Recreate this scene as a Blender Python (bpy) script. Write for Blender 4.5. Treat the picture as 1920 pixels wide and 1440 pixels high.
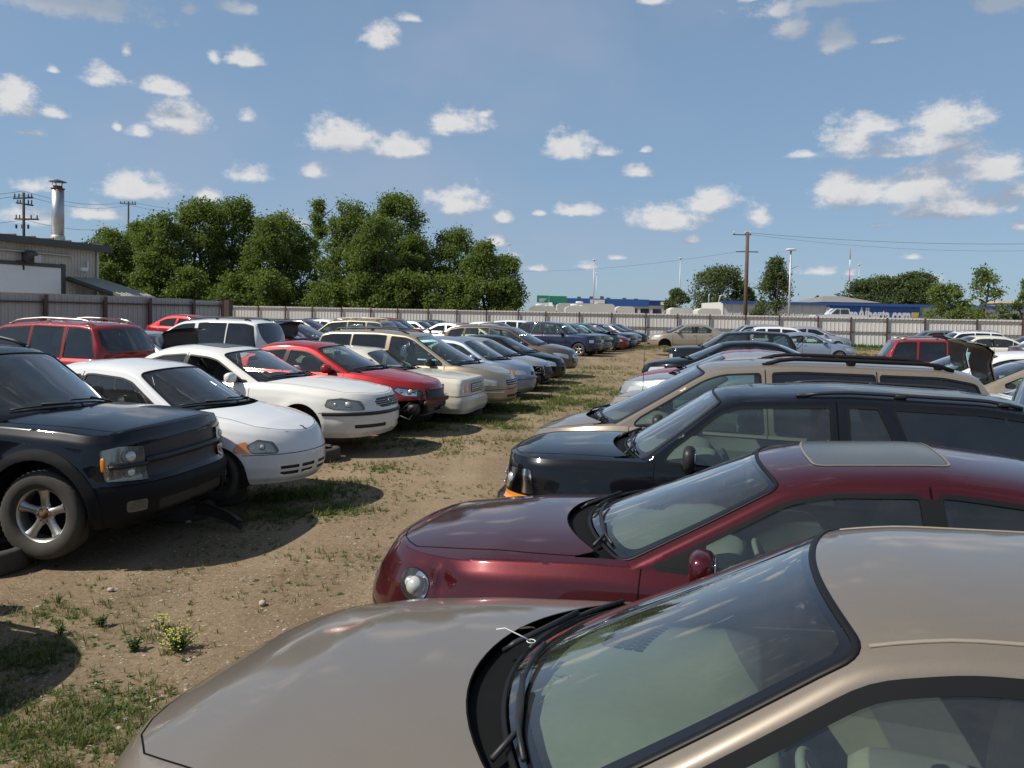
import bpy, math, random
import numpy as np
from mathutils import Vector, Matrix
from mathutils.geometry import delaunay_2d_cdt

for _o in list(bpy.data.objects): bpy.data.objects.remove(_o)
random.seed(7); RNG = np.random.default_rng(7)
SC = bpy.context.scene
COL = SC.collection
R = math.radians

# ------------------------------------------------------------------ camera
CAM_H = 2.22; FPX = 1450.0; PITCH = 2.0; ROLL = 1.1; HOR = 587.0
cd = bpy.data.cameras.new('camera'); cam = bpy.data.objects.new('camera', cd); COL.objects.link(cam)
cd.sensor_fit = 'HORIZONTAL'; cd.sensor_width = 36.0; cd.lens = 36.0 * FPX / 1920.0
cd.clip_start = 0.05; cd.clip_end = 6000
SHIFT = HOR - (720 - FPX * math.tan(R(PITCH)))
cd.shift_y = SHIFT / 1920.0
CAM_M = Matrix.Rotation(R(90 - PITCH), 3, 'X') @ Matrix.Rotation(R(ROLL), 3, 'Z')
cam.matrix_world = Matrix.Translation((0, 0, CAM_H)) @ CAM_M.to_4x4()
SC.camera = cam
def at(px, py, z=0.0, dist=None):
    """world point seen at photograph pixel px, py: on the height z, or at the depth dist"""
    d = CAM_M @ Vector(((px - 960) / FPX, (720 - (py - SHIFT)) / FPX, -1.0))
    t = (z - CAM_H) / d.z if dist is None else dist / d.y
    return Vector((d.x * t, d.y * t, CAM_H + d.z * t))

# ------------------------------------------------------------------ light
SUN_DIR = Vector((-0.93, -0.30, 0)).normalized()
SUN_EL = 48.0
sun_vec = Vector((SUN_DIR.x * math.cos(R(SUN_EL)), SUN_DIR.y * math.cos(R(SUN_EL)), math.sin(R(SUN_EL))))
sl = bpy.data.lights.new('sun', 'SUN'); so = bpy.data.objects.new('sun', sl); COL.objects.link(so)
sl.energy = 4.9; sl.angle = R(0.53); sl.color = (1.0, 0.945, 0.86)
so.rotation_euler = (-sun_vec).to_track_quat('-Z', 'Y').to_euler()
SC.view_settings.view_transform = 'Standard'; SC.view_settings.look = 'None'
SC.view_settings.gamma = 1.0; SC.view_settings.use_curve_mapping = False
SC.view_settings.exposure = 0.0
SC.cycles.max_bounces = 8; SC.cycles.transparent_max_bounces = 16; SC.cycles.caustics_reflective = False
SC.cycles.caustics_refractive = False; SC.cycles.sample_clamp_indirect = 6.0
try:
    SC.cycles.use_denoising = True; SC.cycles.denoiser = 'OPENIMAGEDENOISE'
except Exception: pass

world = bpy.data.worlds.new('World'); SC.world = world; world.use_nodes = True
def pxdir(px, py):
    a = math.atan((px - 960) / FPX)
    y0 = HOR + 0.0192 * (px - 960)
    return a, math.atan((y0 - py) / FPX * math.cos(a))
# every cumulus: centre x, y and half sizes in photograph pixels, then its density
CLOUDS = [(110,0,230,38,.9),(25,190,55,42,1),(95,210,40,16,.65),(55,246,55,14,.6),(180,145,50,24,.65),(100,134,17,10,.5),(235,95,17,17,.5),(310,165,55,18,.8),
 (345,225,60,32,1),(260,246,30,18,.7),(218,238,14,12,.45),(398,108,22,22,.5),(448,108,48,22,1),(460,220,24,16,.7),(350,22,30,18,.4),(430,15,60,22,.45),
 (255,350,88,30,1),(385,365,45,16,.7),(465,322,50,24,.85),(590,318,45,20,.55),(640,252,85,36,1),(740,275,60,22,1),(705,72,44,25,.9),(765,40,45,12,.35),
 (850,225,58,34,1),(900,215,25,10,.5),(1060,275,65,30,1),(1130,285,40,14,.85),(1188,320,45,16,.9),(1200,282,20,9,.4),(865,375,62,34,1),(935,402,30,20,.7),
 (1065,390,65,17,.85),(1010,398,28,9,.6),(1250,405,88,32,1),(1320,375,62,26,1),(1420,395,45,34,.75),(1155,481,34,9,.55),(1290,449,26,11,.6),(935,448,35,16,.5),
 (1205,2,40,16,.7),(1440,20,75,28,.65),(1460,55,50,30,.75),(1555,80,48,26,.85),(1640,80,40,9,.4),(1560,0,240,22,.55),(1850,8,100,26,.55),
 (1580,262,95,40,.95),(1620,235,55,22,1),(1760,225,88,44,1),(1740,268,120,28,.8),(1500,288,60,12,.7),(1650,285,140,20,.75),
 (1590,352,95,42,1),(1710,345,120,48,1),(1850,315,95,40,1),(1760,385,180,30,.85),(1900,350,60,28,.85),(1905,420,30,17,.6),(1390,0,40,14,.6),
 (70,345,70,22,.35),(190,395,90,24,.45),(40,400,120,30,.3),(540,410,80,26,.4),(680,430,60,20,.35),(1000,500,60,12,.35),(1090,495,60,14,.3),(1530,505,70,14,.35),(1640,420,60,9,.2),
 (1740,520,60,14,.3),(1590,510,25,11,.5),(1700,480,45,10,.2),(960,475,40,9,.3)]
def build_world():
    nt = world.node_tree; N = nt.nodes; L = nt.links; N.clear()
    out = N.new('ShaderNodeOutputWorld'); bg = N.new('ShaderNodeBackground'); L.new(bg.outputs[0], out.inputs[0])
    bg.inputs[1].default_value = 0.115
    sky = N.new('ShaderNodeTexSky'); sky.sky_type = 'NISHITA'; sky.sun_disc = False
    sky.sun_elevation = R(SUN_EL); sky.sun_rotation = math.atan2(SUN_DIR.x, SUN_DIR.y)
    sky.altitude = 650; sky.air_density = 1.0; sky.dust_density = 0.7; sky.ozone_density = 1.6
    def M(op, a, b=None, c=None, cl=False):
        n = N.new('ShaderNodeMath'); n.operation = op; n.use_clamp = cl
        for i, v in enumerate((a, b, c)):
            if v is None: continue
            if isinstance(v, (int, float)): n.inputs[i].default_value = v
            else: L.new(v, n.inputs[i])
        return n.outputs[0]
    tc = N.new('ShaderNodeTexCoord'); sp = N.new('ShaderNodeSeparateXYZ'); L.new(tc.outputs['Generated'], sp.inputs[0])
    az = M('ARCTAN2', sp.outputs[0], sp.outputs[1]); el = M('ARCSINE', sp.outputs[2])
    cb = N.new('ShaderNodeCombineXYZ'); L.new(az, cb.inputs[0]); L.new(el, cb.inputs[1])
    # field of cumulus ellipses, a node group so it can be read twice
    g = bpy.data.node_groups.new('cumulus_field', 'ShaderNodeTree')
    g.interface.new_socket('p', in_out='INPUT', socket_type='NodeSocketVector')
    g.interface.new_socket('f', in_out='OUTPUT', socket_type='NodeSocketFloat')
    gi = g.nodes.new('NodeGroupInput'); go = g.nodes.new('NodeGroupOutput')
    prev = None
    for (cx, cy, rx, ry, s) in CLOUDS:
        a, e = pxdir(cx, cy + .40 * ry)
        kx = FPX / (rx * 1.02 * math.cos(a) ** 2)
        ky = FPX / (ry * 1.48 * math.cos(a))
        ma = g.nodes.new('ShaderNodeVectorMath'); ma.operation = 'MULTIPLY_ADD'
        g.links.new(gi.outputs[0], ma.inputs[0]); ma.inputs[1].default_value = (kx, ky, 0); ma.inputs[2].default_value = (-a * kx, -e * ky, 0)
        fl = g.nodes.new('ShaderNodeVectorMath'); fl.operation = 'MULTIPLY'; g.links.new(ma.outputs[0], fl.inputs[0]); fl.inputs[1].default_value = (1, -2.3, 1)
        mxv = g.nodes.new('ShaderNodeVectorMath'); mxv.operation = 'MAXIMUM'; g.links.new(ma.outputs[0], mxv.inputs[0]); g.links.new(fl.outputs[0], mxv.inputs[1])
        ln = g.nodes.new('ShaderNodeVectorMath'); ln.operation = 'LENGTH'; g.links.new(mxv.outputs[0], ln.inputs[0])
        w = g.nodes.new('ShaderNodeMath'); w.operation = 'MULTIPLY_ADD'; g.links.new(ln.outputs['Value'], w.inputs[0])
        w.inputs[1].default_value = -1.0; w.inputs[2].default_value = 0.42 + 0.58 * s
        if prev is None: prev = w.outputs[0]
        else:
            mx = g.nodes.new('ShaderNodeMath'); mx.operation = 'SMOOTH_MAX'; mx.inputs[2].default_value = 0.22
            g.links.new(prev, mx.inputs[0]); g.links.new(w.outputs[0], mx.inputs[1]); prev = mx.outputs[0]
    g.links.new(prev, go.inputs[0])
    def noise(vec, scale, detail, rough, off=0.0):
        mp = N.new('ShaderNodeMapping'); mp.inputs['Scale'].default_value = (1.0, 1.5, 1); mp.inputs['Location'].default_value = (off, off * .7, off)
        L.new(vec, mp.inputs[0]); n = N.new('ShaderNodeTexNoise'); n.inputs['Scale'].default_value = scale
        n.inputs['Detail'].default_value = detail; n.inputs['Roughness'].default_value = rough
        L.new(mp.outputs[0], n.inputs['Vector']); return n.outputs['Fac']
    def density(shift):
        v = N.new('ShaderNodeVectorMath'); v.operation = 'ADD'; L.new(cb.outputs[0], v.inputs[0]); v.inputs[1].default_value = (shift[0], shift[1], 0)
        gn = N.new('ShaderNodeGroup'); gn.node_tree = g; L.new(v.outputs[0], gn.inputs[0])
        fine = noise(v.outputs[0], 38, 9, 0.66); coarse = noise(v.outputs[0], 13, 2, 0.5, 3.1)
        # the rest of the sky: the same scattered fair-weather clouds, placed by noise
        gen = noise(v.outputs[0], 5.2, 3, 0.55, 11.0)
        inw = M('LESS_THAN', M('ABSOLUTE', az), 0.62); inw = M('MULTIPLY', inw, M('LESS_THAN', el, 0.40))
        genf = M('MULTIPLY_ADD', gen, 5.0, -2.95); genf = M('SUBTRACT', genf, M('MULTIPLY', inw, 5.0))
        fld = M('MAXIMUM', gn.outputs[0], genf)
        d = M('ADD', fld, M('MULTIPLY_ADD', fine, 1.7, -0.85)); d = M('ADD', d, M('MULTIPLY_ADD', coarse, 1.3, -0.68))
        return d
    d0 = density((0, 0)); d1 = density((-0.012, 0.028))
    def smooth(x, lo, hi):
        n = N.new('ShaderNodeMapRange'); n.interpolation_type = 'SMOOTHSTEP'; L.new(x, n.inputs[0])
        n.inputs[1].default_value = lo; n.inputs[2].default_value = hi; return n.outputs[0]
    mask = smooth(d0, -0.06, 0.62)
    above = M('GREATER_THAN', el, 0.0); mask = M('MULTIPLY', mask, M('MULTIPLY', above, 0.90))
    lit = smooth(M('SUBTRACT', d0, d1), -0.45, 0.75)
    thick = smooth(d0, 0.1, 1.5)
    lit = M('MULTIPLY_ADD', thick, -0.20, lit, cl=True)
    gz = M('MULTIPLY', smooth(el, 0.290, 0.325), smooth(M('ABSOLUTE', az), 0.27, 0.38)); lit = M('MULTIPLY', lit, M('SUBTRACT', 1.0, gz))
    rgb = N.new('ShaderNodeMixRGB'); L.new(lit, rgb.inputs[0]); rgb.inputs[1].default_value = (2.9, 3.45, 4.3, 1); rgb.inputs[2].default_value = (6.9, 6.75, 6.6, 1)
    # thin high veil
    veil = noise(cb.outputs[0], 2.3, 4, 0.55, 5.0); veil = smooth(veil, 0.42, 0.75); veil = M('MULTIPLY', veil, 0.42)
    gm = N.new('ShaderNodeGamma'); L.new(sky.outputs[0], gm.inputs[0]); gm.inputs[1].default_value = 0.38
    tint = N.new('ShaderNodeMixRGB'); tint.blend_type = 'MULTIPLY'; tint.inputs[0].default_value = 1.0
    L.new(gm.outputs[0], tint.inputs[1]); tint.inputs[2].default_value = (1.56, 2.06, 2.62, 1)
    dk = smooth(el, 0.28, 1.1); dk = M('MULTIPLY_ADD', dk, -0.50, 1.0)
    dm = N.new('ShaderNodeVectorMath'); dm.operation = 'SCALE'; L.new(tint.outputs[0], dm.inputs[0]); L.new(dk, dm.inputs['Scale'])
    m1 = N.new('ShaderNodeMixRGB'); L.new(veil, m1.inputs[0]); L.new(dm.outputs[0], m1.inputs[1]); m1.inputs[2].default_value = (3.55, 3.85, 4.85, 1)
    m2 = N.new('ShaderNodeMixRGB'); L.new(mask, m2.inputs[0]); L.new(m1.outputs[0], m2.inputs[1]); L.new(rgb.outputs[0], m2.inputs[2])
    L.new(m2.outputs[0], bg.inputs[0])
build_world()

# ------------------------------------------------------------------ materials
MATS = {}
def nodemat(name):
    m = bpy.data.materials.new(name); m.use_nodes = True; nt = m.node_tree
    return m, nt, nt.nodes['Principled BSDF']
def nz(nt, scale, detail=4, rough=.55, coord='Object', vscale=(1, 1, 1)):
    tc = nt.nodes.new('ShaderNodeTexCoord'); mp = nt.nodes.new('ShaderNodeMapping'); mp.inputs['Scale'].default_value = vscale
    nt.links.new(tc.outputs[coord], mp.inputs[0])
    n = nt.nodes.new('ShaderNodeTexNoise'); n.inputs['Scale'].default_value = scale; n.inputs['Detail'].default_value = detail; n.inputs['Roughness'].default_value = rough
    nt.links.new(mp.outputs[0], n.inputs['Vector']); return n.outputs['Fac']
def ramp(nt, fac, stops):
    r = nt.nodes.new('ShaderNodeValToRGB'); nt.links.new(fac, r.inputs[0])
    e = r.color_ramp.elements
    while len(e) < len(stops): e.new(0.5)
    for i, (p, c) in enumerate(stops):
        e[i].position = p; e[i].color = (c, c, c, 1) if isinstance(c, (int, float)) else (*c, 1)
    return r.outputs[0]
def mixc(nt, fac, a, b, mode='MIX'):
    n = nt.nodes.new('ShaderNodeMixRGB'); n.blend_type = mode
    for i, v in enumerate((fac, a, b)):
        if isinstance(v, (int, float)): n.inputs[i].default_value = v
        elif isinstance(v, tuple): n.inputs[i].default_value = (*v, 1)
        else: nt.links.new(v, n.inputs[i])
    return n.outputs[0]
def bump(nt, b, h, strength, dist=0.01):
    n = nt.nodes.new('ShaderNodeBump'); n.inputs['Strength'].default_value = strength; n.inputs['Distance'].default_value = dist
    nt.links.new(h, n.inputs['Height']); nt.links.new(n.outputs[0], b.inputs['Normal'])
def simple(name, col, rough=.5, metal=0.0, spec=.5, var=0.0, scale=8, coat=0.0, bmp=0.0):
    if name in MATS: return MATS[name]
    m, nt, b = nodemat(name)
    b.inputs['Base Color'].default_value = (*col, 1); b.inputs['Roughness'].default_value = rough
    b.inputs['Metallic'].default_value = metal; b.inputs['Specular IOR Level'].default_value = spec
    if coat: b.inputs['Coat Weight'].default_value = coat; b.inputs['Coat Roughness'].default_value = .05
    if var:
        f = nz(nt, scale, 5); c = mixc(nt, f, tuple(x * (1 - var) for x in col), tuple(min(1, x * (1 + var)) for x in col))
        nt.links.new(c, b.inputs['Base Color'])
        if bmp: bump(nt, b, f, bmp)
    MATS[name] = m; return m
def paint(name, col, metal=0.0, rough=.38, dust=.25, coat=1.0):
    """automotive paint: base, flake variation, clear coat, settled dust on top faces and spatter low on the sides"""
    if name in MATS: return MATS[name]
    m, nt, b = nodemat(name)
    tc = nt.nodes.new('ShaderNodeTexCoord'); sp = nt.nodes.new('ShaderNodeSeparateXYZ'); nt.links.new(tc.outputs['Object'], sp.inputs[0])
    low = nt.nodes.new('ShaderNodeMapRange'); nt.links.new(sp.outputs[2], low.inputs[0])
    low.inputs[1].default_value = .62; low.inputs[2].default_value = .22; low.inputs[3].default_value = 0; low.inputs[4].default_value = .75
    n1 = nz(nt, 5.5, 6, .7); n2 = nz(nt, 60, 3, .6); n3 = nz(nt, 1.4, 3, .5, vscale=(1, 2.2, 1))
    spat = nt.nodes.new('ShaderNodeMath'); spat.operation = 'MULTIPLY'; nt.links.new(low.outputs[0], spat.inputs[0]); nt.links.new(ramp(nt, n1, [(.35, 0), (.75, 1)]), spat.inputs[1])
    film = nt.nodes.new('ShaderNodeMath'); film.operation = 'MULTIPLY'; nt.links.new(ramp(nt, n3, [(.3, .25), (.75, 1)]), film.inputs[0]); film.inputs[1].default_value = dust
    sp2 = nt.nodes.new('ShaderNodeMath'); sp2.operation = 'MULTIPLY'; nt.links.new(ramp(nt, n2, [(.25, .55), (.8, 1.2)]), sp2.inputs[0]); nt.links.new(film.outputs[0], sp2.inputs[1])
    tot = nt.nodes.new('ShaderNodeMath'); tot.operation = 'MAXIMUM'; nt.links.new(spat.outputs[0], tot.inputs[0]); nt.links.new(sp2.outputs[0], tot.inputs[1])
    sc = nt.nodes.new('ShaderNodeMath'); sc.operation = 'MULTIPLY'; sc.use_clamp = True; nt.links.new(tot.outputs[0], sc.inputs[0]); sc.inputs[1].default_value = .55
    flake = nt.nodes.new('ShaderNodeTexVoronoi'); flake.inputs['Scale'].default_value = 900; nt.links.new(tc.outputs['Object'], flake.inputs['Vector'])
    base = mixc(nt, .10 * (metal > 0), col, flake.outputs['Color'], 'OVERLAY') if metal > 0 else col
    c = mixc(nt, sc.outputs[0], base, (.30, .25, .19))
    nt.links.new(c, b.inputs['Base Color'])
    ro = nt.nodes.new('ShaderNodeMath'); ro.operation = 'MULTIPLY_ADD'; nt.links.new(sc.outputs[0], ro.inputs[0]); ro.inputs[1].default_value = .5; ro.inputs[2].default_value = rough
    nt.links.new(ro.outputs[0], b.inputs['Roughness'])
    b.inputs['Metallic'].default_value = metal
    b.inputs['Specular IOR Level'].default_value = .08
    b.inputs['Coat Weight'].default_value = coat
    cr = nt.nodes.new('ShaderNodeMath'); cr.operation = 'MULTIPLY_ADD'; nt.links.new(sc.outputs[0], cr.inputs[0]); cr.inputs[1].default_value = .55; cr.inputs[2].default_value = .05
    nt.links.new(cr.outputs[0], b.inputs['Coat Roughness'])
    cw = nt.nodes.new('ShaderNodeMath'); cw.operation = 'MULTIPLY_ADD'; cw.use_clamp = True; nt.links.new(sc.outputs[0], cw.inputs[0]); cw.inputs[1].default_value = -.7; cw.inputs[2].default_value = coat
    nt.links.new(cw.outputs[0], b.inputs['Coat Weight'])
    MATS[name] = m; return m
def glass(name, tint, dust=.10, refl=1.0):
    """window glass: tinted see-through sheet with a fresnel reflection and a film of dust"""
    if name in MATS: return MATS[name]
    m = bpy.data.materials.new(name); m.use_nodes = True; nt = m.node_tree; nt.nodes.clear()
    o = nt.nodes.new('ShaderNodeOutputMaterial'); tr = nt.nodes.new('ShaderNodeBsdfTransparent'); tr.inputs[0].default_value = (*tint, 1)
    gl = nt.nodes.new('ShaderNodeBsdfGlossy'); gl.inputs['Roughness'].default_value = .015; gl.inputs[0].default_value = (1, 1, 1, 1)
    fr = nt.nodes.new('ShaderNodeFresnel'); fr.inputs[0].default_value = 1.52
    f2 = nt.nodes.new('ShaderNodeMath'); f2.operation = 'MULTIPLY'; f2.use_clamp = True; nt.links.new(fr.outputs[0], f2.inputs[0]); f2.inputs[1].default_value = 1.9 * refl
    mx = nt.nodes.new('ShaderNodeMixShader'); nt.links.new(f2.outputs[0], mx.inputs[0]); nt.links.new(tr.outputs[0], mx.inputs[1]); nt.links.new(gl.outputs[0], mx.inputs[2])
    df = nt.nodes.new('ShaderNodeBsdfDiffuse'); df.inputs[0].default_value = (.42, .40, .36, 1)
    n = nz(nt, 3.0, 6, .65, vscale=(1, 1, 1.6)); r = ramp(nt, n, [(.30, dust * .35), (.62, dust), (.85, dust * 1.9)])
    m2 = nt.nodes.new('ShaderNodeMixShader'); nt.links.new(r, m2.inputs[0]); nt.links.new(mx.outputs[0], m2.inputs[1]); nt.links.new(df.outputs[0], m2.inputs[2])
    nt.links.new(m2.outputs[0], o.inputs[0]); MATS[name] = m; return m

GLASS = glass('clear_window_glass', (.60, .72, .66), .045)
GLASS_TINT = glass('privacy_glass', (.035, .04, .045), .02)
GLASS_MID = glass('lightly_tinted_glass', (.40, .50, .47), .04)
GLASS_BLUE = glass('shade_band_glass', (.34, .40, .48), .04)
LENS = glass('clear_lens', (.90, .92, .92), .10, .9)
LENS_OLD = glass('hazed_lens', (.62, .61, .55), .36, .8)
BLACK = simple('black_plastic', (.018, .018, .019), .48, var=.3, scale=40)
BLACKTRIM = simple('weathered_black_trim', (.012, .012, .013), .6, spec=.16, var=.35, scale=14)
COWLM = simple('black_cowl', (.006, .006, .006), .8, spec=.15, var=.3, scale=30)
FRIT = simple('black_glass_border', (.010, .010, .012), .10, coat=1.0)
RUBBER = simple('window_rubber', (.008, .008, .008), .5, spec=.25)
TYRE = simple('dusty_tyre_rubber', (.060, .054, .047), .85, var=.5, scale=9, bmp=.3)
SEAM = simple('dark_gap', (.004, .004, .004), .9, spec=.1)
CHROME = simple('chrome', (.72, .73, .74), .12, 1.0)
ALLOY = simple('alloy', (.50, .49, .46), .38, .85, var=.18, scale=18)
STEEL = simple('steel_rim', (.16, .15, .14), .55, .5, var=.3)
SILVERCAP = simple('silver_hubcap', (.52, .52, .52), .35, .4, var=.2)
LINER = simple('wheel_arch_liner', (.012, .011, .010), .9, var=.3, spec=.15)
UNDER = simple('dirty_underbody', (.030, .025, .020), .85, .2, var=.5, scale=6)
WORN = simple('worn_grey_seal', (.21, .19, .16), .6)
DITCH = simple('cream_moulding', (.26, .225, .175), .4)
RUST = simple('rusty_steel', (.16, .065, .028), .85, .2, var=.5, scale=12, bmp=.4)
INT_GREY = simple('grey_cabin_plastic', (.235, .235, .215), .72, var=.12, scale=20)
INT_DARK = simple('dark_cabin_plastic', (.035, .036, .038), .65, var=.15, scale=20)
INT_BEIGE = simple('beige_cabin_cloth', (.42, .36, .27), .85, var=.12, scale=30)
SEAT_GREY = simple('grey_seat_cloth', (.19, .19, .185), .92, var=.15, scale=60)
AMBER = simple('amber_lens', (.80, .26, .03), .18, coat=1.0, var=.1, scale=60)
REDLENS = simple('red_lens', (.38, .012, .012), .16, coat=1.0, var=.15, scale=60)
BOWL = simple('lamp_reflector', (.78, .79, .80), .10, 1.0, var=.06, scale=30)
MILKY = simple('milky_lamp', (.62, .62, .58), .18, .3, coat=1.0, var=.2, scale=22)
WHITEPL = simple('white_plastic', (.7, .7, .68), .5)
# ------------------------------------------------------------------ geometry helpers
def sm(pts, k=.05):
    x = np.array([p[0] for p in pts], float); y = np.array([p[1] for p in pts], float)
    n = 301; X = np.linspace(x[0], x[-1], n); Y = np.interp(X, x, y); w = max(1, int(k * n))
    ker = np.hanning(2 * w + 3)[1:-1]; ker /= ker.sum(); h = len(ker) // 2
    pad = np.concatenate([2 * Y[0] - Y[h:0:-1], Y, 2 * Y[-1] - Y[-2:-h - 2:-1]])
    Ys = np.convolve(pad, ker, 'valid')
    return lambda q: np.interp(q, X, Ys)
def pip(P, poly):
    """vectorised point in polygon"""
    x, y = P[:, 0], P[:, 1]; n = len(poly); ins = np.zeros(len(P), bool); j = n - 1
    for i in range(n):
        xi, yi = poly[i]; xj, yj = poly[j]
        if yi != yj:
            c = ((yi > y) != (yj > y)) & (x < (xj - xi) * (y - yi) / (yj - yi) + xi)
            ins ^= c
        j = i
    return ins
def area2(poly):
    p = np.asarray(poly); return 0.5 * np.sum(p[:, 0] * np.roll(p[:, 1], -1) - np.roll(p[:, 0], -1) * p[:, 1])
def resample(poly, step, closed=True):
    P = [np.asarray(p, float) for p in poly]; out = []; n = len(P)
    for i in range(n if closed else n - 1):
        a, b = P[i], P[(i + 1) % n]; d = np.linalg.norm(b - a); k = max(1, int(math.ceil(d / step)))
        for j in range(k): out.append(a + (b - a) * j / k)
    if not closed: out.append(P[-1])
    return np.array(out)
def fillet(poly, r, seg=4, ang=22):
    P = [np.asarray(p, float) for p in poly]; n = len(P); out = []
    for i in range(n):
        a, b, c = P[i - 1], P[i], P[(i + 1) % n]; u = a - b; v = c - b; lu, lv = np.linalg.norm(u), np.linalg.norm(v)
        if lu < 1e-6 or lv < 1e-6: continue
        cosx = np.dot(u, v) / lu / lv; th = math.acos(max(-1, min(1, cosx)))
        if th > math.pi - R(ang): out.append(b); continue
        d = min(r / math.tan(th / 2), lu * .46, lv * .46); p0 = b + u / lu * d; p1 = b + v / lv * d
        for k in range(seg + 1):
            t = k / seg; out.append((1 - t) ** 2 * p0 + 2 * t * (1 - t) * b + t * t * p1)
    return np.array(out)
def offset(poly, d):
    P = np.asarray(poly, float); 
    sgn = 1 if area2(P) > 0 else -1
    e = np.roll(P, -1, 0) - P; e /= np.linalg.norm(e, axis=1)[:, None] + 1e-9; nn = np.stack([e[:, 1], -e[:, 0]], 1) * sgn
    m = nn + np.roll(nn, 1, 0); m /= (np.linalg.norm(m, axis=1)[:, None] + 1e-9)
    return P + m * d
def circle(cx, cy, r, n=28, a0=0, a1=2 * math.pi):
    return np.array([(cx + r * math.cos(a0 + (a1 - a0) * i / n), cy + r * math.sin(a0 + (a1 - a0) * i / n)) for i in range(n if a1 - a0 > 6.28 else n + 1)])
def ellipse(cx, cy, rx, ry, n=20, rot=0.0):
    c, s = math.cos(rot), math.sin(rot)
    return np.array([(cx + rx * math.cos(t) * c - ry * math.sin(t) * s, cy + rx * math.cos(t) * s + ry * math.sin(t) * c) for t in np.linspace(0, 2 * math.pi, n, endpoint=False)])
def fdn(fn, U):
    h = 2e-3; U = np.asarray(U, float)
    a = fn(U + [h, 0]) - fn(U - [h, 0]); b = fn(U + [0, h]) - fn(U - [0, h])
    n = np.cross(a, b); l = np.linalg.norm(n, axis=1)[:, None]; return n / np.maximum(l, 1e-12)
class Buf:
    """triangles and quads of one future mesh, with analytic normals where known"""
    def __init__(s): s.V = []; s.N = []; s.F = []; s.M = []; s.n = 0
    def add(s, V, F, N=None, mat=0):
        V = np.asarray(V, float); N = np.zeros_like(V) if N is None else np.asarray(N, float)
        s.V.append(V); s.N.append(N); s.F += [tuple(int(i) + s.n for i in f) for f in F]; s.M += [mat] * len(F); s.n += len(V)
        return s
    def mirrored(s):
        o = Buf(); 
        for V, N in zip(s.V, s.N): o.V.append(V * [1, -1, 1]); o.N.append(N * [1, -1, 1])
        o.F = [tuple(reversed(f)) for f in s.F]; o.M = list(s.M); o.n = s.n; return o
    def join(s, o):
        s.F += [tuple(i + s.n for i in f) for f in o.F]; s.V += o.V; s.N += o.N; s.M += o.M; s.n += o.n; return s
    def sym(s): return s.join(s.mirrored())
    def mesh(s, name, mats, weld=True, smooth=True):
        V = np.concatenate(s.V); N = np.concatenate(s.N); F = s.F
        hasn = np.linalg.norm(N, axis=1) > .5
        if weld:
            key = np.round(V / 6e-4).astype(np.int64); _, first, inv = np.unique(key, axis=0, return_index=True, return_inverse=True); inv = inv.ravel()
            # average normals of coincident verts when they do not differ too much
            acc = np.zeros((len(first), 3)); np.add.at(acc, inv, N)
            l = np.linalg.norm(acc, axis=1); an = acc / np.maximum(l, 1e-9)[:, None]
            tgt = an[inv]; ok = hasn & (np.sum(tgt * N, axis=1) > .62)
            N = np.where(ok[:, None], tgt, N)
        me = bpy.data.meshes.new(name); me.from_pydata(V.tolist(), [], F); 
        for m in mats: me.materials.append(m)
        if len(mats) > 1: me.polygons.foreach_set('material_index', s.M)
        me.polygons.foreach_set('use_smooth', [smooth] * len(me.polygons))
        me.update()
        if hasn.any():
            me.normals_split_custom_set_from_vertices([tuple(n) for n in N]) if hasn.all() else None
        return me
def cdt(outer, regions, step, inner=None, tol=None):
    """one triangulation of a 2D domain cut along every region outline. regions: (name, polygon), later ones win"""
    loops = [np.asarray(outer, float)] + [resample(p, step) for _, p in regions]
    pts = []; edges = []
    for lp in loops:
        b = len(pts); n = len(lp)
        for i, p in enumerate(lp): pts.append((float(p[0]), float(p[1]))); edges.append((b + i, b + (i + 1) % n))
    B = np.array(pts)
    lo, hi = loops[0].min(0), loops[0].max(0)
    tol = tol or step * .42
    gx = np.arange(lo[0] + step * .5, hi[0], step); gy = np.arange(lo[1] + step * .5, hi[1], step * .9)
    G = np.array([(x + (step * .5 if j % 2 else 0), y) for j, y in enumerate(gy) for x in gx]) if len(gx) and len(gy) else np.zeros((0, 2))
    if inner is not None: G = np.asarray(inner, float)
    if len(G):
        G = G[pip(G, loops[0])]
        if len(G):
            keep = np.ones(len(G), bool)
            for k in range(0, len(B), 256):
                d = ((G[:, None, :] - B[None, k:k + 256, :]) ** 2).sum(2).min(1); keep &= d > tol ** 2
            G = G[keep]
    allp = [Vector(p) for p in pts] + [Vector((float(g[0]), float(g[1]))) for g in G]
    v, e, f, *_ = delaunay_2d_cdt(allp, edges, [], 0, 1e-6)
    V = np.array([(p.x, p.y) for p in v]); F = np.array([t for t in f if len(t) == 3])
    C = V[F].mean(1); ar = np.abs(np.cross(V[F[:, 1]] - V[F[:, 0]], V[F[:, 2]] - V[F[:, 0]]))
    lab = np.full(len(F), -1); lab[pip(C, loops[0])] = 0
    for i, (nme, p) in enumerate(regions): lab[(lab >= 0) & pip(C, np.asarray(p))] = i + 1
    F = F[(ar > 1e-9)]; lab = lab[(ar > 1e-9)]
    # make ccw
    cr = np.cross(V[F[:, 1]] - V[F[:, 0]], V[F[:, 2]] - V[F[:, 0]]); F[cr < 0] = F[cr < 0][:, ::-1]
    return V, F, lab
def part_from(V2, F, fn, push=0.0, flip=False, nrm=None):
    """map one region of a triangulated domain onto its surface"""
    used = np.unique(F); idx = np.full(len(V2), -1); idx[used] = np.arange(len(used)); U = V2[used]
    P = fn(U); N = fdn(fn, U)
    if flip: N = -N; F = F[:, ::-1]
    if push: P = P + N * push
    b = Buf(); b.add(P, idx[F], N); return b
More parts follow.
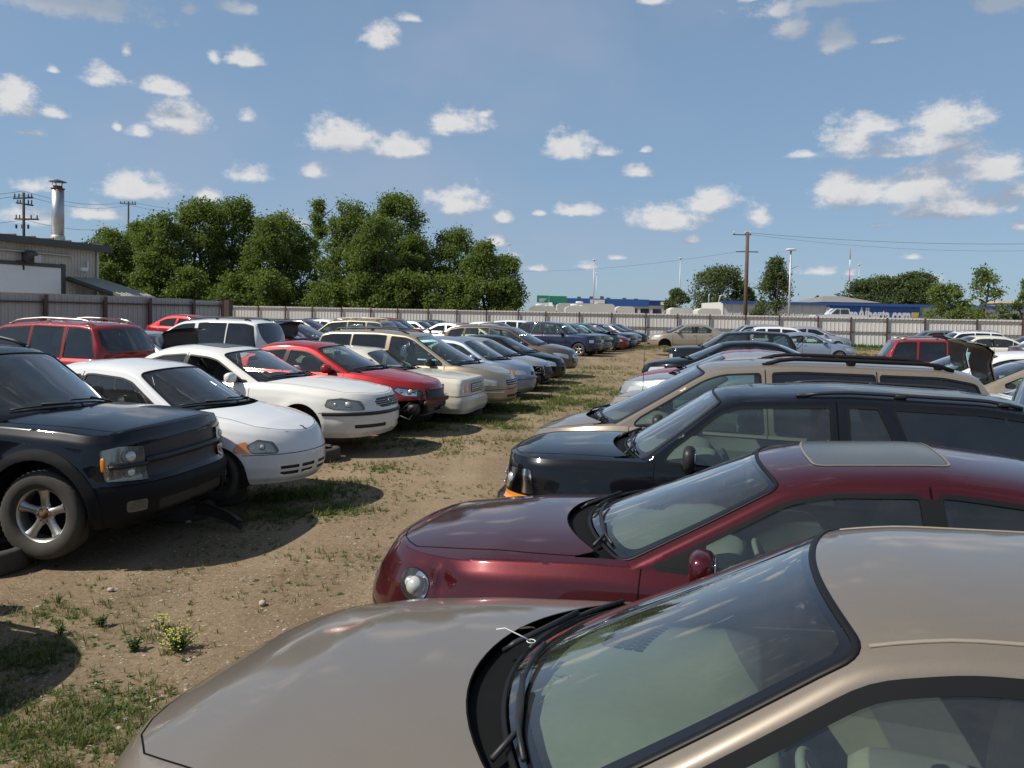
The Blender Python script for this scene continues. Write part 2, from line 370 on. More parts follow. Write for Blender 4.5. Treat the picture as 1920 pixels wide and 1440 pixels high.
def ribbon(fn, line, w, push=.0012, flip=False, closed=False, height=0.0):
    U = np.asarray(line, float); P = fn(U); N = fdn(fn, U); N = -N if flip else N
    T = np.roll(P, -1, 0) - np.roll(P, 1, 0)
    if not closed: T[0] = P[1] - P[0]; T[-1] = P[-1] - P[-2]
    T /= np.linalg.norm(T, axis=1)[:, None] + 1e-9; S = np.cross(N, T); S /= np.linalg.norm(S, axis=1)[:, None] + 1e-9
    b = Buf(); n = len(P); m = n if closed else n - 1
    if height <= 0:
        V = np.concatenate([P + S * w / 2 + N * push, P - S * w / 2 + N * push])
        b.add(V, [(i, n + i, n + (i + 1) % n, (i + 1) % n) for i in range(m)], np.concatenate([N, N]))
    else:
        rows = [(w / 2, 0), (w * .38, height), (-w * .38, height), (-w / 2, 0)]
        V = np.concatenate([P + S * a + N * (push + h) for a, h in rows])
        NN = np.concatenate([S, (S + 2 * N) / 2.3, (-S + 2 * N) / 2.3, -S])
        F = [(r * n + i, (r + 1) * n + i, (r + 1) * n + (i + 1) % n, r * n + (i + 1) % n) for r in range(3) for i in range(m)]
        b.add(V, F, NN)
    return b
def tube(pts, r, n=8, cap=True):
    P = np.asarray(pts, float); k = len(P); r = np.broadcast_to(r, (k,)); b = Buf(); V = []
    T = np.gradient(P, axis=0) if k > 2 else np.repeat((P[1] - P[0])[None], k, 0)
    up = np.array([0, 0, 1.0]) if abs(T[0][2]) < .9 * np.linalg.norm(T[0]) else np.array([1.0, 0, 0])
    for i in range(k):
        t = T[i] / (np.linalg.norm(T[i]) + 1e-9); a = np.cross(t, up); a /= np.linalg.norm(a) + 1e-9; c = np.cross(t, a)
        for j in range(n): th = 2 * math.pi * j / n; V.append(P[i] + (a * math.cos(th) + c * math.sin(th)) * r[i])
    F = [(i * n + j, i * n + (j + 1) % n, (i + 1) * n + (j + 1) % n, (i + 1) * n + j) for i in range(k - 1) for j in range(n)]
    if cap: F += [tuple(range(n - 1, -1, -1)), tuple((k - 1) * n + j for j in range(n))]
    return b.add(V, F)
def sbox(c, s, e=4.0, n=12, rot=None):
    """rounded block: superellipsoid of half sizes s"""
    V = []; F = []; m = n
    sg = lambda x, p: math.copysign(abs(x) ** (2 / p), x)
    for i in range(m + 1):
        ph = -math.pi / 2 + math.pi * i / m
        for j in range(2 * n):
            th = math.pi * j / n
            V.append((s[0] * sg(math.cos(ph), e) * sg(math.cos(th), e), s[1] * sg(math.cos(ph), e) * sg(math.sin(th), e), s[2] * sg(math.sin(ph), e)))
    for i in range(m):
        for j in range(2 * n): F.append((i * 2 * n + j, i * 2 * n + (j + 1) % (2 * n), (i + 1) * 2 * n + (j + 1) % (2 * n), (i + 1) * 2 * n + j))
    V = np.array(V)
    if rot is not None: V = V @ np.array(rot).T
    b = Buf(); b.add(V + np.array(c), F); return b
def boxb(x0, x1, y0, y1, z0, z1, b=None):
    b = b or Buf(); V = [(x, y, z) for x in (x0, x1) for y in (y0, y1) for z in (z0, z1)]
    b.add(V, [(0, 1, 3, 2), (4, 6, 7, 5), (0, 4, 5, 1), (2, 3, 7, 6), (0, 2, 6, 4), (1, 5, 7, 3)]); return b
def lathe(prof, n=40, mod=None):
    """revolve (radius, y) about the y axis"""
    V = []; k = len(prof)
    for j in range(n):
        th = 2 * math.pi * j / n
        for i, (r, y) in enumerate(prof):
            rr = r * (mod(i, j) if mod else 1); V.append((rr * math.cos(th), y, rr * math.sin(th)))
    F = [(j * k + i, j * k + i + 1, ((j + 1) % n) * k + i + 1, ((j + 1) % n) * k + i) for j in range(n) for i in range(k - 1)]
    b = Buf(); b.add(V, F); return b

# ------------------------------------------------------------------ car body surfaces
class Shell:
    def __init__(s, p):
        s.p = p; t = np.linspace(0, math.pi / 2, 260); W = p['W']
        nf, nr = p['nf'], p['nr']; xf, xr, af, ar = p['xf'], p['xr'], p['af'], p['ar']
        fx = (xf - af) + af * np.cos(t) ** (2 / nf); fy = W * np.sin(t) ** (2 / nf)
        rx = (xr + ar) - ar * np.sin(t) ** (2 / nr); ry = W * np.cos(t) ** (2 / nr)
        x = np.concatenate([fx, np.linspace(fx[-1], rx[0], 120)[1:-1], rx]); y = np.concatenate([fy, np.full(118, W), ry])
        tp = p.get('taper', .06); tr = p.get('rtaper', .05); xm = p.get('xm', 0.0)
        y = y * (1 - tp * np.clip((x - xm) / (xf - xm), 0, 1) ** 2 - tr * np.clip((xm - x) / (xm - xr), 0, 1) ** 2)
        d = np.concatenate([[0], np.cumsum(np.hypot(np.diff(x), np.diff(y)))]); s.S = d[-1]
        g = np.linspace(0, s.S, 900); s.g = g; s.rx = np.interp(g, d, x); s.ry = np.interp(g, d, y)
        tx, ty = np.gradient(s.rx), np.gradient(s.ry); l = np.hypot(tx, ty); nx, ny = -ty / l * -1, tx / l * -1
        # outward normal: for a path going from +x front round to the left side, outward is (ty, -tx)*-1
        nx, ny = ty / l, -tx / l
        if nx[0] < 0: nx, ny = -nx, -ny
        k = np.hanning(21); k /= k.sum()
        sx = np.convolve(np.concatenate([nx[10:0:-1], nx, nx[-2:-12:-1]]), k, 'valid'); sy = np.convolve(np.concatenate([-ny[10:0:-1], ny, -ny[-2:-12:-1]]), k, 'valid')
        l = np.hypot(sx, sy); s.nx, s.ny = sx / l, sy / l
        s.pf, s.ps, s.pr = sm(p['pf'], .03), sm(p['ps'], .03), sm(p['pr'], .03)
        s.Zc = sm(p['zc'], .018); s.dd = sm(p['d'], .03); s.pw = p.get('pw', 3.0)
        s.zbf = sm(p.get('zb', [(0, .21), (1, .21)]), .03)   # in s / S
        o = s.off(g, np.ones_like(g)); s.shx = s.rx + s.nx * o; s.shy = np.maximum(s.ry + s.ny * o, 0); s.zsh_a = s.T(np.stack([s.shx, s.shy], 1))[:, 2]
        m = (g > .03 * s.S) & (g < .97 * s.S); order = np.argsort(s.shx); s._ox, s._oy, s._oz = s.shx[order], s.shy[order], s.zsh_a[order]
        order = np.argsort(s.rx); s._rx, s._rs = s.rx[order], g[order]
        s.tb = p.get('tumble', .38); s.cb = p.get('tcurve', .12)
        # silhouette of the cabin
        A = [(q[0], s.zshx(q[0]) if q[1] is None else q[1]) for q in p['sil']]
        A = np.array(A, float); dd = np.concatenate([[0], np.cumsum(np.hypot(*np.diff(A, axis=0).T))]); n = 400; V = np.linspace(0, dd[-1], n)
        X = np.interp(V, dd, A[:, 0]); Z = np.interp(V, dd, A[:, 1]); w = p.get('silk', 16); ker = np.hanning(2 * w + 1); ker /= ker.sum()
        def cv(Y): return np.convolve(np.concatenate([2 * Y[0] - Y[w:0:-1], Y, 2 * Y[-1] - Y[-2:-w - 2:-1]]), ker, 'valid')
        s.sv, s.sx, s.sz = V, cv(X), cv(Z); s.VL = V[-1]
        s.vw = float(np.interp(-p['xw'], -s.sx, V)); s.vr = float(np.interp(-p['xg'], -s.sx, V))
        b = p['bulge']; vm = (s.vw + s.vr) / 2
        s.bx = sm([(0, b[0]), (s.vw, b[1]), (vm, (b[1] + b[2]) / 4), (s.vr, b[2]), (s.VL, b[3])], .02)
        c = p['crown']
        c0 = float(s.T(np.array([[s.sx[0] + b[0], 0.0]]))[0, 2] - s.sz[0]); c3 = float(s.T(np.array([[s.sx[-1] + b[3], 0.0]]))[0, 2] - s.sz[-1]) if p.get('deck', True) else p.get('crear', 0.02)
        s.cr = sm([(0, c0), (s.vw, c[0]), (vm, c[1]), (s.vr, c[2]), (s.VL, c3)], .04)
        s.rd = sm([(0, 0), (s.vw * .5, .006), (s.vw, .028), (s.vr, .028), (s.VL, 0 if p.get('deck', True) else .03)], .04)
    def off(s, g, q):
        nx = np.interp(g, s.g, s.nx) if g is not s.g else s.nx; ny = np.interp(g, s.g, s.ny) if g is not s.g else s.ny
        return np.clip(nx, 0, 1) ** 2 * s.pf(q) + ny ** 2 * s.ps(q) + np.clip(-nx, 0, 1) ** 2 * s.pr(q)
    def zb(s, g): return s.zbf(np.asarray(g) / s.S)
    def zsh(s, g): return np.interp(g, s.g, s.zsh_a)
    def zshx(s, x): return np.interp(x, s._ox, s._oz)
    def yshx(s, x): return np.interp(x, s._ox, s._oy)
    def s_of(s, x): return np.interp(x, s._rx, s._rs)
    def B(s, U):
        g, z = np.abs(U[:, 0]), U[:, 1]; sgn = np.sign(U[:, 0]) + (U[:, 0] == 0)
        zs, zb = s.zsh(g), s.zb(g); q = np.clip((z - zb) / (zs - zb), 0, 1.0); o = s.off(g, q)
        nx, ny = np.interp(g, s.g, s.nx), np.interp(g, s.g, s.ny); x0 = np.interp(g, s.g, s.rx)
        fl = s.p.get('flare', .022)
        for xw in (s.p['wf'], s.p['wr']):
            dist = np.hypot(x0 - xw, z - s.p['Rw']) - s.p['Ra']; o = o + fl * np.exp(-(dist / .09) ** 2) * ny ** 2
        x = x0 + nx * o; y = np.maximum(np.interp(g, s.g, s.ry) + ny * o, 0)
        if 'bump' in s.p: 
            db = s.p['bump'](x, y * sgn, z); x = x + nx * db; y = y + ny * db
        return np.stack([x, y * sgn, z], 1)
    def T(s, U):
        x, y = U[:, 0], U[:, 1]; r = np.minimum(np.abs(y) / s.p['W'], 1.05)
        z = s.Zc(x) - s.dd(x) * r ** s.pw
        if 'hoodshape' in s.p: z = z + s.p['hoodshape'](x, y)
        return np.stack([x, y, z], 1)
    def Y(s, x, z):
        zs = s.zshx(x); h = np.maximum(z - zs, -.05); gt = s.p.get('gtap', (.0, .0)); L = s.p['xf'] - s.p['xr']
        nar = gt[0] * np.clip((x - s.p.get('xm', 0) - .1), 0, 9) ** 2 + gt[1] * np.clip((s.p.get('xm', 0) - .1 - x), 0, 9) ** 2
        return s.yshx(x) - s.tb * h - s.cb * h * h - nar * np.clip(h, 0, 1)
    def G(s, U):
        """side of the cabin, domain x, z"""
        x, z = U[:, 0], U[:, 1]; return np.stack([x, s.Y(x, z), z], 1)
    def C(s, U):
        """cap: windscreen, roof, rear glass; domain a (scaled by .65), v"""
        a = U[:, 0] / .65; v = np.clip(U[:, 1], 0, s.VL); xe = np.interp(v, s.sv, s.sx); ze = np.interp(v, s.sv, s.sz); ye = s.Y(xe, ze)
        k = 1 - np.abs(a) ** 2.0; kc = 1 - np.abs(a) ** 2.3
        x = xe + s.bx(v) * k; z = ze + s.cr(v) * kc + s.rd(v) * (1 - np.abs(a) ** 9)
        ex = (U[:, 1] - v)  # linear continuation past the ends, for normals
        x = x - ex * (s.sx[0] - s.sx[8]) / (s.sv[8]) ; z = z + ex * ((s.sz[8] - s.sz[0]) / s.sv[8])
        if 'roofshape' in s.p: z = z + s.p['roofshape'](a, v, s)
        return np.stack([x, a * ye, z], 1)

GEO = {}
def fracs(n, both=True):
    # fractions of the way across a sheet, crowded toward its rounded edge
    e = [.985, .965, .935, .90]
    m = list(np.linspace(-.86 if both else .08, .86, n))
    return np.array(([-q for q in e] if both else []) + m + e)
def build_geo(key, p, step=.06, detail=2):
    """all parts of one car model as (name, label, mesh, slots, parent, matrix) rows. detail 2 near, 1 middle, 0 far"""
    if key in GEO: return GEO[key]
    sh = Shell(p); rows = []
    def emit(name, buf, mat, parent=None, mtx=None, label=None, weld=True, smooth=True, sub=None):
        me = buf.mesh(name, [MATS.get('weathered_black_trim')] * (1 if isinstance(mat, str) else len(mat)), weld, smooth)
        rows.append(dict(name=name, mesh=me, mats=[mat] if isinstance(mat, str) else list(mat), parent=parent, mtx=mtx, label=label)); return len(rows) - 1
    body = Buf(); near = detail >= 2; mid = detail >= 1
    cuts = []    # seams
    # ---------------- belt: domain s, z (left half)
    sA, sC = float(np.interp(-sh.sx[0], -sh.shx, sh.g)), float(np.interp(-sh.sx[-1], -sh.shx, sh.g))
    ks = sorted(set(list(np.linspace(0, sA, max(4, int(sA / step)))) + list(np.linspace(sA, sC, int((sC - sA) / step) + 2)) + list(np.linspace(sC, sh.S, max(4, int((sh.S - sC) / step))))))
    ks = np.array(ks); top = np.stack([ks, sh.zsh(ks)], 1); bot = np.stack([ks[::-1], sh.zb(ks[::-1])], 1)
    lft = resample([(0, sh.zb(0)), (0, sh.zsh(0))], step, False)[1:-1]; rgt = resample([(sh.S, sh.zsh(sh.S)), (sh.S, sh.zb(sh.S))], step, False)[1:-1]
    outer = np.concatenate([top, rgt, bot, lft])
    arch = {}
    regs = []
    Ra = p['Ra']
    doors = p.get('doors', [])
    sf = sh.s_of(p['wf'] + Ra * .98); 
    if 'bumper_z' in p:
        zt = p['bumper_z']; regs.append(('front_bumper', fillet([(-.02, -.1), (sf + .05, -.1), (sf + .05, zt[1]), (sf * .55, zt[1] * .4 + zt[0] * .6), (-.02, zt[0])], .01)))
        sr = sh.s_of(p['wr'] - Ra * .98); zr = p.get('rbumper_z', zt); regs.append(('rear_bumper', np.array([(sh.S + .02, -.1), (sr - .05, -.1), (sr - .05, zr[1]), (sh.S + .02, zr[0])])))
    for i, (x0, x1) in enumerate(doors):
        s0, s1 = sh.s_of(x1), sh.s_of(x0); zz = p.get('sill', .30)
        bend = .02
        regs.append(('door%d' % i, np.array([(s0, zz), (s0 - .00, zz + .15), (s0 - bend, .62), (s0 - .01, 2), (s1 - .01, 2), (s1 - bend, .62), (s1, zz + .15), (s1, zz)])))
    lamps = []
    for i, q in enumerate(p.get('patch', [])):
        # q: name, polygon, material, push, flags
        regs.append(('patch%d' % i, np.array(q['poly'])))
    for xw in (p['wf'], p['wr']):
        if p.get('cladding'):
            w = p['cladding']; c = circle(xw, p['Rw'], Ra + w, 36); c[:, 1] = np.maximum(c[:, 1], -.1); c[:, 0] = sh.s_of(c[:, 0]); regs.append(('cladding', c))
    if p.get('cladding'):
        for i, q in enumerate(p.get('patch', [])):
            if q.get('over'): regs.append(('patch%d' % i, np.array(q['poly'])))
    for xw in (p['wf'], p['wr']):
        c = circle(xw, p['Rw'], Ra, 36); c[:, 0] = sh.s_of(c[:, 0]); regs.append(('hole', c))
    qs = fracs(max(5, int(.7 / step)), False)
    inn = np.array([(k_, float(sh.zb(k_)) + (float(sh.zsh(k_)) - float(sh.zb(k_))) * q_) for k_ in ks[1:-1] for q_ in qs])
    V, F, lab = cdt(outer, regs, step, inn, .010)
    flip = True
    def reg(i): return F[lab == i]
    def fnB(U): return sh.B(U)
    # orientation test
    tst = part_from(V, F[:1], fnB); nn = tst.N[0][0]; pp = tst.V[0][0]; flip = bool(nn[1] * pp[1] + nn[0] * pp[0] < 0)
    body.join(part_from(V, reg(0), fnB, 0, flip).sym())
    by = {}
    for i, (nme, _) in enumerate(regs): 
        if nme != 'hole' and (lab == i + 1).any(): by.setdefault(nme, []).append(F[lab == i + 1])
    split = p.get('split_doors', near or mid)
    for nme, fs in by.items():
        Fi = np.concatenate(fs)
        if nme.startswith('door'):
            b = part_from(V, Fi, fnB, 0, flip)
            if split:
                for side, bb in ((1, b), (-1, b.mirrored())):
                    skip = p.get('missing_door')
                    k = emit('door', bb, 'paint')
                    rows[k]['side'] = side; rows[k]['di'] = int(nme[4:])
            else: body.join(b.sym())
        elif nme.endswith('bumper'):
            if p.get('no_bumper') and nme == 'front_bumper': continue
            b = part_from(V, Fi, fnB, 0, flip).sym(); emit('bumper', b, p.get('bumper_mat', 'paint'))
        elif nme == 'cladding':
            for Fj in fs:
                b_ = part_from(V, Fj, fnB, .012, flip)
                for bb_ in (b_, b_.mirrored()): emit('wheel_arch_trim', bb_, p.get('clad_mat', 'trim'))
        elif nme.startswith('patch'):
            q = p['patch'][int(nme[5:])]; b = part_from(V, Fi, fnB, q.get('push', 0), flip)
            if q.get('split', False) and mid:
                for sd, bb in ((1, b), (-1, b.mirrored())):
                    if q.get('one') and sd != q['one']: 
                        continue
                    k = emit(q['name'], bb, q['mat'])
                    if near and q.get('bowl'): # reflector bowl and bulb behind a clear lens
                        cc = np.array(q['poly']).mean(0); ext = np.ptp(np.array(q['poly']), axis=0)
                        back = part_from(V, Fi, fnB, -.045, flip); back = back if sd > 0 else back.mirrored(); emit('reflector', back, 'BOWL', k)
                        rim_ = ribbon(fnB, resample(q['poly'], .03), .008, .001, flip, True); rim_ = rim_ if sd > 0 else rim_.mirrored(); emit('lamp_seal', rim_, 'SEAM', k)
                        for (fu, fz, rr) in q['bowl']:
                            P = fnB(np.array([[cc[0] + fu * ext[0], cc[1] + fz * ext[1]]])); Nn = fdn(fnB, np.array([[cc[0] + fu * ext[0], cc[1] + fz * ext[1]]])) * (-1 if flip else 1)
                            c0 = P[0] - Nn[0] * .024; ob = sbox(c0, (rr, rr, rr), 2, 8)
                            prof = [(rr * 1.05 * math.sin(t), -.03 + .03 * (1 - math.cos(t))) for t in np.linspace(.05, 1.5, 6)]
                            ob = ob if sd > 0 else ob.mirrored(); emit('bulb', ob, 'MILKY', k)
            elif q.get('join'): body.join(b.sym())
            else: emit(q['name'], b.sym(), q['mat'])
    # seams over the belt
    if mid:
        sb = Buf(); sw = .007 if near else .012
        def seam(line):
            L2 = resample(line, step * .6, False); ok = np.ones(len(L2), bool)
            for xw in (p['wf'], p['wr']):
                xx = np.interp(L2[:, 0], sh.g, sh.rx); ok &= np.hypot(xx - xw, L2[:, 1] - p['Rw']) > Ra + .02 + p.get('cladding', 0)
            ok &= (L2[:, 1] < sh.zsh(L2[:, 0]) + .001)
            run = []
            for q, o in list(zip(L2, ok)) + [((0, 0), False)]:
                if o: run.append(q)
                else:
                    if len(run) > 1: sb.join(ribbon(fnB, run, sw, .0015, flip).sym())
                    run = []
        for (x0, x1) in doors:
            for xx in (x0, x1):
                s0 = sh.s_of(xx); zz = p.get('sill', .30); zt = sh.zsh(s0)
                seam([(s0, zz), (s0, zz + .15), (s0 - .02, .62), (s0 - .011, float(zt))])
            seam([(sh.s_of(x1), p.get('sill', .30)), (sh.s_of(x0), p.get('sill', .30))])
        if 'bumper_z' in p and not p.get('no_bumper'):
            zt = p['bumper_z']; seam([(0, zt[0]), (sf * .55, zt[1] * .4 + zt[0] * .6), (sf + .04, zt[1])]); sr = sh.s_of(p['wr'] - Ra); zr = p.get('rbumper_z', zt); seam([(sr, zr[1]), (sh.S, zr[0])])
        if sb.n: sb.M = [1] * len(sb.F); body.join(sb)
        mb = Buf()
        for (z0, z1, x0, x1, w, mt) in p.get('mould', []):
            L2 = resample([(sh.s_of(x1), z1), (sh.s_of(x0), z0)], .05, False); L2 = L2[[all(math.hypot(np.interp(q[0], sh.g, sh.rx) - xw, q[1] - p['Rw']) > Ra + .01 for xw in (p['wf'], p['wr'])) for q in L2]]
            if len(L2) < 2: continue
            brk = [0] + [i + 1 for i in range(len(L2) - 1) if abs(L2[i + 1][0] - L2[i][0]) > .12] + [len(L2)]
            for a_, b_ in zip(brk[:-1], brk[1:]):
                if b_ - a_ > 1: emit('side_moulding', ribbon(fnB, L2[a_:b_], w, 0, flip, height=.012).sym(), mt)
        # door handles
        for i, (x0, x1) in enumerate(doors):
            s0 = sh.s_of(x0 + .12); zt = float(sh.zsh(s0)) - .115
            for sd in (1, -1):
                c = fnB(np.array([[s0, zt]]))[0]; hb = sbox((c[0] + .02, c[1] + .008, c[2]), (.085, .020, .017), 3.5, 8); hb = hb if sd > 0 else hb.mirrored()
                par = next((j for j, r_ in enumerate(rows) if r_.get('di') == i and r_.get('side') == sd), None); emit('door_handle', hb, p.get('handle', 'paint'), par)
    # ---------------- top: bonnet side and boot side, domain x, y
    aa = np.linspace(1, -1, max(8, int(2 * .7 / step)))
    base = sh.C(np.stack([aa * .65, np.zeros_like(aa)], 1)); rear = sh.C(np.stack([aa * .65, np.full_like(aa, sh.VL)], 1))
    kf = ks[ks <= sA + 1e-6]; L = np.stack([np.interp(kf, sh.g, sh.shx), np.interp(kf, sh.g, sh.shy)], 1)
    outerF = np.concatenate([L[::-1], (L * [1, -1])[1:]]) # from left A base forward to the nose and back on the right
    outerF = np.concatenate([outerF, base[::-1][1:-1, :2]])
    cw = p.get('cowl', .13); hw = p['hood_w']; bb_ = sh.C(np.stack([np.linspace(-1, 1, 25) * .65, np.zeros(25)], 1))
    hb0 = [(x + cw * (1 - .55 * abs(a) ** 3), y) for (x, y, z), a in zip(bb_, np.linspace(-1, 1, 25)) if abs(y) < hw[0]]
    x_nose = float(sh.shx[0]); hfx = x_nose - p.get('hood_lip', .03)
    ylist = np.linspace(hw[1], -hw[1], 15)
    def fr(y): # x of the hood front edge at y
        i = np.argsort(sh.shy[:400]); return float(np.interp(abs(y), sh.shy[:400][i], sh.shx[:400][i])) - p.get('hood_lip', .03)
    hoodpoly = [tuple(q) for q in hb0] + [(hb0[-1][0], hw[0])]
    mids = [(hfx - (hfx - hb0[-1][0]) * t, 0) for t in ()]
    fl = [(fr(y) if p.get('hood_front') is None else p['hood_front'] + (fr(y) - fr(0)), y) for y in ylist]
    hy = lambda t: hw[0] + (hw[1] - hw[0]) * t ** p.get('hood_pow', 1.6)
    xa_, xb_ = hb0[-1][0], fl[0][0]
    left = [(xa_ + (xb_ - xa_) * t, hy(t)) for t in np.linspace(0, 1, 12)][1:-1]
    hoodpoly = [tuple(q) for q in hb0] + left + fl + [(x, -y) for x, y in reversed(left)]
    hoodpoly = fillet(hoodpoly, p.get('hood_r', .06), 5, 30)
    cowlpoly = [(x + cw + .3, y) for (x, y, z) in bb_[::-1]]
    cowlpoly = [(bb_[0][0] - .02, -1.2)] + [(x, y) for (x, y, z) in bb_] + [(bb_[-1][0] - .02, 1.2)]
    cowl = [(x - .0, y) for (x, y, z) in bb_[1:-1]] + [(x + cw + .1, y) for (x, y, z) in bb_[1:-1][::-1]]
    regsT = [('cowl', np.array(cowl)), ('hood', hoodpoly)]
    yed = lambda x_: float(np.interp(x_, sh._ox, sh._oy))
    xg_ = np.unique(np.concatenate([np.interp(kf, sh.g, sh.shx), np.arange(float(sh.sx[0]), float(sh.shx[0]), step)])); xg_ = xg_[np.concatenate([[True], np.diff(xg_) > step * .45])]
    fy = fracs(max(9, int(1.6 / step))); inn = np.array([(x_, f_ * yed(x_)) for x_ in xg_ for f_ in fy])
    V, F, lab = cdt(outerF, regsT, step, inn, step * .22)
    fT = lambda U: sh.T(U)
    body.join(part_from(V, F[lab == 0], fT))
    if (lab == 1).any(): emit('cowl', part_from(V, F[lab == 1], fT, -.035), p.get('cowl_mat', 'COWL'))
    ho = p.get('hood_open')
    hb = part_from(V, F[lab == 2], fT, .0)
    if p.get('hood_bulge'): pass
    if (near or mid): emit('hood', hb, p.get('hood_mat', 'paint')); rows[-1]['hinge'] = (float(hb0[len(hb0) // 2][0]), float(sh.Zc(hb0[len(hb0) // 2][0])))
    else: body.join(hb)
    if mid: q_ = ribbon(fT, resample(hoodpoly, step * .7), .006 if near else .010, .0016, closed=True); q_.M = [1] * len(q_.F); body.join(q_)
    if p.get('deck', True):
        kr = ks[ks >= sC - 1e-6]; Lr = np.stack([np.interp(kr, sh.g, sh.shx), np.interp(kr, sh.g, sh.shy)], 1)
        outerR = np.concatenate([Lr, (Lr * [1, -1])[::-1][1:], rear[::-1][1:-1, :2]])
        bw = p.get('boot_w', .62); xr_ = float(sh.shx[-1])
        rr = [(x - .05, y) for (x, y, z) in rear if abs(y) < bw]
        boot = [tuple(q) for q in rr] + [(xr_ + .03, -bw), (xr_ + .015, 0), (xr_ + .03, bw)]
        xg_ = np.arange(float(sh.shx[-1]) + .01, float(sh.sx[-1]) + .3, step); inn = np.array([(x_, f_ * yed(x_)) for x_ in xg_ for f_ in fy])
        V, F, lab = cdt(outerR, [('boot', fillet(boot, .05))], step, inn, step * .22)
        body.join(part_from(V, F[lab == 0], fT))
        bt = part_from(V, F[lab == 1], fT)
        if mid: emit('trunk_lid', bt, 'paint'); q_ = ribbon(fT, resample(fillet(boot, .05), step), .006 if near else .010, .0016, closed=True); q_.M = [1] * len(q_.F); body.join(q_)
        else: body.join(bt)
        rows_boot = len(rows)
    # ---------------- side of the cabin, domain x, z
    nvs = max(24, int(sh.VL / step)); vs = np.unique(np.concatenate([np.linspace(0, sh.VL, nvs), [sh.vw, sh.vr]]))
    edge = np.stack([np.interp(vs, sh.sv, sh.sx), np.interp(vs, sh.sv, sh.sz)], 1)
    km = ks[(ks > sA + 1e-4) & (ks < sC - 1e-4)]; basep = np.stack([np.interp(km, sh.g, sh.shx), sh.zsh(km)], 1)
    outerS = np.concatenate([edge, basep[::-1]])
    fG = lambda U: sh.G(U)
    # inset of the silhouette for the window heads
    tn = np.gradient(np.stack([sh.sx, sh.sz], 1), axis=0); tn /= np.linalg.norm(tn, axis=1)[:, None]; ins = np.stack([sh.sx, sh.sz], 1) + np.stack([tn[:, 1], -tn[:, 0]], 1) * -1 * p.get('rail', .075) * np.array([1, 1])
    if ins[200][1] > sh.sz[200]: ins = 2 * np.stack([sh.sx, sh.sz], 1) - ins
    o_ = np.argsort(ins[:, 0]); ix, iz = ins[o_, 0], ins[o_, 1]
    wregs = []; wins = []
    for w in p['win']:
        b0, b1, t0, t1 = w[:4]; zb0 = float(sh.zshx(b0)) + .018; zb1 = float(sh.zshx(b1)) + .018
        ztop = lambda x: np.interp(x, ix, iz)
        up = [(x, float(ztop(x))) for x in np.linspace(t1, t0, 34)]
        lo = [(x, float(sh.zshx(x)) + .018) for x in np.linspace(b0, b1, 8)]
        up = [q for q in up if q[1] > float(sh.zshx(q[0])) + .02]
        poly = fillet(lo + up, w[4] if len(w) > 4 else .035, 4, 16); wins.append((poly, w))
        if mid: wregs.append(('trim', offset(poly, p.get('trim_w', .022))))
    if mid and p.get('black_pillar') and len(p['win']) > 1:
        w0, w1 = p['win'][0], p['win'][1]; zq = lambda x: float(sh.zshx(x)) + .018
        wregs.append(('trim', np.array([(w0[0] + .05, zq(w0[0])), (w1[1] - .05, zq(w1[1])), (w1[3] - .05, float(np.interp(w1[3], ix, iz)) + .0), (w0[2] + .05, float(np.interp(w0[2], ix, iz)) + .0)])))
    for poly, w in wins: wregs.append(('win', poly))
    if mid and p.get('sail'):
        P_ = [tuple(q) for q in wins[0][0]]; sx0 = p['sail']; C_ = []
        for i_ in range(len(P_)):
            a_, b_ = P_[i_ - 1], P_[i_]
            if (a_[0] > sx0) != (b_[0] > sx0): t_ = (sx0 - a_[0]) / (b_[0] - a_[0]); C_.append((sx0, a_[1] + (b_[1] - a_[1]) * t_))
            if b_[0] > sx0: C_.append(b_)
        if len(C_) > 2: wregs.append(('sail', np.array(C_)))
    o2 = np.argsort(edge[:, 0]); inn = []
    te = np.gradient(edge, axis=0); te /= np.linalg.norm(te, axis=1)[:, None]; ne = np.stack([te[:, 1], -te[:, 0]], 1)
    if (ne[len(ne) // 2][1]) > 0: ne = -ne
    for d_ in (.016, .038, .068):
        for q_ in edge[3:-3] + ne[3:-3] * d_: inn.append((q_[0], q_[1]))
    for x_ in basep[:, 0]:
        za = float(sh.zshx(x_)); inn += [(x_, za + .014), (x_, za + .034)]
    for x_ in np.concatenate([basep[:, 0], np.arange(edge[:, 0].min(), edge[:, 0].max(), step)]):
        za = float(sh.zshx(x_)); zb_ = float(np.interp(x_, edge[o2, 0], edge[o2, 1]))
        for f_ in np.arange(.07, 1, .12):
            q_ = np.array([x_, za + (zb_ - za) * f_]); 
            if np.min(np.hypot(edge[:, 0] - q_[0], edge[:, 1] - q_[1])) > .095: inn.append(tuple(q_))
    V, F, lab = cdt(outerS, wregs, step, np.array(inn), .010)
    t_ = part_from(V, F[:1], fG); fl_ = bool(t_.N[0][0][1] < 0)
    body.join(part_from(V, F[lab == 0], fG, 0, fl_).sym())
    for i, (n_, _) in enumerate(wregs):
        if n_ == 'trim' and (lab == i + 1).any():
            b_ = part_from(V, F[lab == i + 1], fG, .002, fl_); emit('window_trim', b_, p.get('trim_mat', 'RUBBER')); emit('window_trim', b_.mirrored(), p.get('trim_mat', 'RUBBER'))
        if n_ == 'sail' and (lab == i + 1).any():
            b_ = part_from(V, F[lab == i + 1], fG, .003, fl_); emit('mirror_sail', b_, 'trim'); emit('mirror_sail', b_.mirrored(), 'trim')
    if near and p.get('bright_trim'):
        bbuf = Buf()
        for poly, w in wins: bbuf.join(ribbon(fG, resample(offset(poly, .022), .04), .009, .003, fl_, True, height=.004).sym())
        emit('window_trim', bbuf, p['bright_trim'])
    k = 0
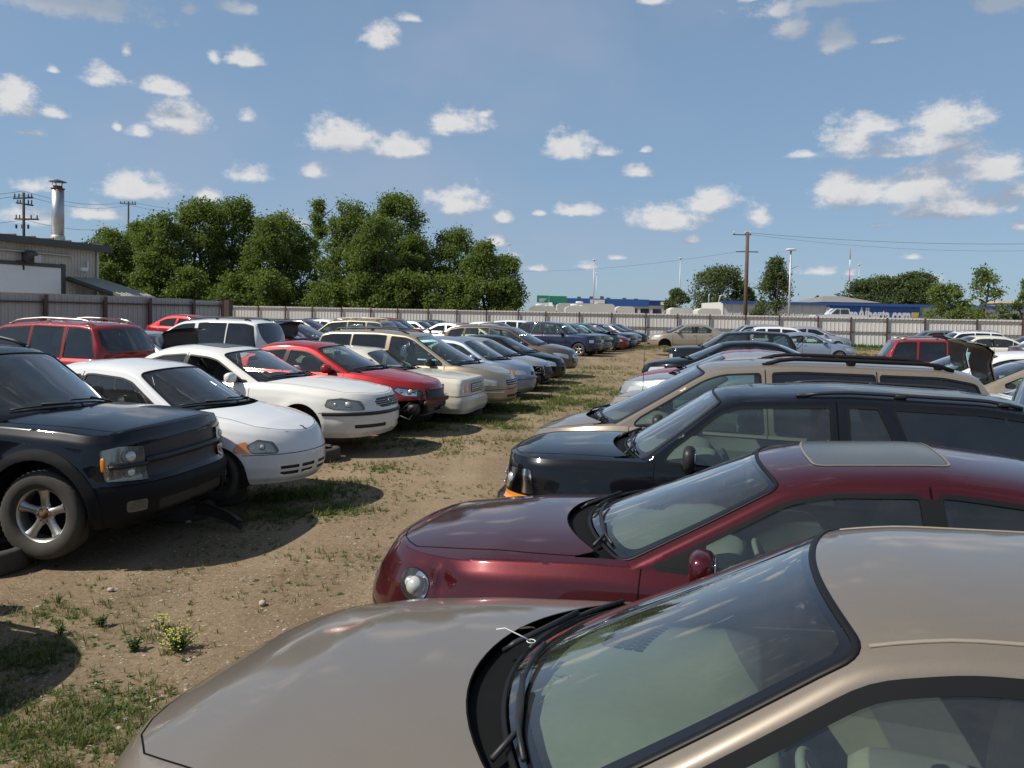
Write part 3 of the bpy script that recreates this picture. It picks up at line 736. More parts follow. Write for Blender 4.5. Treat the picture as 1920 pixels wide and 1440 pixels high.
    for i, (n_, poly) in enumerate(wregs):
        if n_ != 'win': continue
        w = wins[k][1]; k += 1
        Fi = F[lab == i + 1]
        if not len(Fi): continue
        b = part_from(V, Fi, fG, -.006, fl_); gm = w[5] if len(w) > 5 else 'glass'
        for sd, bb in ((1, b), (-1, b.mirrored())):
            if (gm == 'open' or (k - 1, sd) in p.get('open_win', ())): continue
            emit('window', bb, gm)
    if near: # pillar and door-frame gaps
        pg = Buf()
        for xb, xt in p.get('pillar_gap', []):
            zt = float(np.interp(xt, ix, iz)) + .05; pg.join(ribbon(fG, resample([(xb, float(sh.zshx(xb))), (xt, zt)], .05, False), .010, .0016, fl_).sym())
        if pg.n: pg.M = [1] * len(pg.F); body.join(pg)
    # ---------------- cap
    na = max(10, int(1.3 / step)); al = np.linspace(-.65, .65, na)
    outerC = np.concatenate([np.stack([al, np.zeros(na)], 1), np.stack([np.full(len(vs), .65), vs], 1)[1:-1], np.stack([al, np.full(na, sh.VL)], 1)[::-1], np.stack([np.full(len(vs), -.65), vs], 1)[::-1][1:-1]])
    pw_ = p.get('pillar_w', .93) * .65; vw, vr = sh.vw, sh.vr; rgw = p.get('rear_w', .90) * .65
    ws = fillet([(-pw_, -.02), (pw_, -.02), (pw_, vw), (-pw_, vw)], .07, 6)
    regsC = [('frit', ws), ('wscreen', fillet([(-pw_ + .035, .055), (pw_ - .035, .055), (pw_ - .035, vw - .03), (-pw_ + .035, vw - .03)], .07, 6))]
    if p.get('shade'): regsC.append(('shade', np.array([(-pw_ + .036, vw - .25), (pw_ - .036, vw - .25), (pw_ - .036, vw - .065), (pw_ - .075, vw - .032), (-pw_ + .075, vw - .032), (-pw_ + .036, vw - .065)])))
    rb = sh.VL - p.get('rear_base', .02)
    rg = fillet([(-rgw, vr), (rgw, vr), (rgw, rb), (-rgw, rb)], .07, 6); regsC += [('rfrit', rg), ('rglass', fillet([(-rgw + .035, vr + .03), (rgw - .035, vr + .03), (rgw - .035, rb - .04), (-rgw + .035, rb - .04)], .07, 6))]
    if p.get('sunroof'):
        a0, a1, v0, v1 = p['sunroof']; sr_ = fillet([(-a1 * .65, v0), (a1 * .65, v0), (a1 * .65, v1), (-a1 * .65, v1)], .06, 6); regsC += [('srim', offset(sr_, .010)), ('sglass', sr_)]
    inn = np.array([(f_ * .65, v_) for f_ in fracs(max(9, int(1.3 / step))) for v_ in vs[1:-1]])
    V, F, lab = cdt(outerC, regsC, step, inn, .010)
    fC = lambda U: sh.C(U)
    midi = np.argmin(np.abs(V[F].mean(1)[:, 1] - (vw + vr) / 2)); t_ = part_from(V, F[midi:midi + 1], fC); fc = bool(t_.N[0][0][2] < 0)
    nm = {n_: i + 1 for i, (n_, _) in enumerate(regsC)}
    body.join(part_from(V, F[lab == 0], fC, 0, fc))
    kw = emit('windshield', part_from(V, F[(lab == nm['wscreen'])], fC, -.003, fc), 'wglass')
    if p.get('shade') and (lab == nm['shade']).any(): emit('shade_band', part_from(V, F[lab == nm['shade']], fC, -.003, fc), 'GLASS_BLUE', kw)
    if (lab == nm['frit']).any(): emit('windshield_border', part_from(V, F[lab == nm['frit']], fC, -.002, fc), 'FRIT')
    if not p.get('no_rear_glass'): emit('rear_window', part_from(V, F[(lab == nm['rglass'])], fC, -.003, fc), p.get('rear_glass', 'glass'))
    if (lab == nm['rfrit']).any(): emit('rear_window_border', part_from(V, F[lab == nm['rfrit']], fC, -.002, fc), 'FRIT')
    if p.get('sunroof'):
        emit('sunroof_seal', part_from(V, F[lab == nm['srim']], fC, .003, fc), p.get('srim_mat', 'BLACKTRIM')); emit('sunroof', part_from(V, F[lab == nm['sglass']], fC, .001, fc), 'sunroof_glass')
    if near: # rubber round the windscreen
        emit('windshield_seal', ribbon(fC, resample(ws, .05), .022, .002, fc, True, height=.004), 'RUBBER')
        if p.get('roof_ditch'):
            for sd in (1, -1):
                emit('roof_moulding', ribbon(fC, resample([(sd * .89 * .65, vw + .02), (sd * .89 * .65, vr - .05)], .06, False), .010, .001, fc, height=.005), p.get('ditch_mat', 'paint'))
    emit('body', body, (p.get('body_mat', 'paint'), 'SEAM'))
    # ---------------- rack
    for rk in ([p['rack']] if p.get('rack') and mid else []):
        for sd in (1, -1):
            vv = np.linspace(rk['v0'], rk['v1'], 14); P = fC(np.stack([np.full(14, sd * rk['a'] * .65), vv], 1)); h = rk['h'] * np.minimum(1, np.minimum(np.arange(14), np.arange(13, -1, -1)) / 1.6) ** .6
            P[:, 2] += h + .01; rr = np.full(14, rk['r']); k = emit('roof_rail', tube(P, rr, 8), rk['mat'])
            for t in (0.5, 6.5, 12.5):
                i = int(t); q = P[i]; emit('rail_foot', sbox((q[0], q[1], q[2] - h[i] / 2), (.05, .018, h[i] / 2 + .012), 3, 6), rk['mat'], k)
        for vx in rk.get('bars', []):
            P = fC(np.stack([np.linspace(-rk['a'], rk['a'], 9) * .65, np.full(9, vx)], 1)); P[:, 2] += rk['h'] + .008; emit('roof_bar', tube(P, .014, 6), rk['mat'])
    # ---------------- inner shell, arches, floor
    un = Buf(); Wb = p['W']; Rw = p['Rw']
    if mid or detail == 0:
        xs = [sh.p['xr'] + .50, p['wr'] - Ra - .03, p['wr'] + Ra + .03, p['wf'] - Ra - .03, p['wf'] + Ra + .03, sh.p['xf'] - .62]
        ws_ = [Wb - .30, Wb - .32, Wb - .09, Wb - .32, Wb - .42]
        for x0, x1, w_ in zip(xs[:-1], xs[1:], ws_): boxb(x0, x1, -w_, w_, p.get('floor', .24), p.get('floor', .24) + .16, un)
        xa = sh.sx[0]
        boxb(xs[3] - .05, xs[4] - .05, -(Wb - .32), Wb - .32, .42, float(sh.zshx(p['wf'])) - .12, un)      # engine bay
        if p.get('deck', True): boxb(xs[0], sh.sx[-1] - .12, -(Wb - .32), Wb - .32, .4, float(sh.zshx(p['wr'])) - .1, un)
        emit('underbody', un, 'UNDER', smooth=False)
        for xw in (p['wf'], p['wr']):
            n = 16; th = np.linspace(-.35, math.pi + .35, n); Vv = []; 
            for t in th:
                for yy in (Wb - .012 - .03, Wb - .33): Vv.append((xw + (Ra + .005) * math.cos(t), yy, Rw + (Ra + .005) * math.sin(t)))
            Ff = [(2 * i, 2 * i + 2, 2 * i + 3, 2 * i + 1) for i in range(n - 1)]; c_ = len(Vv); Vv.append((xw, Wb - .33, Rw)); Ff += [(2 * i + 1, 2 * i + 3, c_) for i in range(n - 1)]
            ab = Buf().add(Vv, Ff)
            for bb_ in (ab, ab.mirrored()): emit('wheel_arch_liner', bb_, 'LINER', smooth=False)
    # ---------------- cabin
    xa, xc = float(sh.sx[0]), float(sh.sx[-1]); zbelt = float(sh.zshx((xa + xc) / 2))
    if mid:
        wy = float(sh.yshx(0)) - .10; fz = .38
        ib = Buf()
        for sd in (1, -1):
            x0, x1 = p.get('cab_r', xc + .25), xa - .02; xx = np.linspace(x0, x1, 9); V_ = []
            for x_ in xx: 
                for z_, dy in ((fz, -.05), (.6, -.03), (zbelt - .1, -.06), (float(sh.zshx(x_)) + .01, -.035)): V_.append((x_, sd * (float(sh.yshx(x_)) + dy), z_))
            F_ = [(i * 4 + j, (i + 1) * 4 + j, (i + 1) * 4 + j + 1, i * 4 + j + 1) for i in range(8) for j in range(3)]
            ib.add(V_, F_)
        emit('door_card', ib, 'interior', smooth=False)
        fb = Buf(); boxb(p.get('cab_r', xc + .25), xa - .1, -wy, wy, fz - .02, fz, fb); emit('cabin_floor', fb, 'INT_DARK', smooth=False)
        zd = float(sh.zshx(xa)) - .02; 
        # dashboard: top sheet from windscreen base back, with a rolled edge
        n = 13; V_ = []; F_ = []; ys = np.linspace(-1, 1, n); prof = [(.0, 0), (-.18, .0), (-.36, .015), (-.46, -.01), (-.49, -.07), (-.46, -.20), (-.40, -.34)]
        for y_ in ys:
            front = float(sh.C(np.array([[y_ * .65 * .93, 0.02]]))[0, 0]) - .03; zf = float(sh.C(np.array([[y_ * .65 * .93, 0.02]]))[0, 2]) - .035
            yy = y_ * (float(sh.yshx(xa - .1)) - .06)
            xe_ = xa - .46 - .04 * (1 - y_ ** 2)
            hump = .035 * math.exp(-((y_ - .42) / .2) ** 2)
            for i, (dx, dz) in enumerate(prof):
                t = -dx / .49; x_ = front + (xe_ - front) * min(1, t) if i < 5 else xe_ + (dx + .49); V_.append((x_, yy, zf + dz + hump * (0 < i < 5)))
        F_ = [(j * 7 + i, j * 7 + i + 1, (j + 1) * 7 + i + 1, (j + 1) * 7 + i) for j in range(n - 1) for i in range(6)]
        kd = emit('dashboard', Buf().add(V_, F_), 'dash')
        xe = xa - .50
        if near:
            # binnacle, vents, stalk
            emit('instrument_hood', sbox((xe + .10, .38, zd + .03), (.14, .20, .055), 3, 10), 'dash', kd)
            emit('instrument_panel', sbox((xe - .035, .38, zd - .03), (.02, .17, .06), 3, 8), 'INT_DARK', kd)
            for yy in (-.05, .08): emit('air_vent', sbox((xe - .03, yy, zd - .07), (.02, .05, .035), 5, 6), 'INT_DARK', kd)
            gv = Buf(); fx0 = float(sh.C(np.array([[0, 0.02]]))[0, 0])
            gy = p.get('grille_vent', 0.42)
            for i in range(9):
                for j in range(4):
                    x_ = fx0 - .20 - .04 * j - .10 * (abs(gy + i * .034 - .136) / .7) ** 2; y_ = -(gy + .034 * i - .136); z_ = float(sh.C(np.array([[0, .02]]))[0, 2]) - .035 + .004
                    boxb(x_ - .015, x_ + .015, y_ - .013, y_ + .013, z_, z_ + .003, gv)
            emit('defroster_grille', gv, 'INT_DARK', kd, smooth=False)
        # steering wheel
        cx_, cy_, cz_ = xe - .16, .38, zd - .08; tilt = R(25); cN = np.array([-math.cos(tilt), 0, math.sin(tilt)]); e1 = np.array([0, 1.0, 0]); e2 = np.cross(cN, e1)
        th = np.linspace(0, 2 * math.pi, 25); ring = [np.array([cx_, cy_, cz_]) + .185 * (e1 * math.cos(t) + e2 * math.sin(t)) for t in th]
        wb = tube(ring, .0155, 7, False)
        for a_ in (0.15, math.pi - .15, -math.pi / 2): wb.join(tube([np.array([cx_, cy_, cz_]), np.array([cx_, cy_, cz_]) + .18 * (e1 * math.cos(a_) + e2 * math.sin(a_))], .017, 6))
        wb.join(sbox((cx_ + .02, cy_, cz_), (.05, .075, .065), 3, 8)); wb.join(tube([(cx_, cy_, cz_), (xe + .05, cy_, zd - .16)], .03, 8))
        emit('steering_wheel', wb, p.get('sw_mat', 'INT_DARK'))
        rs = p.get('seat_rows', [xe - .75, xe - 1.6]); zs0 = p.get('seat_z', .52); hh = p.get('seat_h', zbelt + .18)
        for r_, sx_ in enumerate(rs):
            ysd = (.37, -.37) if r_ == 0 else (.40, 0.0, -.40)
            if r_ > 0:
                emit('rear_seat', sbox((sx_ + .20, 0, zs0), (.27, .62, .11), 4, 8).join(sbox((sx_ - .10, 0, (zs0 + hh - .1) / 2), (.10, .62, (hh - .1 - zs0) / 2 + .05), 4, 8)), 'seat')
            else:
                for yy in ysd:
                    rot = Matrix.Rotation(R(-12), 3, 'Y')
                    ks_ = emit('seat', sbox((sx_ + .22, yy, zs0), (.27, .25, .10), 4, 7).join(sbox((sx_ - .09, yy, (zs0 + hh) / 2), (.085, .24, (hh - zs0) / 2 + .02), 3.6, 7, rot)), 'seat')
                    emit('headrest', sbox((sx_ - .20, yy, hh + .10), (.055, .125, .085), 3.2, 8), 'seat', ks_)
        if near:
            c = fC(np.array([[0, vw - .10]]))[0]; emit('rear_view_mirror', sbox((c[0] - .08, 0, c[2] - .09), (.02, .125, .035), 4, 8).join(tube([(c[0] - .06, 0, c[2] - .08), (c[0] - .02, 0, c[2] - .01)], .01, 6)), 'INT_DARK')
            U_ = V; hl = part_from(V, F[lab == 0], fC, -.035, fc); hl = Buf().add(np.concatenate(hl.V), [f for f in (tuple(reversed(f)) for f in hl.F)]); emit('headliner', hl, 'headliner')
    # ---------------- mirrors
    if not p.get('no_mirror'):
        mx = xa - p.get('mir_x', .32); 
        for sd in (1, -1):
            if p.get('mirror_side') and sd not in p['mirror_side']: continue
            yy = float(sh.yshx(mx)); zz = float(sh.zshx(mx)) + .075
            ms = p.get('mir_s', (.065, .11, .082))
            k = emit('mirror', sbox((mx - .02, sd * (yy + .115), zz), ms, 2.9, 10), p.get('mirror_mat', 'paint'))
            if mid:
                emit('mirror_arm', sbox((mx + .0, sd * (yy + .01), zz - .05), (.05, .07, .022), 3, 6), 'BLACK', k)
                emit('mirror_glass', sbox((mx - .02 - ms[0] * .93, sd * (yy + .115), zz), (.006, ms[1] * .82, ms[2] * .8), 3, 6), 'BOWL', k)
    # ---------------- wipers
    if mid and not p.get('no_wipers'):
        for (y0, y1) in ((.62, -.02), (-.02, -.60)):
            aa_ = np.linspace(y0, y1, 8) / float(sh.yshx(xa)) ; vv = np.linspace(.02, .07, 8); P = fC(np.stack([aa_ * .65, vv], 1)); P[:, 2] += .014; P[:, 0] += .012
            k = emit('wiper', tube(P, .009, 5), 'BLACK')
            q = fC(np.array([[y0 / float(sh.yshx(xa)) * .65, .0]]))[0]; emit('wiper_arm', tube([(q[0] + .09, q[1] * .98, q[2] - .0), (q[0] + .05, q[1] * .8, q[2] + .035), tuple(P[4] + [0, 0, .018])], .011, 5), 'BLACK', k)
    if p.get('extra'): p['extra'](sh, emit, rows)
    GEO[key] = (sh, rows); return GEO[key]

# ------------------------------------------------------------------ wheels
WHEELS = {}
def wheel_mesh(kind, Rr, w, rim, near):
    key = (kind, Rr, w, rim, near)
    if key in WHEELS: return WHEELS[key]
    n = 64 if near else 20; h = w / 2
    prof = [(rim, -h * .78), (rim + .012, -h * .9), (rim + (Rr - rim) * .35, -h * 1.03), (rim + (Rr - rim) * .7, -h), (Rr * .975, -h * .86), (Rr * .997, -h * .55), (Rr, 0), (Rr * .997, h * .55), (Rr * .975, h * .86), (rim + (Rr - rim) * .7, h), (rim + (Rr - rim) * .35, h * 1.03), (rim + .012, h * .9), (rim, h * .78)]
    if near: prof = prof[:6] + [(Rr, -h * .4), (Rr * .972, -h * .34), (Rr * .972, -h * .26), (Rr, -h * .2), (Rr, -.006), (Rr * .972, -.004), (Rr * .972, .004), (Rr, .006), (Rr, h * .2), (Rr * .972, h * .26), (Rr * .972, h * .34), (Rr, h * .4)] + prof[7:]
    mod = (lambda i, j: (1 - .022 * (j % 2) if i in (4, 5, 6, len(prof) - 7, len(prof) - 6, len(prof) - 5) else 1)) if near else None
    t = lathe(prof, n if not near else 96, mod)
    me_t = t.mesh('tyre', [TYRE])
    r = Buf()
    if kind != 'none':
        barrel = lathe([(rim + .004, h * .8), (rim * .97, h * .74), (rim * .93, h * .55), (rim * .90, -h * .1), (rim * .88, -h * .7)], n); r.join(barrel)
    if kind == 'alloy5':
        for k in range(5):
            a = 2 * math.pi * k / 5 + .3; ca, sa = math.cos(a), math.sin(a)
            sec = [(.055, .046, h * .50), (rim * .45, .034, h * .52), (rim * .72, .036, h * .60), (rim * .93, .052, h * .70)]; V = []
            for (rr, hw_, y) in sec:
                for (q, yy) in ((-hw_, y - .03), (-hw_ * .62, y + .004), (hw_ * .62, y + .004), (hw_, y - .03)): V.append((rr * ca - q * sa, yy, rr * sa + q * ca))
            F = [(i * 4 + j, i * 4 + j + 1, (i + 1) * 4 + j + 1, (i + 1) * 4 + j) for i in range(3) for j in range(3)]; r.add(V, [tuple(reversed(f)) for f in F])
        r.join(lathe([(.0, h * .50), (.035, h * .50), (.072, h * .53), (.078, h * .40)], 24))
        r.add(*[x for x in (lathe([(rim * .88, -h * .1), (.06, -h * .1)], n).V[0], lathe([(rim * .88, -h * .1), (.06, -h * .1)], n).F)], mat=1)
        hub = lathe([(.0, h * .56), (.034, h * .55), (.036, h * .5)], 16); r.add(hub.V[0], hub.F, mat=2)
        for k in range(6):
            a = 2 * math.pi * k / 6; b = sbox((.055 * math.cos(a), h * .53, .055 * math.sin(a)), (.008, .012, .008), 2.5, 5); r.add(b.V[0], b.F, mat=2)
    elif kind == 'hubcap':
        r.join(lathe([(rim * .95, h * .72), (rim * .80, h * .66), (rim * .74, h * .55), (rim * .45, h * .62), (.06, h * .72), (0, h * .73)], n, lambda i, j: 1))
        for k in range(7):
            a = 2 * math.pi * k / 7; b = sbox((rim * .6 * math.cos(a), h * .60, rim * .6 * math.sin(a)), (.03, .012, .03), 2.5, 5); r.add(b.V[0], b.F, mat=1)
    elif kind == 'steel':
        r.join(lathe([(rim * .93, h * .3), (rim * .8, h * .15), (rim * .6, h * .35), (rim * .35, h * .45), (.06, h * .25), (.05, h * .3), (0, h * .3)], n))
        for k in range(8):
            a = 2 * math.pi * k / 8; b = sbox((rim * .68 * math.cos(a), h * .29, rim * .68 * math.sin(a)), (.018, .01, .018), 2.5, 5); r.add(b.V[0], b.F, mat=1)
    mats = {'alloy5': ALLOY, 'hubcap': SILVERCAP, 'steel': STEEL}.get(kind, STEEL)
    me_r = r.mesh('rim', [mats, LINER, RUST], weld=False) if r.n else None
    WHEELS[key] = (me_t, me_r); return WHEELS[key]

def link(name, me, parent=None, loc=(0, 0, 0), rot=(0, 0, 0)):
    o = bpy.data.objects.new(name, me); COL.objects.link(o); o.location = loc; o.rotation_euler = rot
    if parent is not None: o.parent = parent
    return o
def thing(name, label, cat, loc=(0, 0, 0), rot=(0, 0, 0), group=None, me=None, kind=None):
    o = link(name, me, None, loc, rot)
    if label: o['label'] = label
    if cat: o['category'] = cat
    if group: o['group'] = group
    if kind: o['kind'] = kind
    return o
def place_car(key, spec, loc, yaw, label, paintmat, cat='car', group='scrap cars parked in the yard', name='parked_car', step=.06, detail=2,
              mats=None, wheel=('steel', .315, .20, .20), wheels='frfr', pitch=0.0, roll=0.0, hinges=None, steer=0.0, skip=()):
    sh, rows = build_geo(key, spec, step, detail)
    mm = {'paint': paintmat, 'glass': GLASS if detail else GLASS_TINT, 'wglass': GLASS if detail else GLASS_MID, 'tint': GLASS_TINT, 'GLASS_BLUE': GLASS_BLUE, 'sunroof_glass': simple('sunroof_glass', (.075, .078, .072), .22, spec=.35),
          'interior': INT_GREY, 'dash': INT_GREY, 'seat': SEAT_GREY, 'headliner': INT_GREY, 'trim': BLACKTRIM, 'BLACK': BLACK, 'BLACKTRIM': BLACKTRIM, 'FRIT': FRIT, 'RUBBER': RUBBER, 'SEAM': SEAM, 'COWL': COWLM, 'DITCH': DITCH, 'WORN': WORN,
          'CHROME': CHROME, 'LINER': LINER, 'UNDER': UNDER, 'RUST': RUST, 'INT_DARK': INT_DARK, 'AMBER': AMBER, 'REDLENS': REDLENS, 'BOWL': BOWL, 'MILKY': MILKY, 'LENS': LENS if detail >= 2 else MILKY, 'LENS_OLD': LENS_OLD if detail >= 2 else MILKY,
          'WHITEPL': WHITEPL, 'ALLOY': ALLOY, 'grille': BLACK, 'INT_BEIGE': INT_BEIGE}
    if mats: mm.update(mats)
    rx = Matrix.Rotation(R(yaw), 4, 'Z') @ Matrix.Rotation(R(-pitch), 4, 'Y') @ Matrix.Rotation(R(roll), 4, 'X')
    root = thing(name, label, cat, loc, rx.to_euler(), group)
    objs = []
    for i, r_ in enumerate(rows):
        if r_['name'] in skip: objs.append(None); continue
        par = root if r_['parent'] is None else (objs[r_['parent']] or root)
        o = link(r_['name'], r_['mesh'], par); objs.append(o)
        for s_, m_ in zip(o.material_slots, r_['mats']): s_.link = 'OBJECT'; s_.material = mm[m_] if isinstance(m_, str) else m_
        if r_['label']: o['label'] = r_['label']
        if hinges and r_['name'] in hinges and 'hinge' in r_:
            hx, hz = r_['hinge']; a = hinges[r_['name']]; M_ = Matrix.Translation((hx, 0, hz)) @ Matrix.Rotation(R(a), 4, 'Y') @ Matrix.Translation((-hx, 0, -hz)); o.matrix_local = M_
    p = spec; kind, Rr, w, rim = wheel; i = 0
    mt, mr = wheel_mesh(kind, Rr, w, rim, detail >= 2)
    for xw, front in ((p['wf'], 1), (p['wr'], 0)):
        for sd in (1, -1):
            c = wheels[i]; i += 1
            if c == '-':   # bare hub
                if detail >= 1: link('wheel_hub', wheel_mesh('steel', .14, .06, .13, False)[0], root, (xw, sd * (p['W'] - .20), p['Rw']))
                continue
            rz = (0 if sd > 0 else math.pi) + (R(steer) if front else 0)
            t = link('wheel', mt, root, (xw, sd * (p['W'] - .025 - w / 2), p['Rw']), (0, 0, rz))
            if mr: link('rim', mr, t)
    return root

def cab(spec, dx, **kw):
    d = dict(spec); f = lambda x: x + dx * min(1, max(0, (x + 2.0) / 2.2))
    d['sil'] = [(f(x), z) for x, z in spec['sil']]; d['win'] = [tuple(f(v) for v in w[:4]) + tuple(w[4:]) for w in spec['win']]; d['doors'] = [(f(a), f(b)) for a, b in spec['doors']]
    d['xw'] = f(spec['xw']); d['xg'] = f(spec['xg']); d['pillar_gap'] = [(f(a), f(b)) for a, b in spec.get('pillar_gap', [])]; d.update(kw); return d
# ------------------------------------------------------------------ car models
def mk(base, **kw):
    d = dict(base); d.update(kw); return d
PF = [(0, -.10), (.12, -.03), (.35, 0), (.6, -.01), (.8, -.05), (1, -.12)]
PS = [(0, -.09), (.1, -.03), (.3, 0), (.55, .002), (.75, -.014), (.9, -.045), (1, -.100)]
PR = [(0, -.12), (.15, -.02), (.4, 0), (.65, -.03), (1, -.10)]
def rect(s0, s1, z0, z1, r=.02, sk=0.0): return fillet([(s0, z0), (s1, z0 + sk), (s1, z1 + sk), (s0, z1)], r, 4)
SEDAN = dict(W=.925, xf=2.50, xr=-2.50, wf=1.43, wr=-1.33, Rw=.32, Ra=.37, nf=2.15, nr=2.5, af=1.15, ar=.75, taper=.05, rtaper=.06, pf=PF, ps=PS, pr=PR,
    zc=[(-2.5, .90), (-2.3, .985), (-1.8, 1.03), (-1.0, 1.03), (.9, 1.01), (1.2, .985), (1.7, .925), (2.1, .845), (2.35, .755), (2.5, .665)],
    d=[(-2.5, .05), (-1.6, .11), (0, .125), (1.2, .115), (2.0, .14), (2.5, .05)], pw=2.6, zb=[(0, .20), (.15, .18), (.5, .20), (1, .26)],
    sil=[(.95, None), (.24, 1.315), (.02, 1.365), (-.5, 1.395), (-.95, 1.365), (-1.2, 1.30), (-1.95, None)], xw=.24, xg=-1.12, bulge=[.34, .12, -.08, -.24], crown=[.045, .055, .045],
    tumble=.36, tcurve=.22, hood_w=(.74, .60), cowl=.15, hood_lip=.05, rail=.085, gtap=(.10, .06),
    win=[(-.40, .84, -.36, .80, .03), (-1.22, -.50, -1.30, -.46, .04), (-1.62, -1.30, -1.62, -1.36, .03)],
    doors=[(-.45, .90), (-1.36, -.45)], bumper_z=(.52, .47), pillar_gap=[(-.45, -.41)], black_pillar=True, sail=.60)
def lamps(hl=None, tail=None, grille=None, extra=()):
    out = []
    if hl: out.append(hl)
    if tail: out.append(tail)
    if grille: out.append(grille)
    return out + list(extra)
def hl(poly, mat='LENS', bowl=((0, 0, .05),)): return dict(name='headlight', poly=poly, mat=mat, split=True, bowl=bowl, push=.004)
def tail(sh_S, w, z0, z1, depth=.25): return dict(name='taillight', poly=rect(sh_S - w, sh_S - .12, z0, z1, .03), mat='REDLENS', split=True, push=.004)
def amb(poly, mat='AMBER'): return dict(name='turn_signal', poly=poly, mat=mat, split=True, push=.006)
def pan(name, poly, mat, push=0.0, split=False): return dict(name=name, poly=poly, mat=mat, push=push, split=split)
def SS(p): return Shell(mk(p, patch=[])).S

def grille_bars(s1, z0, z1, n, mat='CHROME', r=.006, vert=0, push=.01):
    def f(sh, emit, rows):
        b = Buf()
        for i in range(n):
            z = z0 + (z1 - z0) * (i + .5) / n; L = np.stack([np.linspace(-s1, s1, 17), np.full(17, z)], 1); P = sh.B(L); P[:, 0] += push; b.join(tube(P, r, 5))
        for i in range(vert):
            y = -s1 + 2 * s1 * (i + .5) / vert; L = np.stack([np.full(4, y), np.linspace(z0, z1, 4)], 1); P = sh.B(L); P[:, 0] += push; b.join(tube(P, r, 5))
        emit('grille_bars', b, mat)
    return f
# --- round-nosed family sedan (first two cars of the near row)
def dent(x, y, z):
    # creased dent high on the near front wing
    e = ((x - 2.02) / .12) ** 2 + ((z - .77) / .085) ** 2
    return np.where(y > 0, -.040 * np.exp(-e) + .032 * np.exp(-((x - 2.02) / .028) ** 2 - ((z - .77) / .06) ** 2), 0)
S0 = SS(SEDAN)
TAURUS = mk(SEDAN, sunroof=None, mirror_side=(1, -1), patch=[hl(ellipse(1.02, .60, .125, .085, 22, .25), 'LENS', ((.0, .0, .055), (-.22, .05, .035))),
    amb(rect(.98, 1.16, .445, .47, .008)), pan('grille', rect(0, .30, .50, .60, .05), 'grille'), tail(S0, .62, .62, .80)], extra=grille_bars(.27, .51, .59, 3))
TAURUS.update(rail=.055, sw_mat='dash', xf=2.66, wf=1.52, Ra=.39, af=1.1, nf=2.35, zc=[(-2.5, .92), (-2.3, 1.0), (-1.8, 1.05), (-1.0, 1.05), (.9, 1.045), (1.2, 1.03), (1.7, .99), (2.1, .93), (2.35, .885), (2.53, .82), (2.66, .71)],
    sil=[(.95, None), (.24, 1.36), (.02, 1.41), (-.5, 1.445), (-.95, 1.41), (-1.2, 1.34), (-1.95, None)], d=[(-2.5, .05), (-1.6, .11), (0, .125), (1.2, .105), (2.0, .11), (2.35, .10), (2.66, .03)],
    pf=[(0, -.16), (.14, -.04), (.40, 0), (.55, -.005), (.75, -.06), (1, -.17)])
TAURUS['patch'] = [hl(ellipse(.99, .715, .115, .080, 22, -.2), 'LENS', ((.0, .0, .055), (-.22, .05, .035))), amb(rect(1.0, 1.20, .425, .455, .008)), pan('grille', rect(0, .30, .50, .60, .05), 'grille'), tail(SS(TAURUS), .62, .62, .80)]
MAROON = mk(TAURUS, sunroof=(0, .66, 1.03, 1.60), bump=dent, srim_mat='WORN', trim_mat='RUBBER', pillar_gap=[(-.45, -.41)])
BEIGE = mk(TAURUS, trim_w=.038, trim_mat='RUBBER', ditch_mat='DITCH', patch=[hl(ellipse(1.05, .50, .12, .06, 22, -.1), 'LENS', ((.0, .0, .05),)), tail(SS(TAURUS), .62, .62, .80)], extra=None, xf=2.82, af=1.0, nf=2.7, hood_w=(.80, .80), hood_lip=.015, sil=[(.97, None), (.26, 1.385), (.04, 1.43), (-.5, 1.462), (-.95, 1.43), (-1.2, 1.37), (-1.95, None)], zc=[(-2.5, .92), (-2.3, 1.0), (-1.8, 1.05), (-1.0, 1.05), (.9, 1.03), (1.2, .995), (1.7, .945), (2.1, .885), (2.4, .81), (2.65, .71), (2.82, .58)], shade=True, roof_ditch=True, grille_vent=.40)
# --- black compact SUV
SUVB = mk(SEDAN, rail=.052, sail=None, black_pillar=False, W=.88, xf=2.30, xr=-2.20, wf=1.36, wr=-1.22, Rw=.35, Ra=.40, nf=2.6, nr=4, af=.68, ar=.40, taper=.04, rtaper=.03,
    zc=[(-2.25, 1.05), (.85, 1.11), (1.0, 1.11), (1.5, 1.10), (1.95, 1.07), (2.15, 1.02), (2.30, .92)], d=[(-2.2, .05), (0, .07), (1, .07), (2.0, .09), (2.30, .04)], pw=3.2, zb=[(0, .36), (.5, .33), (1, .38)],
    pf=[(0, -.08), (.1, 0), (.42, 0), (.46, -.07), (1, -.12)], ps=[(0, -.07), (.15, -.015), (.4, 0), (.75, -.004), (.92, -.022), (1, -.060)], pr=[(0, -.06), (.2, 0), (.45, 0), (.5, -.06), (1, -.08)],
    sil=[(.92, None), (.38, 1.50), (.22, 1.555), (-.6, 1.60), (-1.5, 1.585), (-1.85, 1.545), (-2.14, None)], silk=10, xw=.34, xg=-1.88, bulge=[.24, .09, -.05, -.08], crown=[.04, .05, .03], tumble=.24, tcurve=.10,
    deck=False, hood_w=(.72, .64), cowl=.12, win=[(-.46, .78, -.44, .7, .03), (-1.0, -.60, -.78, -.58, .03, 'glass'), (-2.02, -1.08, -1.86, -.90, .04, 'tint')], doors=[(-.52, .84)], bumper_z=(.60, .60), rbumper_z=(.62, .62), sill=.40,
    rear_base=.05, rear_w=.88, flare=.03, gtap=(.04, .01), pillar_gap=[(-.52, -.49)], cab_r=-1.95)
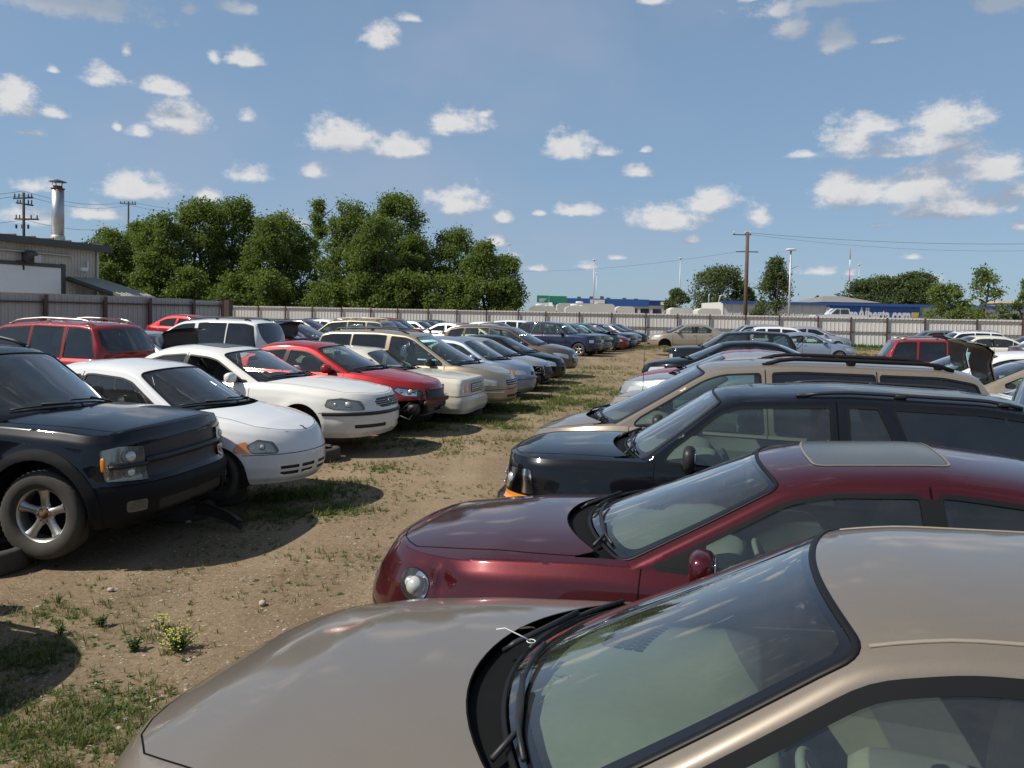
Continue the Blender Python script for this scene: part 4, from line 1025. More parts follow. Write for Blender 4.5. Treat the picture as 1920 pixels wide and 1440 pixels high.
BLAZER = mk(SUVB, rack=dict(a=.88, v0=1.35, v1=2.85, h=.016, r=.014, mat='BLACK', bars=[]), patch=[hl(fillet([(.62, .73), (1.06, .73), (1.02, .93), (.62, .91)], .02), 'BOWL', ((-.2, 0, .05),)), amb(fillet([(.64, .645), (1.10, .645), (1.07, .715), (.64, .71)], .01)), pan('grille', rect(0, .56, .68, .88, .02), 'grille'), pan('taillight', rect(SS(SUVB) - .82, SS(SUVB) - .70, .68, .98, .02), 'REDLENS', 0, True)],
    extra=grille_bars(.52, .70, .86, 2, 'CHROME', .012), mirror_mat='BLACK', mir_s=(.05, .12, .10), mould=[(.62, .62, -2.1, 2.1, .05, 'BLACK')])
# --- big black truck-like SUV at the left
TB = mk(SUVB, W=.95, xf=2.42, xr=-2.42, wf=1.47, wr=-1.40, Rw=.40, Ra=.475, af=.60, nf=2.9, zb=[(0, .30), (.3, .30), (.5, .33), (1, .38)],
    zc=[(-2.4, 1.08), (.9, 1.15), (1.1, 1.15), (1.6, 1.13), (2.1, 1.09), (2.3, 1.04), (2.42, .98)], d=[(-2.4, .05), (0, .07), (1, .08), (2.1, .09), (2.42, .05)],
    pf=[(0, -.14), (.12, -.02), (.40, 0), (.46, -.03), (.52, -.09), (.9, -.12), (1, -.15)], ps=[(0, -.09), (.12, -.02), (.35, 0), (.7, -.004), (.9, -.03), (1, -.085)],
    sil=[(1.02, None), (.42, 1.60), (.26, 1.66), (-.6, 1.72), (-1.7, 1.70), (-2.0, 1.66), (-2.34, None)], xw=.40, xg=-2.05, bulge=[.26, .10, -.05, -.08],
    win=[(-.46, .86, -.44, .8, .03), (-1.35, -.56, -1.30, -.54, .04), (-2.18, -1.46, -2.02, -1.42, .04)], doors=[(-.52, .92), (-1.42, -.52)], hood_w=(.78, .70), bumper_z=(.66, .66), rbumper_z=(.64, .64), sill=.42,
    cladding=.085, cab_r=-2.1, pillar_gap=[(-.52, -.49)], hood_front=None, bumper_mat='trim', handle='BLACK')
TB = cab(TB, -.20, xf=2.34)
TB['zc'] = [(-2.4, 1.12), (.9, 1.20), (1.1, 1.20), (1.6, 1.18), (2.1, 1.13), (2.25, 1.08), (2.34, 1.01)]; TB['d'] = [(-2.4, .05), (0, .10), (1, .11), (2.1, .12), (2.34, .05)]
TBS = SS(TB)
TRAIL = mk(TB, rack=dict(a=.80, v0=1.0, v1=2.9, h=.06, r=.02, mat='BLACK', bars=[]), patch=[pan('grille', np.array([(0, .70), (.60, .70), (.62, .97), (0, 1.0)]), 'grille', -.015),
    dict(name='headlight', poly=fillet([(.58, .68), (.97, .70), (1.02, .96), (.86, .985), (.60, .965)], .03), mat='LENS_OLD', split=True, push=.006, bowl=((-.12, .18, .055), (-.12, -.25, .045))),
    pan('fog_lamp', rect(.62, .80, .43, .53, .03), 'LENS_OLD', .004, True), pan('air_intake', rect(0, .50, .36, .50, .03), 'BLACK', -.01),
    pan('taillight', rect(TBS - .88, TBS - .74, .72, 1.02, .02), 'REDLENS', 0, True)], mirror_mat='BLACK', mir_s=(.06, .13, .10))
def tb_extra(sh, emit, rows):
    L = np.stack([np.linspace(.57, .94, 9), np.full(9, .815)], 1); P = sh.B(L); N = fdn(sh.B, L); N = N * np.sign((N[:, 0:1])); P = P + N * .012
    for sd in (1, -1): emit('lamp_divider', tube(P * [1, sd, 1], .020, 6), 'BLACK')
    L = np.stack([np.linspace(-.58, .58, 15), np.full(15, .84)], 1); P = sh.B(L); emit('grille_bars', tube(P, .03, 6), 'BLACK')
    for sd in (1, -1):
        q = sh.B(np.array([[.99, .80], [.99, .90]])); N = fdn(sh.B, np.array([[.99, .85]]))[0]; N = N * (1 if N[0] > 0 else -1)
        a_ = sbox((q[:, 0].mean() + N[0] * .002, sd * (q[:, 1].mean() + N[1] * .002), .84), (.02, .010, .060), 4, 6); emit('side_marker', a_, 'AMBER')
TRAIL['extra'] = tb_extra
# --- generic front with grille for SUVs
def suv(**kw): return mk(TB, cladding=kw.pop('cladding', 0), **kw)
PILOT = suv(bumper_mat='paint', handle='paint', patch=[hl(rect(.62, .96, .72, .88, .03), 'LENS'), pan('grille', rect(0, .52, .72, .86, .03), 'grille'), pan('taillight', rect(TBS - .90, TBS - .74, .80, 1.08, .02), 'REDLENS', 0, True)], Rw=.36, Ra=.42)
BOXSUV = mk(PILOT)
ENCLAVE = suv(bumper_mat='paint', handle='paint', W=.99, xf=2.55, xr=-2.55, wf=1.55, wr=-1.47, nf=2.1, af=1.1, Rw=.37, Ra=.43, zc=[(-2.5, 1.06), (.9, 1.16), (1.2, 1.16), (1.7, 1.12), (2.1, 1.04), (2.4, .92), (2.55, .82)], d=[(-2.5, .06), (0, .10), (1.2, .11), (2.2, .14), (2.55, .04)], pw=2.6,
    pf=PF, sil=[(1.12, None), (.30, 1.56), (.10, 1.63), (-.6, 1.69), (-1.6, 1.66), (-2.0, 1.58), (-2.42, None)], silk=14, xw=.30, xg=-1.95, bulge=[.30, .10, -.06, -.10],
    win=[(-.46, .98, -.44, .9, .03), (-1.38, -.56, -1.36, -.54, .05), (-2.15, -1.48, -1.95, -1.46, .06)], bumper_z=(.60, .58), hood_w=(.76, .62),
    patch=[hl(fillet([(.62, .66), (.98, .72), (1.30, .86), (1.05, .86), (.66, .80)], .03), 'LENS', ((-.2, 0, .05),)), pan('grille', rect(0, .42, .52, .80, .08), 'CHROME', .006)], extra=grille_bars(.36, .55, .78, 3, 'CHROME', .006, 14, .012))
# --- minivans
VAN = mk(SUVB, W=.92, xf=2.45, xr=-2.42, wf=1.50, wr=-1.42, Rw=.325, Ra=.375, nf=2.2, af=1.15, nr=3.2, ar=.5, taper=.06, flare=.02,
    zc=[(-2.4, 1.0), (1.0, 1.08), (1.3, 1.08), (1.6, 1.05), (1.95, .97), (2.25, .85), (2.45, .72)], d=[(-2.4, .05), (0, .08), (1.3, .10), (2.1, .13), (2.45, .04)], pw=2.7, zb=[(0, .22), (.5, .21), (1, .26)],
    pf=PF, ps=[(0, -.08), (.1, -.02), (.35, 0), (.7, -.005), (.9, -.03), (1, -.075)], sil=[(1.25, None), (.36, 1.565), (.16, 1.635), (-.6, 1.69), (-1.8, 1.68), (-2.1, 1.62), (-2.36, None)], silk=14, xw=.32, xg=-2.08, bulge=[.36, .12, -.04, -.07],
    tumble=.22, tcurve=.14, hood_w=(.74, .60), win=[(-.26, 1.08, -.22, 1.0, .03), (-1.25, -.40, -1.22, -.37, .05, 'tint'), (-2.20, -1.33, -2.06, -1.30, .06, 'tint')], doors=[(-.32, 1.12), (-1.30, -.32)],
    bumper_z=(.53, .50), rbumper_z=(.55, .55), sill=.30, cab_r=-2.1, mir_x=.42, pillar_gap=[(-.32, -.28), (-1.29, -1.26)], rear_glass='tint')
VS = SS(VAN)
VAN = cab(VAN, -.10)
VENTURE = mk(VAN, rack=dict(a=.78, v0=1.35, v1=3.2, h=.05, r=.018, mat='BLACK', bars=[]), patch=[dict(name='headlight', poly=fillet([(.70, .60), (.98, .61), (1.16, .64), (1.16, .74), (.98, .75), (.70, .71)], .02), mat='LENS_OLD', split=True, push=.006, bowl=((-.15, 0, .045),)),
    amb(fillet([(1.16, .62), (1.30, .65), (1.28, .75), (1.16, .75)], .03)), pan('grille', rect(0, .42, .60, .72, .03), 'grille'), pan('air_intake', rect(0, .40, .34, .40, .02), 'BLACK', -.006), pan('taillight', rect(VS - .85, VS - .72, .62, .98, .02), 'REDLENS', 0, True)],
    extra=grille_bars(.40, .61, .71, 2, 'CHROME', .007), mirror_mat='BLACK', mould=[(.47, .46, -2.3, 2.3, .022, 'CHROME')], mir_s=(.06, .13, .085))
MONTANA = mk(VENTURE, xw=.32, pillar_gap=[(-.32, -.28), (-1.41, -1.38)], xr=-2.75, wr=-1.60, sil=[(1.25, None), (.36, 1.565), (.16, 1.635), (-.6, 1.69), (-2.0, 1.68), (-2.35, 1.62), (-2.68, None)], zc=[(-2.75, 1.0)] + VAN['zc'][1:], d=[(-2.75, .05)] + VAN['d'][1:], xg=-2.33,
    win=[(-.26, 1.08, -.22, 1.0, .03), (-1.38, -.40, -1.35, -.37, .05, 'tint'), (-2.50, -1.46, -2.30, -1.43, .07, 'tint')], doors=[(-.32, 1.12), (-1.42, -.32)], cab_r=-2.4,
    rack=dict(a=.80, v0=1.75, v1=3.55, h=.042, r=.022, mat='trim', bars=[]), bright_trim=None, patch=VENTURE['patch'][:4])
WHITEVAN = mk(VENTURE)
# --- white sedan with wide black bumper strip
IMP = mk(SEDAN, sail=None, W=.925, xf=2.54, xr=-2.54, wf=1.42, wr=-1.38, nf=2.3, af=.95, zc=[(-2.54, .96), (-2.3, 1.02), (-1.8, 1.06), (1.0, 1.03), (1.3, 1.01), (1.8, .955), (2.2, .88), (2.42, .80), (2.54, .72)],
    sil=[(1.02, None), (.30, 1.34), (.08, 1.385), (-.5, 1.42), (-1.0, 1.385), (-1.3, 1.31), (-2.0, None)], xw=.30, xg=-1.2, d=[(-2.54, .05), (-1.6, .11), (0, .12), (1.2, .11), (2.1, .12), (2.54, .05)], pw=2.8, hood_w=(.76, .68),
    win=[(-.40, .90, -.36, .85, .03, 'open'), (-1.42, -.50, -1.46, -.46, .05)], doors=[(-.45, .95), (-1.40, -.45)], bumper_z=(.56, .56), sunroof=(0, .56, 1.02, 1.55))
IMP = cab(IMP, -.42)
IS = SS(IMP)
IMPALA = mk(IMP, patch=[dict(name='headlight', poly=fillet([(.62, .60), (1.12, .62), (1.26, .66), (1.22, .76), (1.0, .78), (.70, .73)], .035), mat='LENS_OLD', split=True, push=.005, bowl=((-.1, 0, .05), (.22, .0, .035))),
    pan('grille', fillet([(0, .62), (.30, .62), (.46, .70), (.36, .76), (0, .765)], .03), 'grille', -.006), pan('air_intake', rect(.22, .80, .33, .385, .015), 'BLACK', -.01, False),
    tail(IS, .70, .66, .84)], mould=[(.545, .545, 1.86, 2.5, .05, 'BLACK')], extra=None)
def imp_extra(sh, emit, rows):
    b = Buf(); L = np.stack([np.linspace(-.44, .44, 17), .695 + .0 * np.linspace(-1, 1, 17)], 1)
    for z in (.665, .695, .725):
        L[:, 1] = z; P = sh.B(L); P[:, 0] += .004; b.join(tube(P, .006, 5))
    P = sh.B(ellipse(0, .70, .07, .033, 16)); P[:, 0] += .014; b.join(tube(np.concatenate([P, P[:1]]), .008, 5, False)); emit('grille_bars', b, 'ALLOY')
    s0 = sh.s_of(1.42 + .37) ; L = resample([(-s0, .545), (s0, .545)], .05, False); tst = fdn(sh.B, np.array([[0.3, .5]]))[0]
    emit('bumper_strip', ribbon(sh.B, L, .055, .0, bool(tst[0] < 0), height=.014), 'BLACK')
IMPALA['extra'] = imp_extra; IMPALA['mould'] = []
# --- small white hatchback
SWIFT = mk(SEDAN, sail=None, W=.80, xf=1.98, xr=-1.80, wf=1.22, wr=-1.15, Rw=.275, Ra=.325, nf=2.2, af=.95, ar=.5, nr=3, zc=[(-1.8, .98), (.7, .98), (.95, .955), (1.3, .90), (1.6, .82), (1.82, .725), (1.98, .62)], d=[(-1.8, .06), (0, .10), (1, .10), (1.7, .13), (1.98, .04)], pw=2.6, zb=[(0, .17), (.5, .18), (1, .25)],
    sil=[(.72, None), (.12, 1.27), (-.06, 1.315), (-.5, 1.345), (-1.0, 1.315), (-1.25, 1.25), (-1.72, None)], silk=14, xw=.12, xg=-1.2, bulge=[.27, .10, -.07, -.12], deck=False, hood_w=(.62, .54), tumble=.32,
    win=[(-.62, .62, -.60, .57, .03), (-1.38, -.72, -1.25, -.70, .05)], doors=[(-.68, .66)], bumper_z=(.50, .50), pillar_gap=[(-.68, -.65)], cab_r=-1.6, cowl=.16, mirror_side=(2,), no_mirror=True, hood_r=.10)
SWIFT = cab(SWIFT, -.10, hood_lip=.02)
WS_ = SS(SWIFT)
SWIFT = mk(SWIFT, patch=[dict(name='headlight', poly=fillet([(.50, .515), (.80, .52), (.86, .60), (.74, .66), (.58, .63)], .05), mat='LENS_OLD', split=True, push=.008, bowl=((0, 0, .04),)), amb(fillet([(.80, .515), (1.00, .53), (.96, .62), (.85, .645), (.86, .58)], .03), 'AMBER'),
    pan('air_intake', rect(.04, .24, .27, .305, .012), 'BLACK', -.012), pan('air_intake', rect(.28, .50, .27, .305, .012), 'BLACK', -.012), pan('air_intake', rect(.04, .24, .335, .37, .012), 'BLACK', -.012), pan('air_intake', rect(.28, .50, .335, .37, .012), 'BLACK', -.012)])
def swift_x(sh, emit, rows):
    P = [(1.80 + .022 * math.cos(t) * (1 if t < 3.2 else 1), .012 * math.sin(t * 1.0)) for t in np.linspace(.3, 5.2, 10)]
    q = [(1.835, .018), (1.83, -.012), (1.812, -.016), (1.806, .012), (1.788, .016), (1.775, -.014)]
    b = tube([(x, y, float(sh.T(np.array([[x, y]]))[0, 2]) + .004) for x, y in q], .004, 5); emit('hood_badge', b, 'BLACK')
SWIFT['extra'] = swift_x
# --- compact sedans
def compact(**kw):
    b = mk(SEDAN, sail=None, W=.86, xf=2.22, xr=-2.20, wf=1.30, wr=-1.27, Rw=.30, Ra=.35, af=.95, ar=.6, zc=[(-2.2, .95), (-2.0, 1.02), (-1.6, 1.05), (.8, 1.03), (1.1, 1.0), (1.5, .94), (1.85, .86), (2.1, .77), (2.22, .67)], d=[(-2.2, .05), (-1.4, .10), (0, .12), (1.1, .11), (1.8, .13), (2.22, .05)],
        sil=[(.92, None), (.20, 1.33), (0, 1.38), (-.5, 1.41), (-.95, 1.375), (-1.15, 1.31), (-1.75, None)], xw=.20, xg=-1.08, bulge=[.30, .11, -.07, -.2], hood_w=(.68, .56),
        win=[(-.40, .80, -.36, .76, .03), (-1.22, -.50, -1.26, -.46, .04)], doors=[(-.45, .86), (-1.30, -.45)], bumper_z=(.52, .50))
    b.update(kw); s_ = SS(b)
    b.setdefault('patch', [hl(fillet([(.55, .56), (.90, .58), (1.10, .66), (1.06, .74), (.85, .74), (.60, .68)], .035), kw.get('lm', 'LENS'), ((-.1, 0, .05),)), pan('grille', rect(0, .34, .56, .66, .03), 'grille'), pan('air_intake', rect(0, .45, .28, .36, .03), 'BLACK', -.008), tail(s_, .55, .66, .88)])
    return b
COMPACT = compact()
def focus_x(sh, emit, rows):  # bared front: beam, radiator, broken brackets
    emit('radiator', boxb(2.02, 2.08, -.42, .42, .34, .72), 'BLACK', smooth=False); k = emit('bumper_beam', sbox((2.10, 0, .46), (.035, .60, .045), 5, 10), 'RUST')
    b = Buf(); rr = random.Random(4)
    for sd in (1, -1):
        for i in range(9):
            y = sd * rr.uniform(.48, .80); z = rr.uniform(.30, .66); x = 2.08 - .30 * (abs(y) - .45) + rr.uniform(-.05, .05)
            b.join(tube([(x, y, z), (x - rr.uniform(.02, .16), y + rr.uniform(-.10, .10), z - rr.uniform(-.05, .18)), (x - .25, y + rr.uniform(-.1, .1), z - rr.uniform(0, .2))], rr.uniform(.006, .018), 5))
        b.join(sbox((1.92, sd * .66, .36), (.10, .10, .09), 4, 6)).join(sbox((1.98, sd * .5, .55), (.05, .06, .12), 4, 6))
    emit('torn_bracket', b, 'BLACK'); emit('splash_shield', sbox((1.88, 0, .24), (.20, .55, .02), 5, 8), 'BLACK')
FOCUS = cab(compact(no_bumper=True, extra=focus_x, win=[(-.40, .80, -.36, .76, .03), (-1.30, -.50, -1.30, -.46, .04)],
    patch=[hl(fillet([(.55, .57), (.92, .59), (1.12, .70), (1.04, .75), (.62, .69)], .03), 'LENS', ((-.1, 0, .05), (.2, 0, .03))), pan('grille', rect(0, .50, .52, .68, .02), 'grille', -.02)]), -.26)
BROKEN = compact(no_bumper=True, extra=focus_x, patch=[pan('lamp_opening', fillet([(.50, .52), (.95, .56), (1.0, .72), (.55, .70)], .03), 'SEAM', -.03), pan('grille', rect(0, .48, .50, .68, .02), 'grille', -.03)])
WAVE = compact(W=.84, xf=2.05, xr=-1.95, sil=[(.92, None), (.22, 1.38), (0, 1.44), (-.5, 1.475), (-1.1, 1.43), (-1.35, 1.36), (-1.85, None)], xg=-1.3, deck=False, zc=[(-1.95, 1.0), (.8, 1.05), (1.1, 1.02), (1.5, .95), (1.75, .88), (1.95, .79), (2.05, .70)], d=[(-1.95, .06), (0, .12), (1.1, .11), (1.7, .13), (2.05, .05)],
    patch=[dict(name='headlight', poly=fillet([(.45, .62), (.80, .62), (.80, .74), (.50, .72)], .04), mat='LENS', split=True, push=.006, bowl=((0, 0, .045),)), amb(fillet([(.80, .61), (1.02, .66), (.95, .76), (.80, .74)], .04)), pan('grille', rect(.03, .26, .60, .70, .03), 'grille')], cab_r=-1.8)
# --- boxy white sedan with egg-crate grille
LEB = mk(SEDAN, sail=None, W=.87, xf=2.40, xr=-2.38, nf=4.5, af=.45, nr=4.5, ar=.45, Rw=.30, Ra=.35, wf=1.38, wr=-1.30, zc=[(-2.38, .98), (-1.8, 1.02), (1.0, .99), (1.6, .95), (2.2, .88), (2.40, .83)], d=[(-2.38, .04), (0, .07), (1, .06), (2.4, .04)], pw=4,
    pf=[(0, -.06), (.15, 0), (.42, .0), (.48, -.07), (1, -.10)], sil=[(.92, None), (.36, 1.28), (.22, 1.33), (-.5, 1.36), (-1.0, 1.34), (-1.2, 1.27), (-1.62, None)], silk=9, xw=.34, xg=-1.16, bulge=[.16, .06, -.04, -.1], hood_w=(.76, .74), bumper_z=(.53, .53), hood_lip=.02,
    patch=[hl(rect(.42, .86, .61, .73, .015), 'LENS_OLD', ((-.1, 0, .05),)), pan('grille', rect(0, .38, .58, .76, .015), 'grille')], extra=grille_bars(.36, .59, .75, 4, 'CHROME', .006, 12, .008), win=[(-.42, .84, -.38, .8, .02), (-1.2, -.52, -1.16, -.48, .03)], doors=[(-.47, .88), (-1.28, -.47)])
LEB = cab(LEB, -.25)
MAT_DARKRED = 'paint'
# --- old rounded white sedan (cream) and others reuse these
BIGSEDAN = mk(SEDAN, W=.97, xf=2.68, xr=-2.68, wf=1.50, wr=-1.42, nf=3, af=.8, nr=3, ar=.8, sil=[(.95, None), (.28, 1.34), (.08, 1.385), (-.5, 1.41), (-1.05, 1.385), (-1.3, 1.32), (-1.95, None)], zc=[(-2.68, .95), (-2.3, 1.0), (-1.8, 1.04), (1.0, 1.02), (1.8, .97), (2.4, .87), (2.68, .74)])
BIGSEDAN['patch'] = [hl(rect(.50, .95, .60, .72, .03)), tail(SS(BIGSEDAN), .80, .62, .80), pan('grille', rect(0, .42, .56, .70, .03), 'CHROME')]
SEDANX = mk(SEDAN, patch=[hl(fillet([(.62, .56), (1.05, .58), (1.22, .66), (1.15, .72), (.70, .68)], .03)), tail(S0, .66, .62, .82), pan('grille', rect(0, .36, .54, .64, .03), 'grille')])
# small far-off version of every car keeps its outline and glass only

def gate_up(sh, emit, rows):
    # tailgate standing open behind the roof edge
    xr, zr = float(np.interp(sh.vr, sh.sv, sh.sx)), float(np.interp(sh.vr, sh.sv, sh.sz)); V = []
    for dx, dz, w in ((0, .05, .60), (-.35, .10, .64), (-.70, .06, .66), (-1.0, -.06, .64)):
        for y in np.linspace(-w, w, 7): V.append((xr - .02 + dx, y, zr + dz))
    F = [(i * 7 + j, i * 7 + j + 1, (i + 1) * 7 + j + 1, (i + 1) * 7 + j) for i in range(3) for j in range(6)]; k = emit('tailgate', Buf().add(V, F), 'paint')
    V2 = [(x, y * .95, z - .035) for x, y, z in V]; emit('tailgate_lining', Buf().add(V2, [tuple(reversed(f)) for f in F]), 'BLACK', k)
    for sd in (1, -1): emit('gas_strut', tube([(xr - .18, sd * .62, zr - .5), (xr - .62, sd * .60, zr + .02)], .012, 5), 'BLACK', k)
# ------------------------------------------------------------------ the yard: ground, fences, buildings
def gx(px, Z): return float(at(px, 600, dist=Z).x)
def fbm2(x, y, seed=0):
    r = np.zeros_like(x); a = 1.0; f = 1.0
    for i in range(5):
        r += a * np.sin(x * f * 1.7 + 1.3 * i + seed + 1.7 * np.sin(y * f * 1.1 + i * 2.1)) * np.cos(y * f * 1.9 - .7 * i + seed * .3 + 1.3 * np.sin(x * f * .9 + i)); a *= .5; f *= 2.03
    return r / 1.9
def ground_z(x, y):
    x = np.asarray(x, float); y = np.asarray(y, float)
    k = np.clip(1 - np.hypot(x + 2, y - 10) / 60, 0, 1)
    return (.018 * fbm2(x * .55, y * .55) + .007 * fbm2(x * 2.3, y * 2.3, 4)) * k - .004
def build_ground():
    m, nt, b = nodemat('dry_dirt'); L = nt.links
    at_ = nt.nodes.new('ShaderNodeAttribute'); at_.attribute_name = 'green_cover'
    big = nz(nt, .22, 5, .6); mid_ = nz(nt, 1.3, 6, .65); fine = nz(nt, 22, 9, .78); peb = nt.nodes.new('ShaderNodeTexVoronoi'); peb.inputs['Scale'].default_value = 32
    tc = nt.nodes.new('ShaderNodeTexCoord'); L.new(tc.outputs['Object'], peb.inputs['Vector'])
    c = mixc(nt, ramp(nt, mid_, [(.3, 0), (.72, 1)]), (.20, .138, .082), (.335, .243, .150))
    c = mixc(nt, ramp(nt, big, [(.42, 0), (.66, .55)]), c, (.19, .165, .095))
    c = mixc(nt, ramp(nt, fine, [(.46, .0), (.70, .8)]), c, (.40, .30, .20)); c = mixc(nt, ramp(nt, fine, [(.30, .75), (.46, 0)]), c, (.13, .095, .055))
    c = mixc(nt, ramp(nt, mixc(nt, .5, at_.outputs['Fac'], mixc(nt, 1.0, at_.outputs['Fac'], fine, 'MULTIPLY')), [(.08, 0), (.50, .75)]), c, (.175, .170, .078))
    # wheel tracks pressed along the aisle
    mp = nt.nodes.new('ShaderNodeMapping'); mp.inputs['Rotation'].default_value = (0, 0, R(15)); mp.inputs['Scale'].default_value = (1.0, .07, 1); L.new(tc.outputs['Object'], mp.inputs[0])
    tr = nt.nodes.new('ShaderNodeTexNoise'); tr.inputs['Scale'].default_value = 1.1; tr.inputs['Detail'].default_value = 5; L.new(mp.outputs[0], tr.inputs['Vector'])
    c = mixc(nt, ramp(nt, tr.outputs['Fac'], [(.40, .38), (.56, 0)]), c, (.15, .105, .066)); c = mixc(nt, ramp(nt, tr.outputs['Fac'], [(.55, 0), (.72, .35)]), c, (.40, .31, .215))
    pm = nt.nodes.new('ShaderNodeMath'); pm.operation = 'LESS_THAN'; L.new(peb.outputs['Distance'], pm.inputs[0]); pm.inputs[1].default_value = .26
    sel = nt.nodes.new('ShaderNodeMath'); sel.operation = 'GREATER_THAN'; s_ = nt.nodes.new('ShaderNodeSeparateColor'); L.new(peb.outputs['Color'], s_.inputs[0]); L.new(s_.outputs[0], sel.inputs[0]); sel.inputs[1].default_value = .80
    pf = nt.nodes.new('ShaderNodeMath'); pf.operation = 'MULTIPLY'; L.new(pm.outputs[0], pf.inputs[0]); L.new(sel.outputs[0], pf.inputs[1])
    c = mixc(nt, pf.outputs[0], c, (.42, .37, .30)); L.new(c, b.inputs['Base Color']); b.inputs['Roughness'].default_value = .95; b.inputs['Specular IOR Level'].default_value = .15
    h = mixc(nt, .5, fine, mid_); h2 = nt.nodes.new('ShaderNodeMath'); h2.operation = 'ADD'; L.new(h, h2.inputs[0]); L.new(pf.outputs[0], h2.inputs[1]); bump(nt, b, h2.outputs[0], .9, .04)
    # near sheet, fine enough to undulate, then rings out to the horizon
    xs = np.concatenate([[-3000, -900, -300, -120], np.arange(-60, -14, 2.0), np.arange(-14, 10, .14), np.arange(10, 61, 2.0), [120, 300, 900, 3000]])
    ys = np.concatenate([[-900, -200, -40, -10], np.arange(-4, 26, .16), np.arange(26, 90, 1.5), [120, 200, 400, 900, 3500]])
    X, Y = np.meshgrid(xs, ys); Z = ground_z(X, Y); V = np.stack([X.ravel(), Y.ravel(), Z.ravel()], 1); nx, ny = len(xs), len(ys)
    I = (np.arange(ny - 1)[:, None] * nx + np.arange(nx - 1)[None]).ravel(); F = np.stack([I, I + 1, I + nx + 1, I + nx], 1)
    g = Buf(); g.add(V, F.tolist()); me = g.mesh('ground', [m], weld=False); at_v = me.attributes.new('green_cover', 'FLOAT', 'POINT'); gc = np.where((V[:, 1] > 2) & (V[:, 1] < 88), patch_density(V[:, 0], np.maximum(V[:, 1], .1)), .05); at_v.data.foreach_set('value', np.clip(gc, 0, 1).astype(np.float32)); thing('ground', None, None, me=me, kind='structure')
# scattered stones
def scatter_mesh(name, mats, pts, protos, kind_label=None):
    """many small instances of prototype shapes joined into one mesh: pts rows x, y, z, size, angle, prototype, material"""
    Vs, Fs, Ms, n = [], [], [], 0
    for (x, y, z, s, a, k, mt, zs) in pts:
        v, f = protos[k]; c, q = math.cos(a), math.sin(a)
        W_ = np.stack([v[:, 0] * c - v[:, 1] * q, v[:, 0] * q + v[:, 1] * c, v[:, 2] * zs], 1) * s + (x, y, z)
        Vs.append(W_); Fs.append(f + n); n += len(v); Ms += [mt] * len(f)
    V = np.concatenate(Vs); F = np.concatenate(Fs); me = bpy.data.meshes.new(name); me.vertices.add(len(V)); me.vertices.foreach_set('co', V.ravel())
    k = F.shape[1]; me.loops.add(F.size); me.loops.foreach_set('vertex_index', F.ravel().astype(np.int32)); me.polygons.add(len(F))
    me.polygons.foreach_set('loop_start', np.arange(0, F.size, k, dtype=np.int32)); me.polygons.foreach_set('material_index', np.array(Ms, np.int32))
    for m in mats: me.materials.append(m)
    me.update(calc_edges=True); return me
def stone_protos(n=5):
    out = []
    for i in range(n):
        r = np.random.default_rng(i + 40); v = np.array([(1, 0, 0), (-1, 0, 0), (0, 1, 0), (0, -1, 0), (0, 0, 1), (0, 0, -1), (.7, .7, .3), (-.7, .6, .35), (-.6, -.7, .3), (.7, -.6, .4)], float) * r.uniform(.7, 1.2, (10, 1)) * [1, .75, .55]
        f = np.array([(0, 6, 4), (6, 2, 4), (2, 7, 4), (7, 1, 4), (1, 8, 4), (8, 3, 4), (3, 9, 4), (9, 0, 4), (0, 5, 6), (6, 5, 2), (2, 5, 7), (7, 5, 1), (1, 5, 8), (8, 5, 3), (3, 5, 9), (9, 5, 0)])[:8]
        out.append((v, f))
    return out
def on_ground(px, py): p = at(px, py, 0); return p.x, p.y
STONES = [simple('pale_stone', (.42, .37, .30), .9, var=.2), simple('brown_stone', (.22, .16, .11), .9, var=.3), simple('grey_stone', (.28, .27, .25), .9, var=.2)]
pts = []
for i in range(22000):
    y = RNG.uniform(3.2, 9) if i < 14000 else RNG.uniform(9, 26); x = RNG.uniform(-.85 * y - 1, .25 * y + .5)
    s = float(np.exp(RNG.normal(-5.15, .45))); s = min(s, .035)
    pts.append((x, y, float(ground_z(x, y)) + s * .1, s, RNG.uniform(0, 6.3), int(RNG.integers(5)), int(RNG.choice(3, p=[.38, .42, .20])), 1))
thing('scattered_pebbles', 'small loose pebbles strewn over the dirt aisle', None, me=scatter_mesh('pebbles', STONES, pts, stone_protos()), kind='stuff')
for (px, py, s, lb) in ((492, 1134, .035, 'pale fist-sized stone lying on the bare dirt of the aisle'), (207, 1108, .028, 'small round stone on the dirt below the black truck wheel'), (352, 980, .04, 'rounded stone in the grass by the loose bumper cover'), (845, 738, .05, 'pale stone on the dirt beyond the tan minivan')):
    x, y = on_ground(px, py); sb_ = sbox((0, 0, s * .4), (s, s * .75, s * .55), 2.3, 6); thing('stone', lb, 'stone', (x, y, 0), (0, 0, px), me=sb_.mesh('stone', [STONES[0]]), group='stones on the dirt')

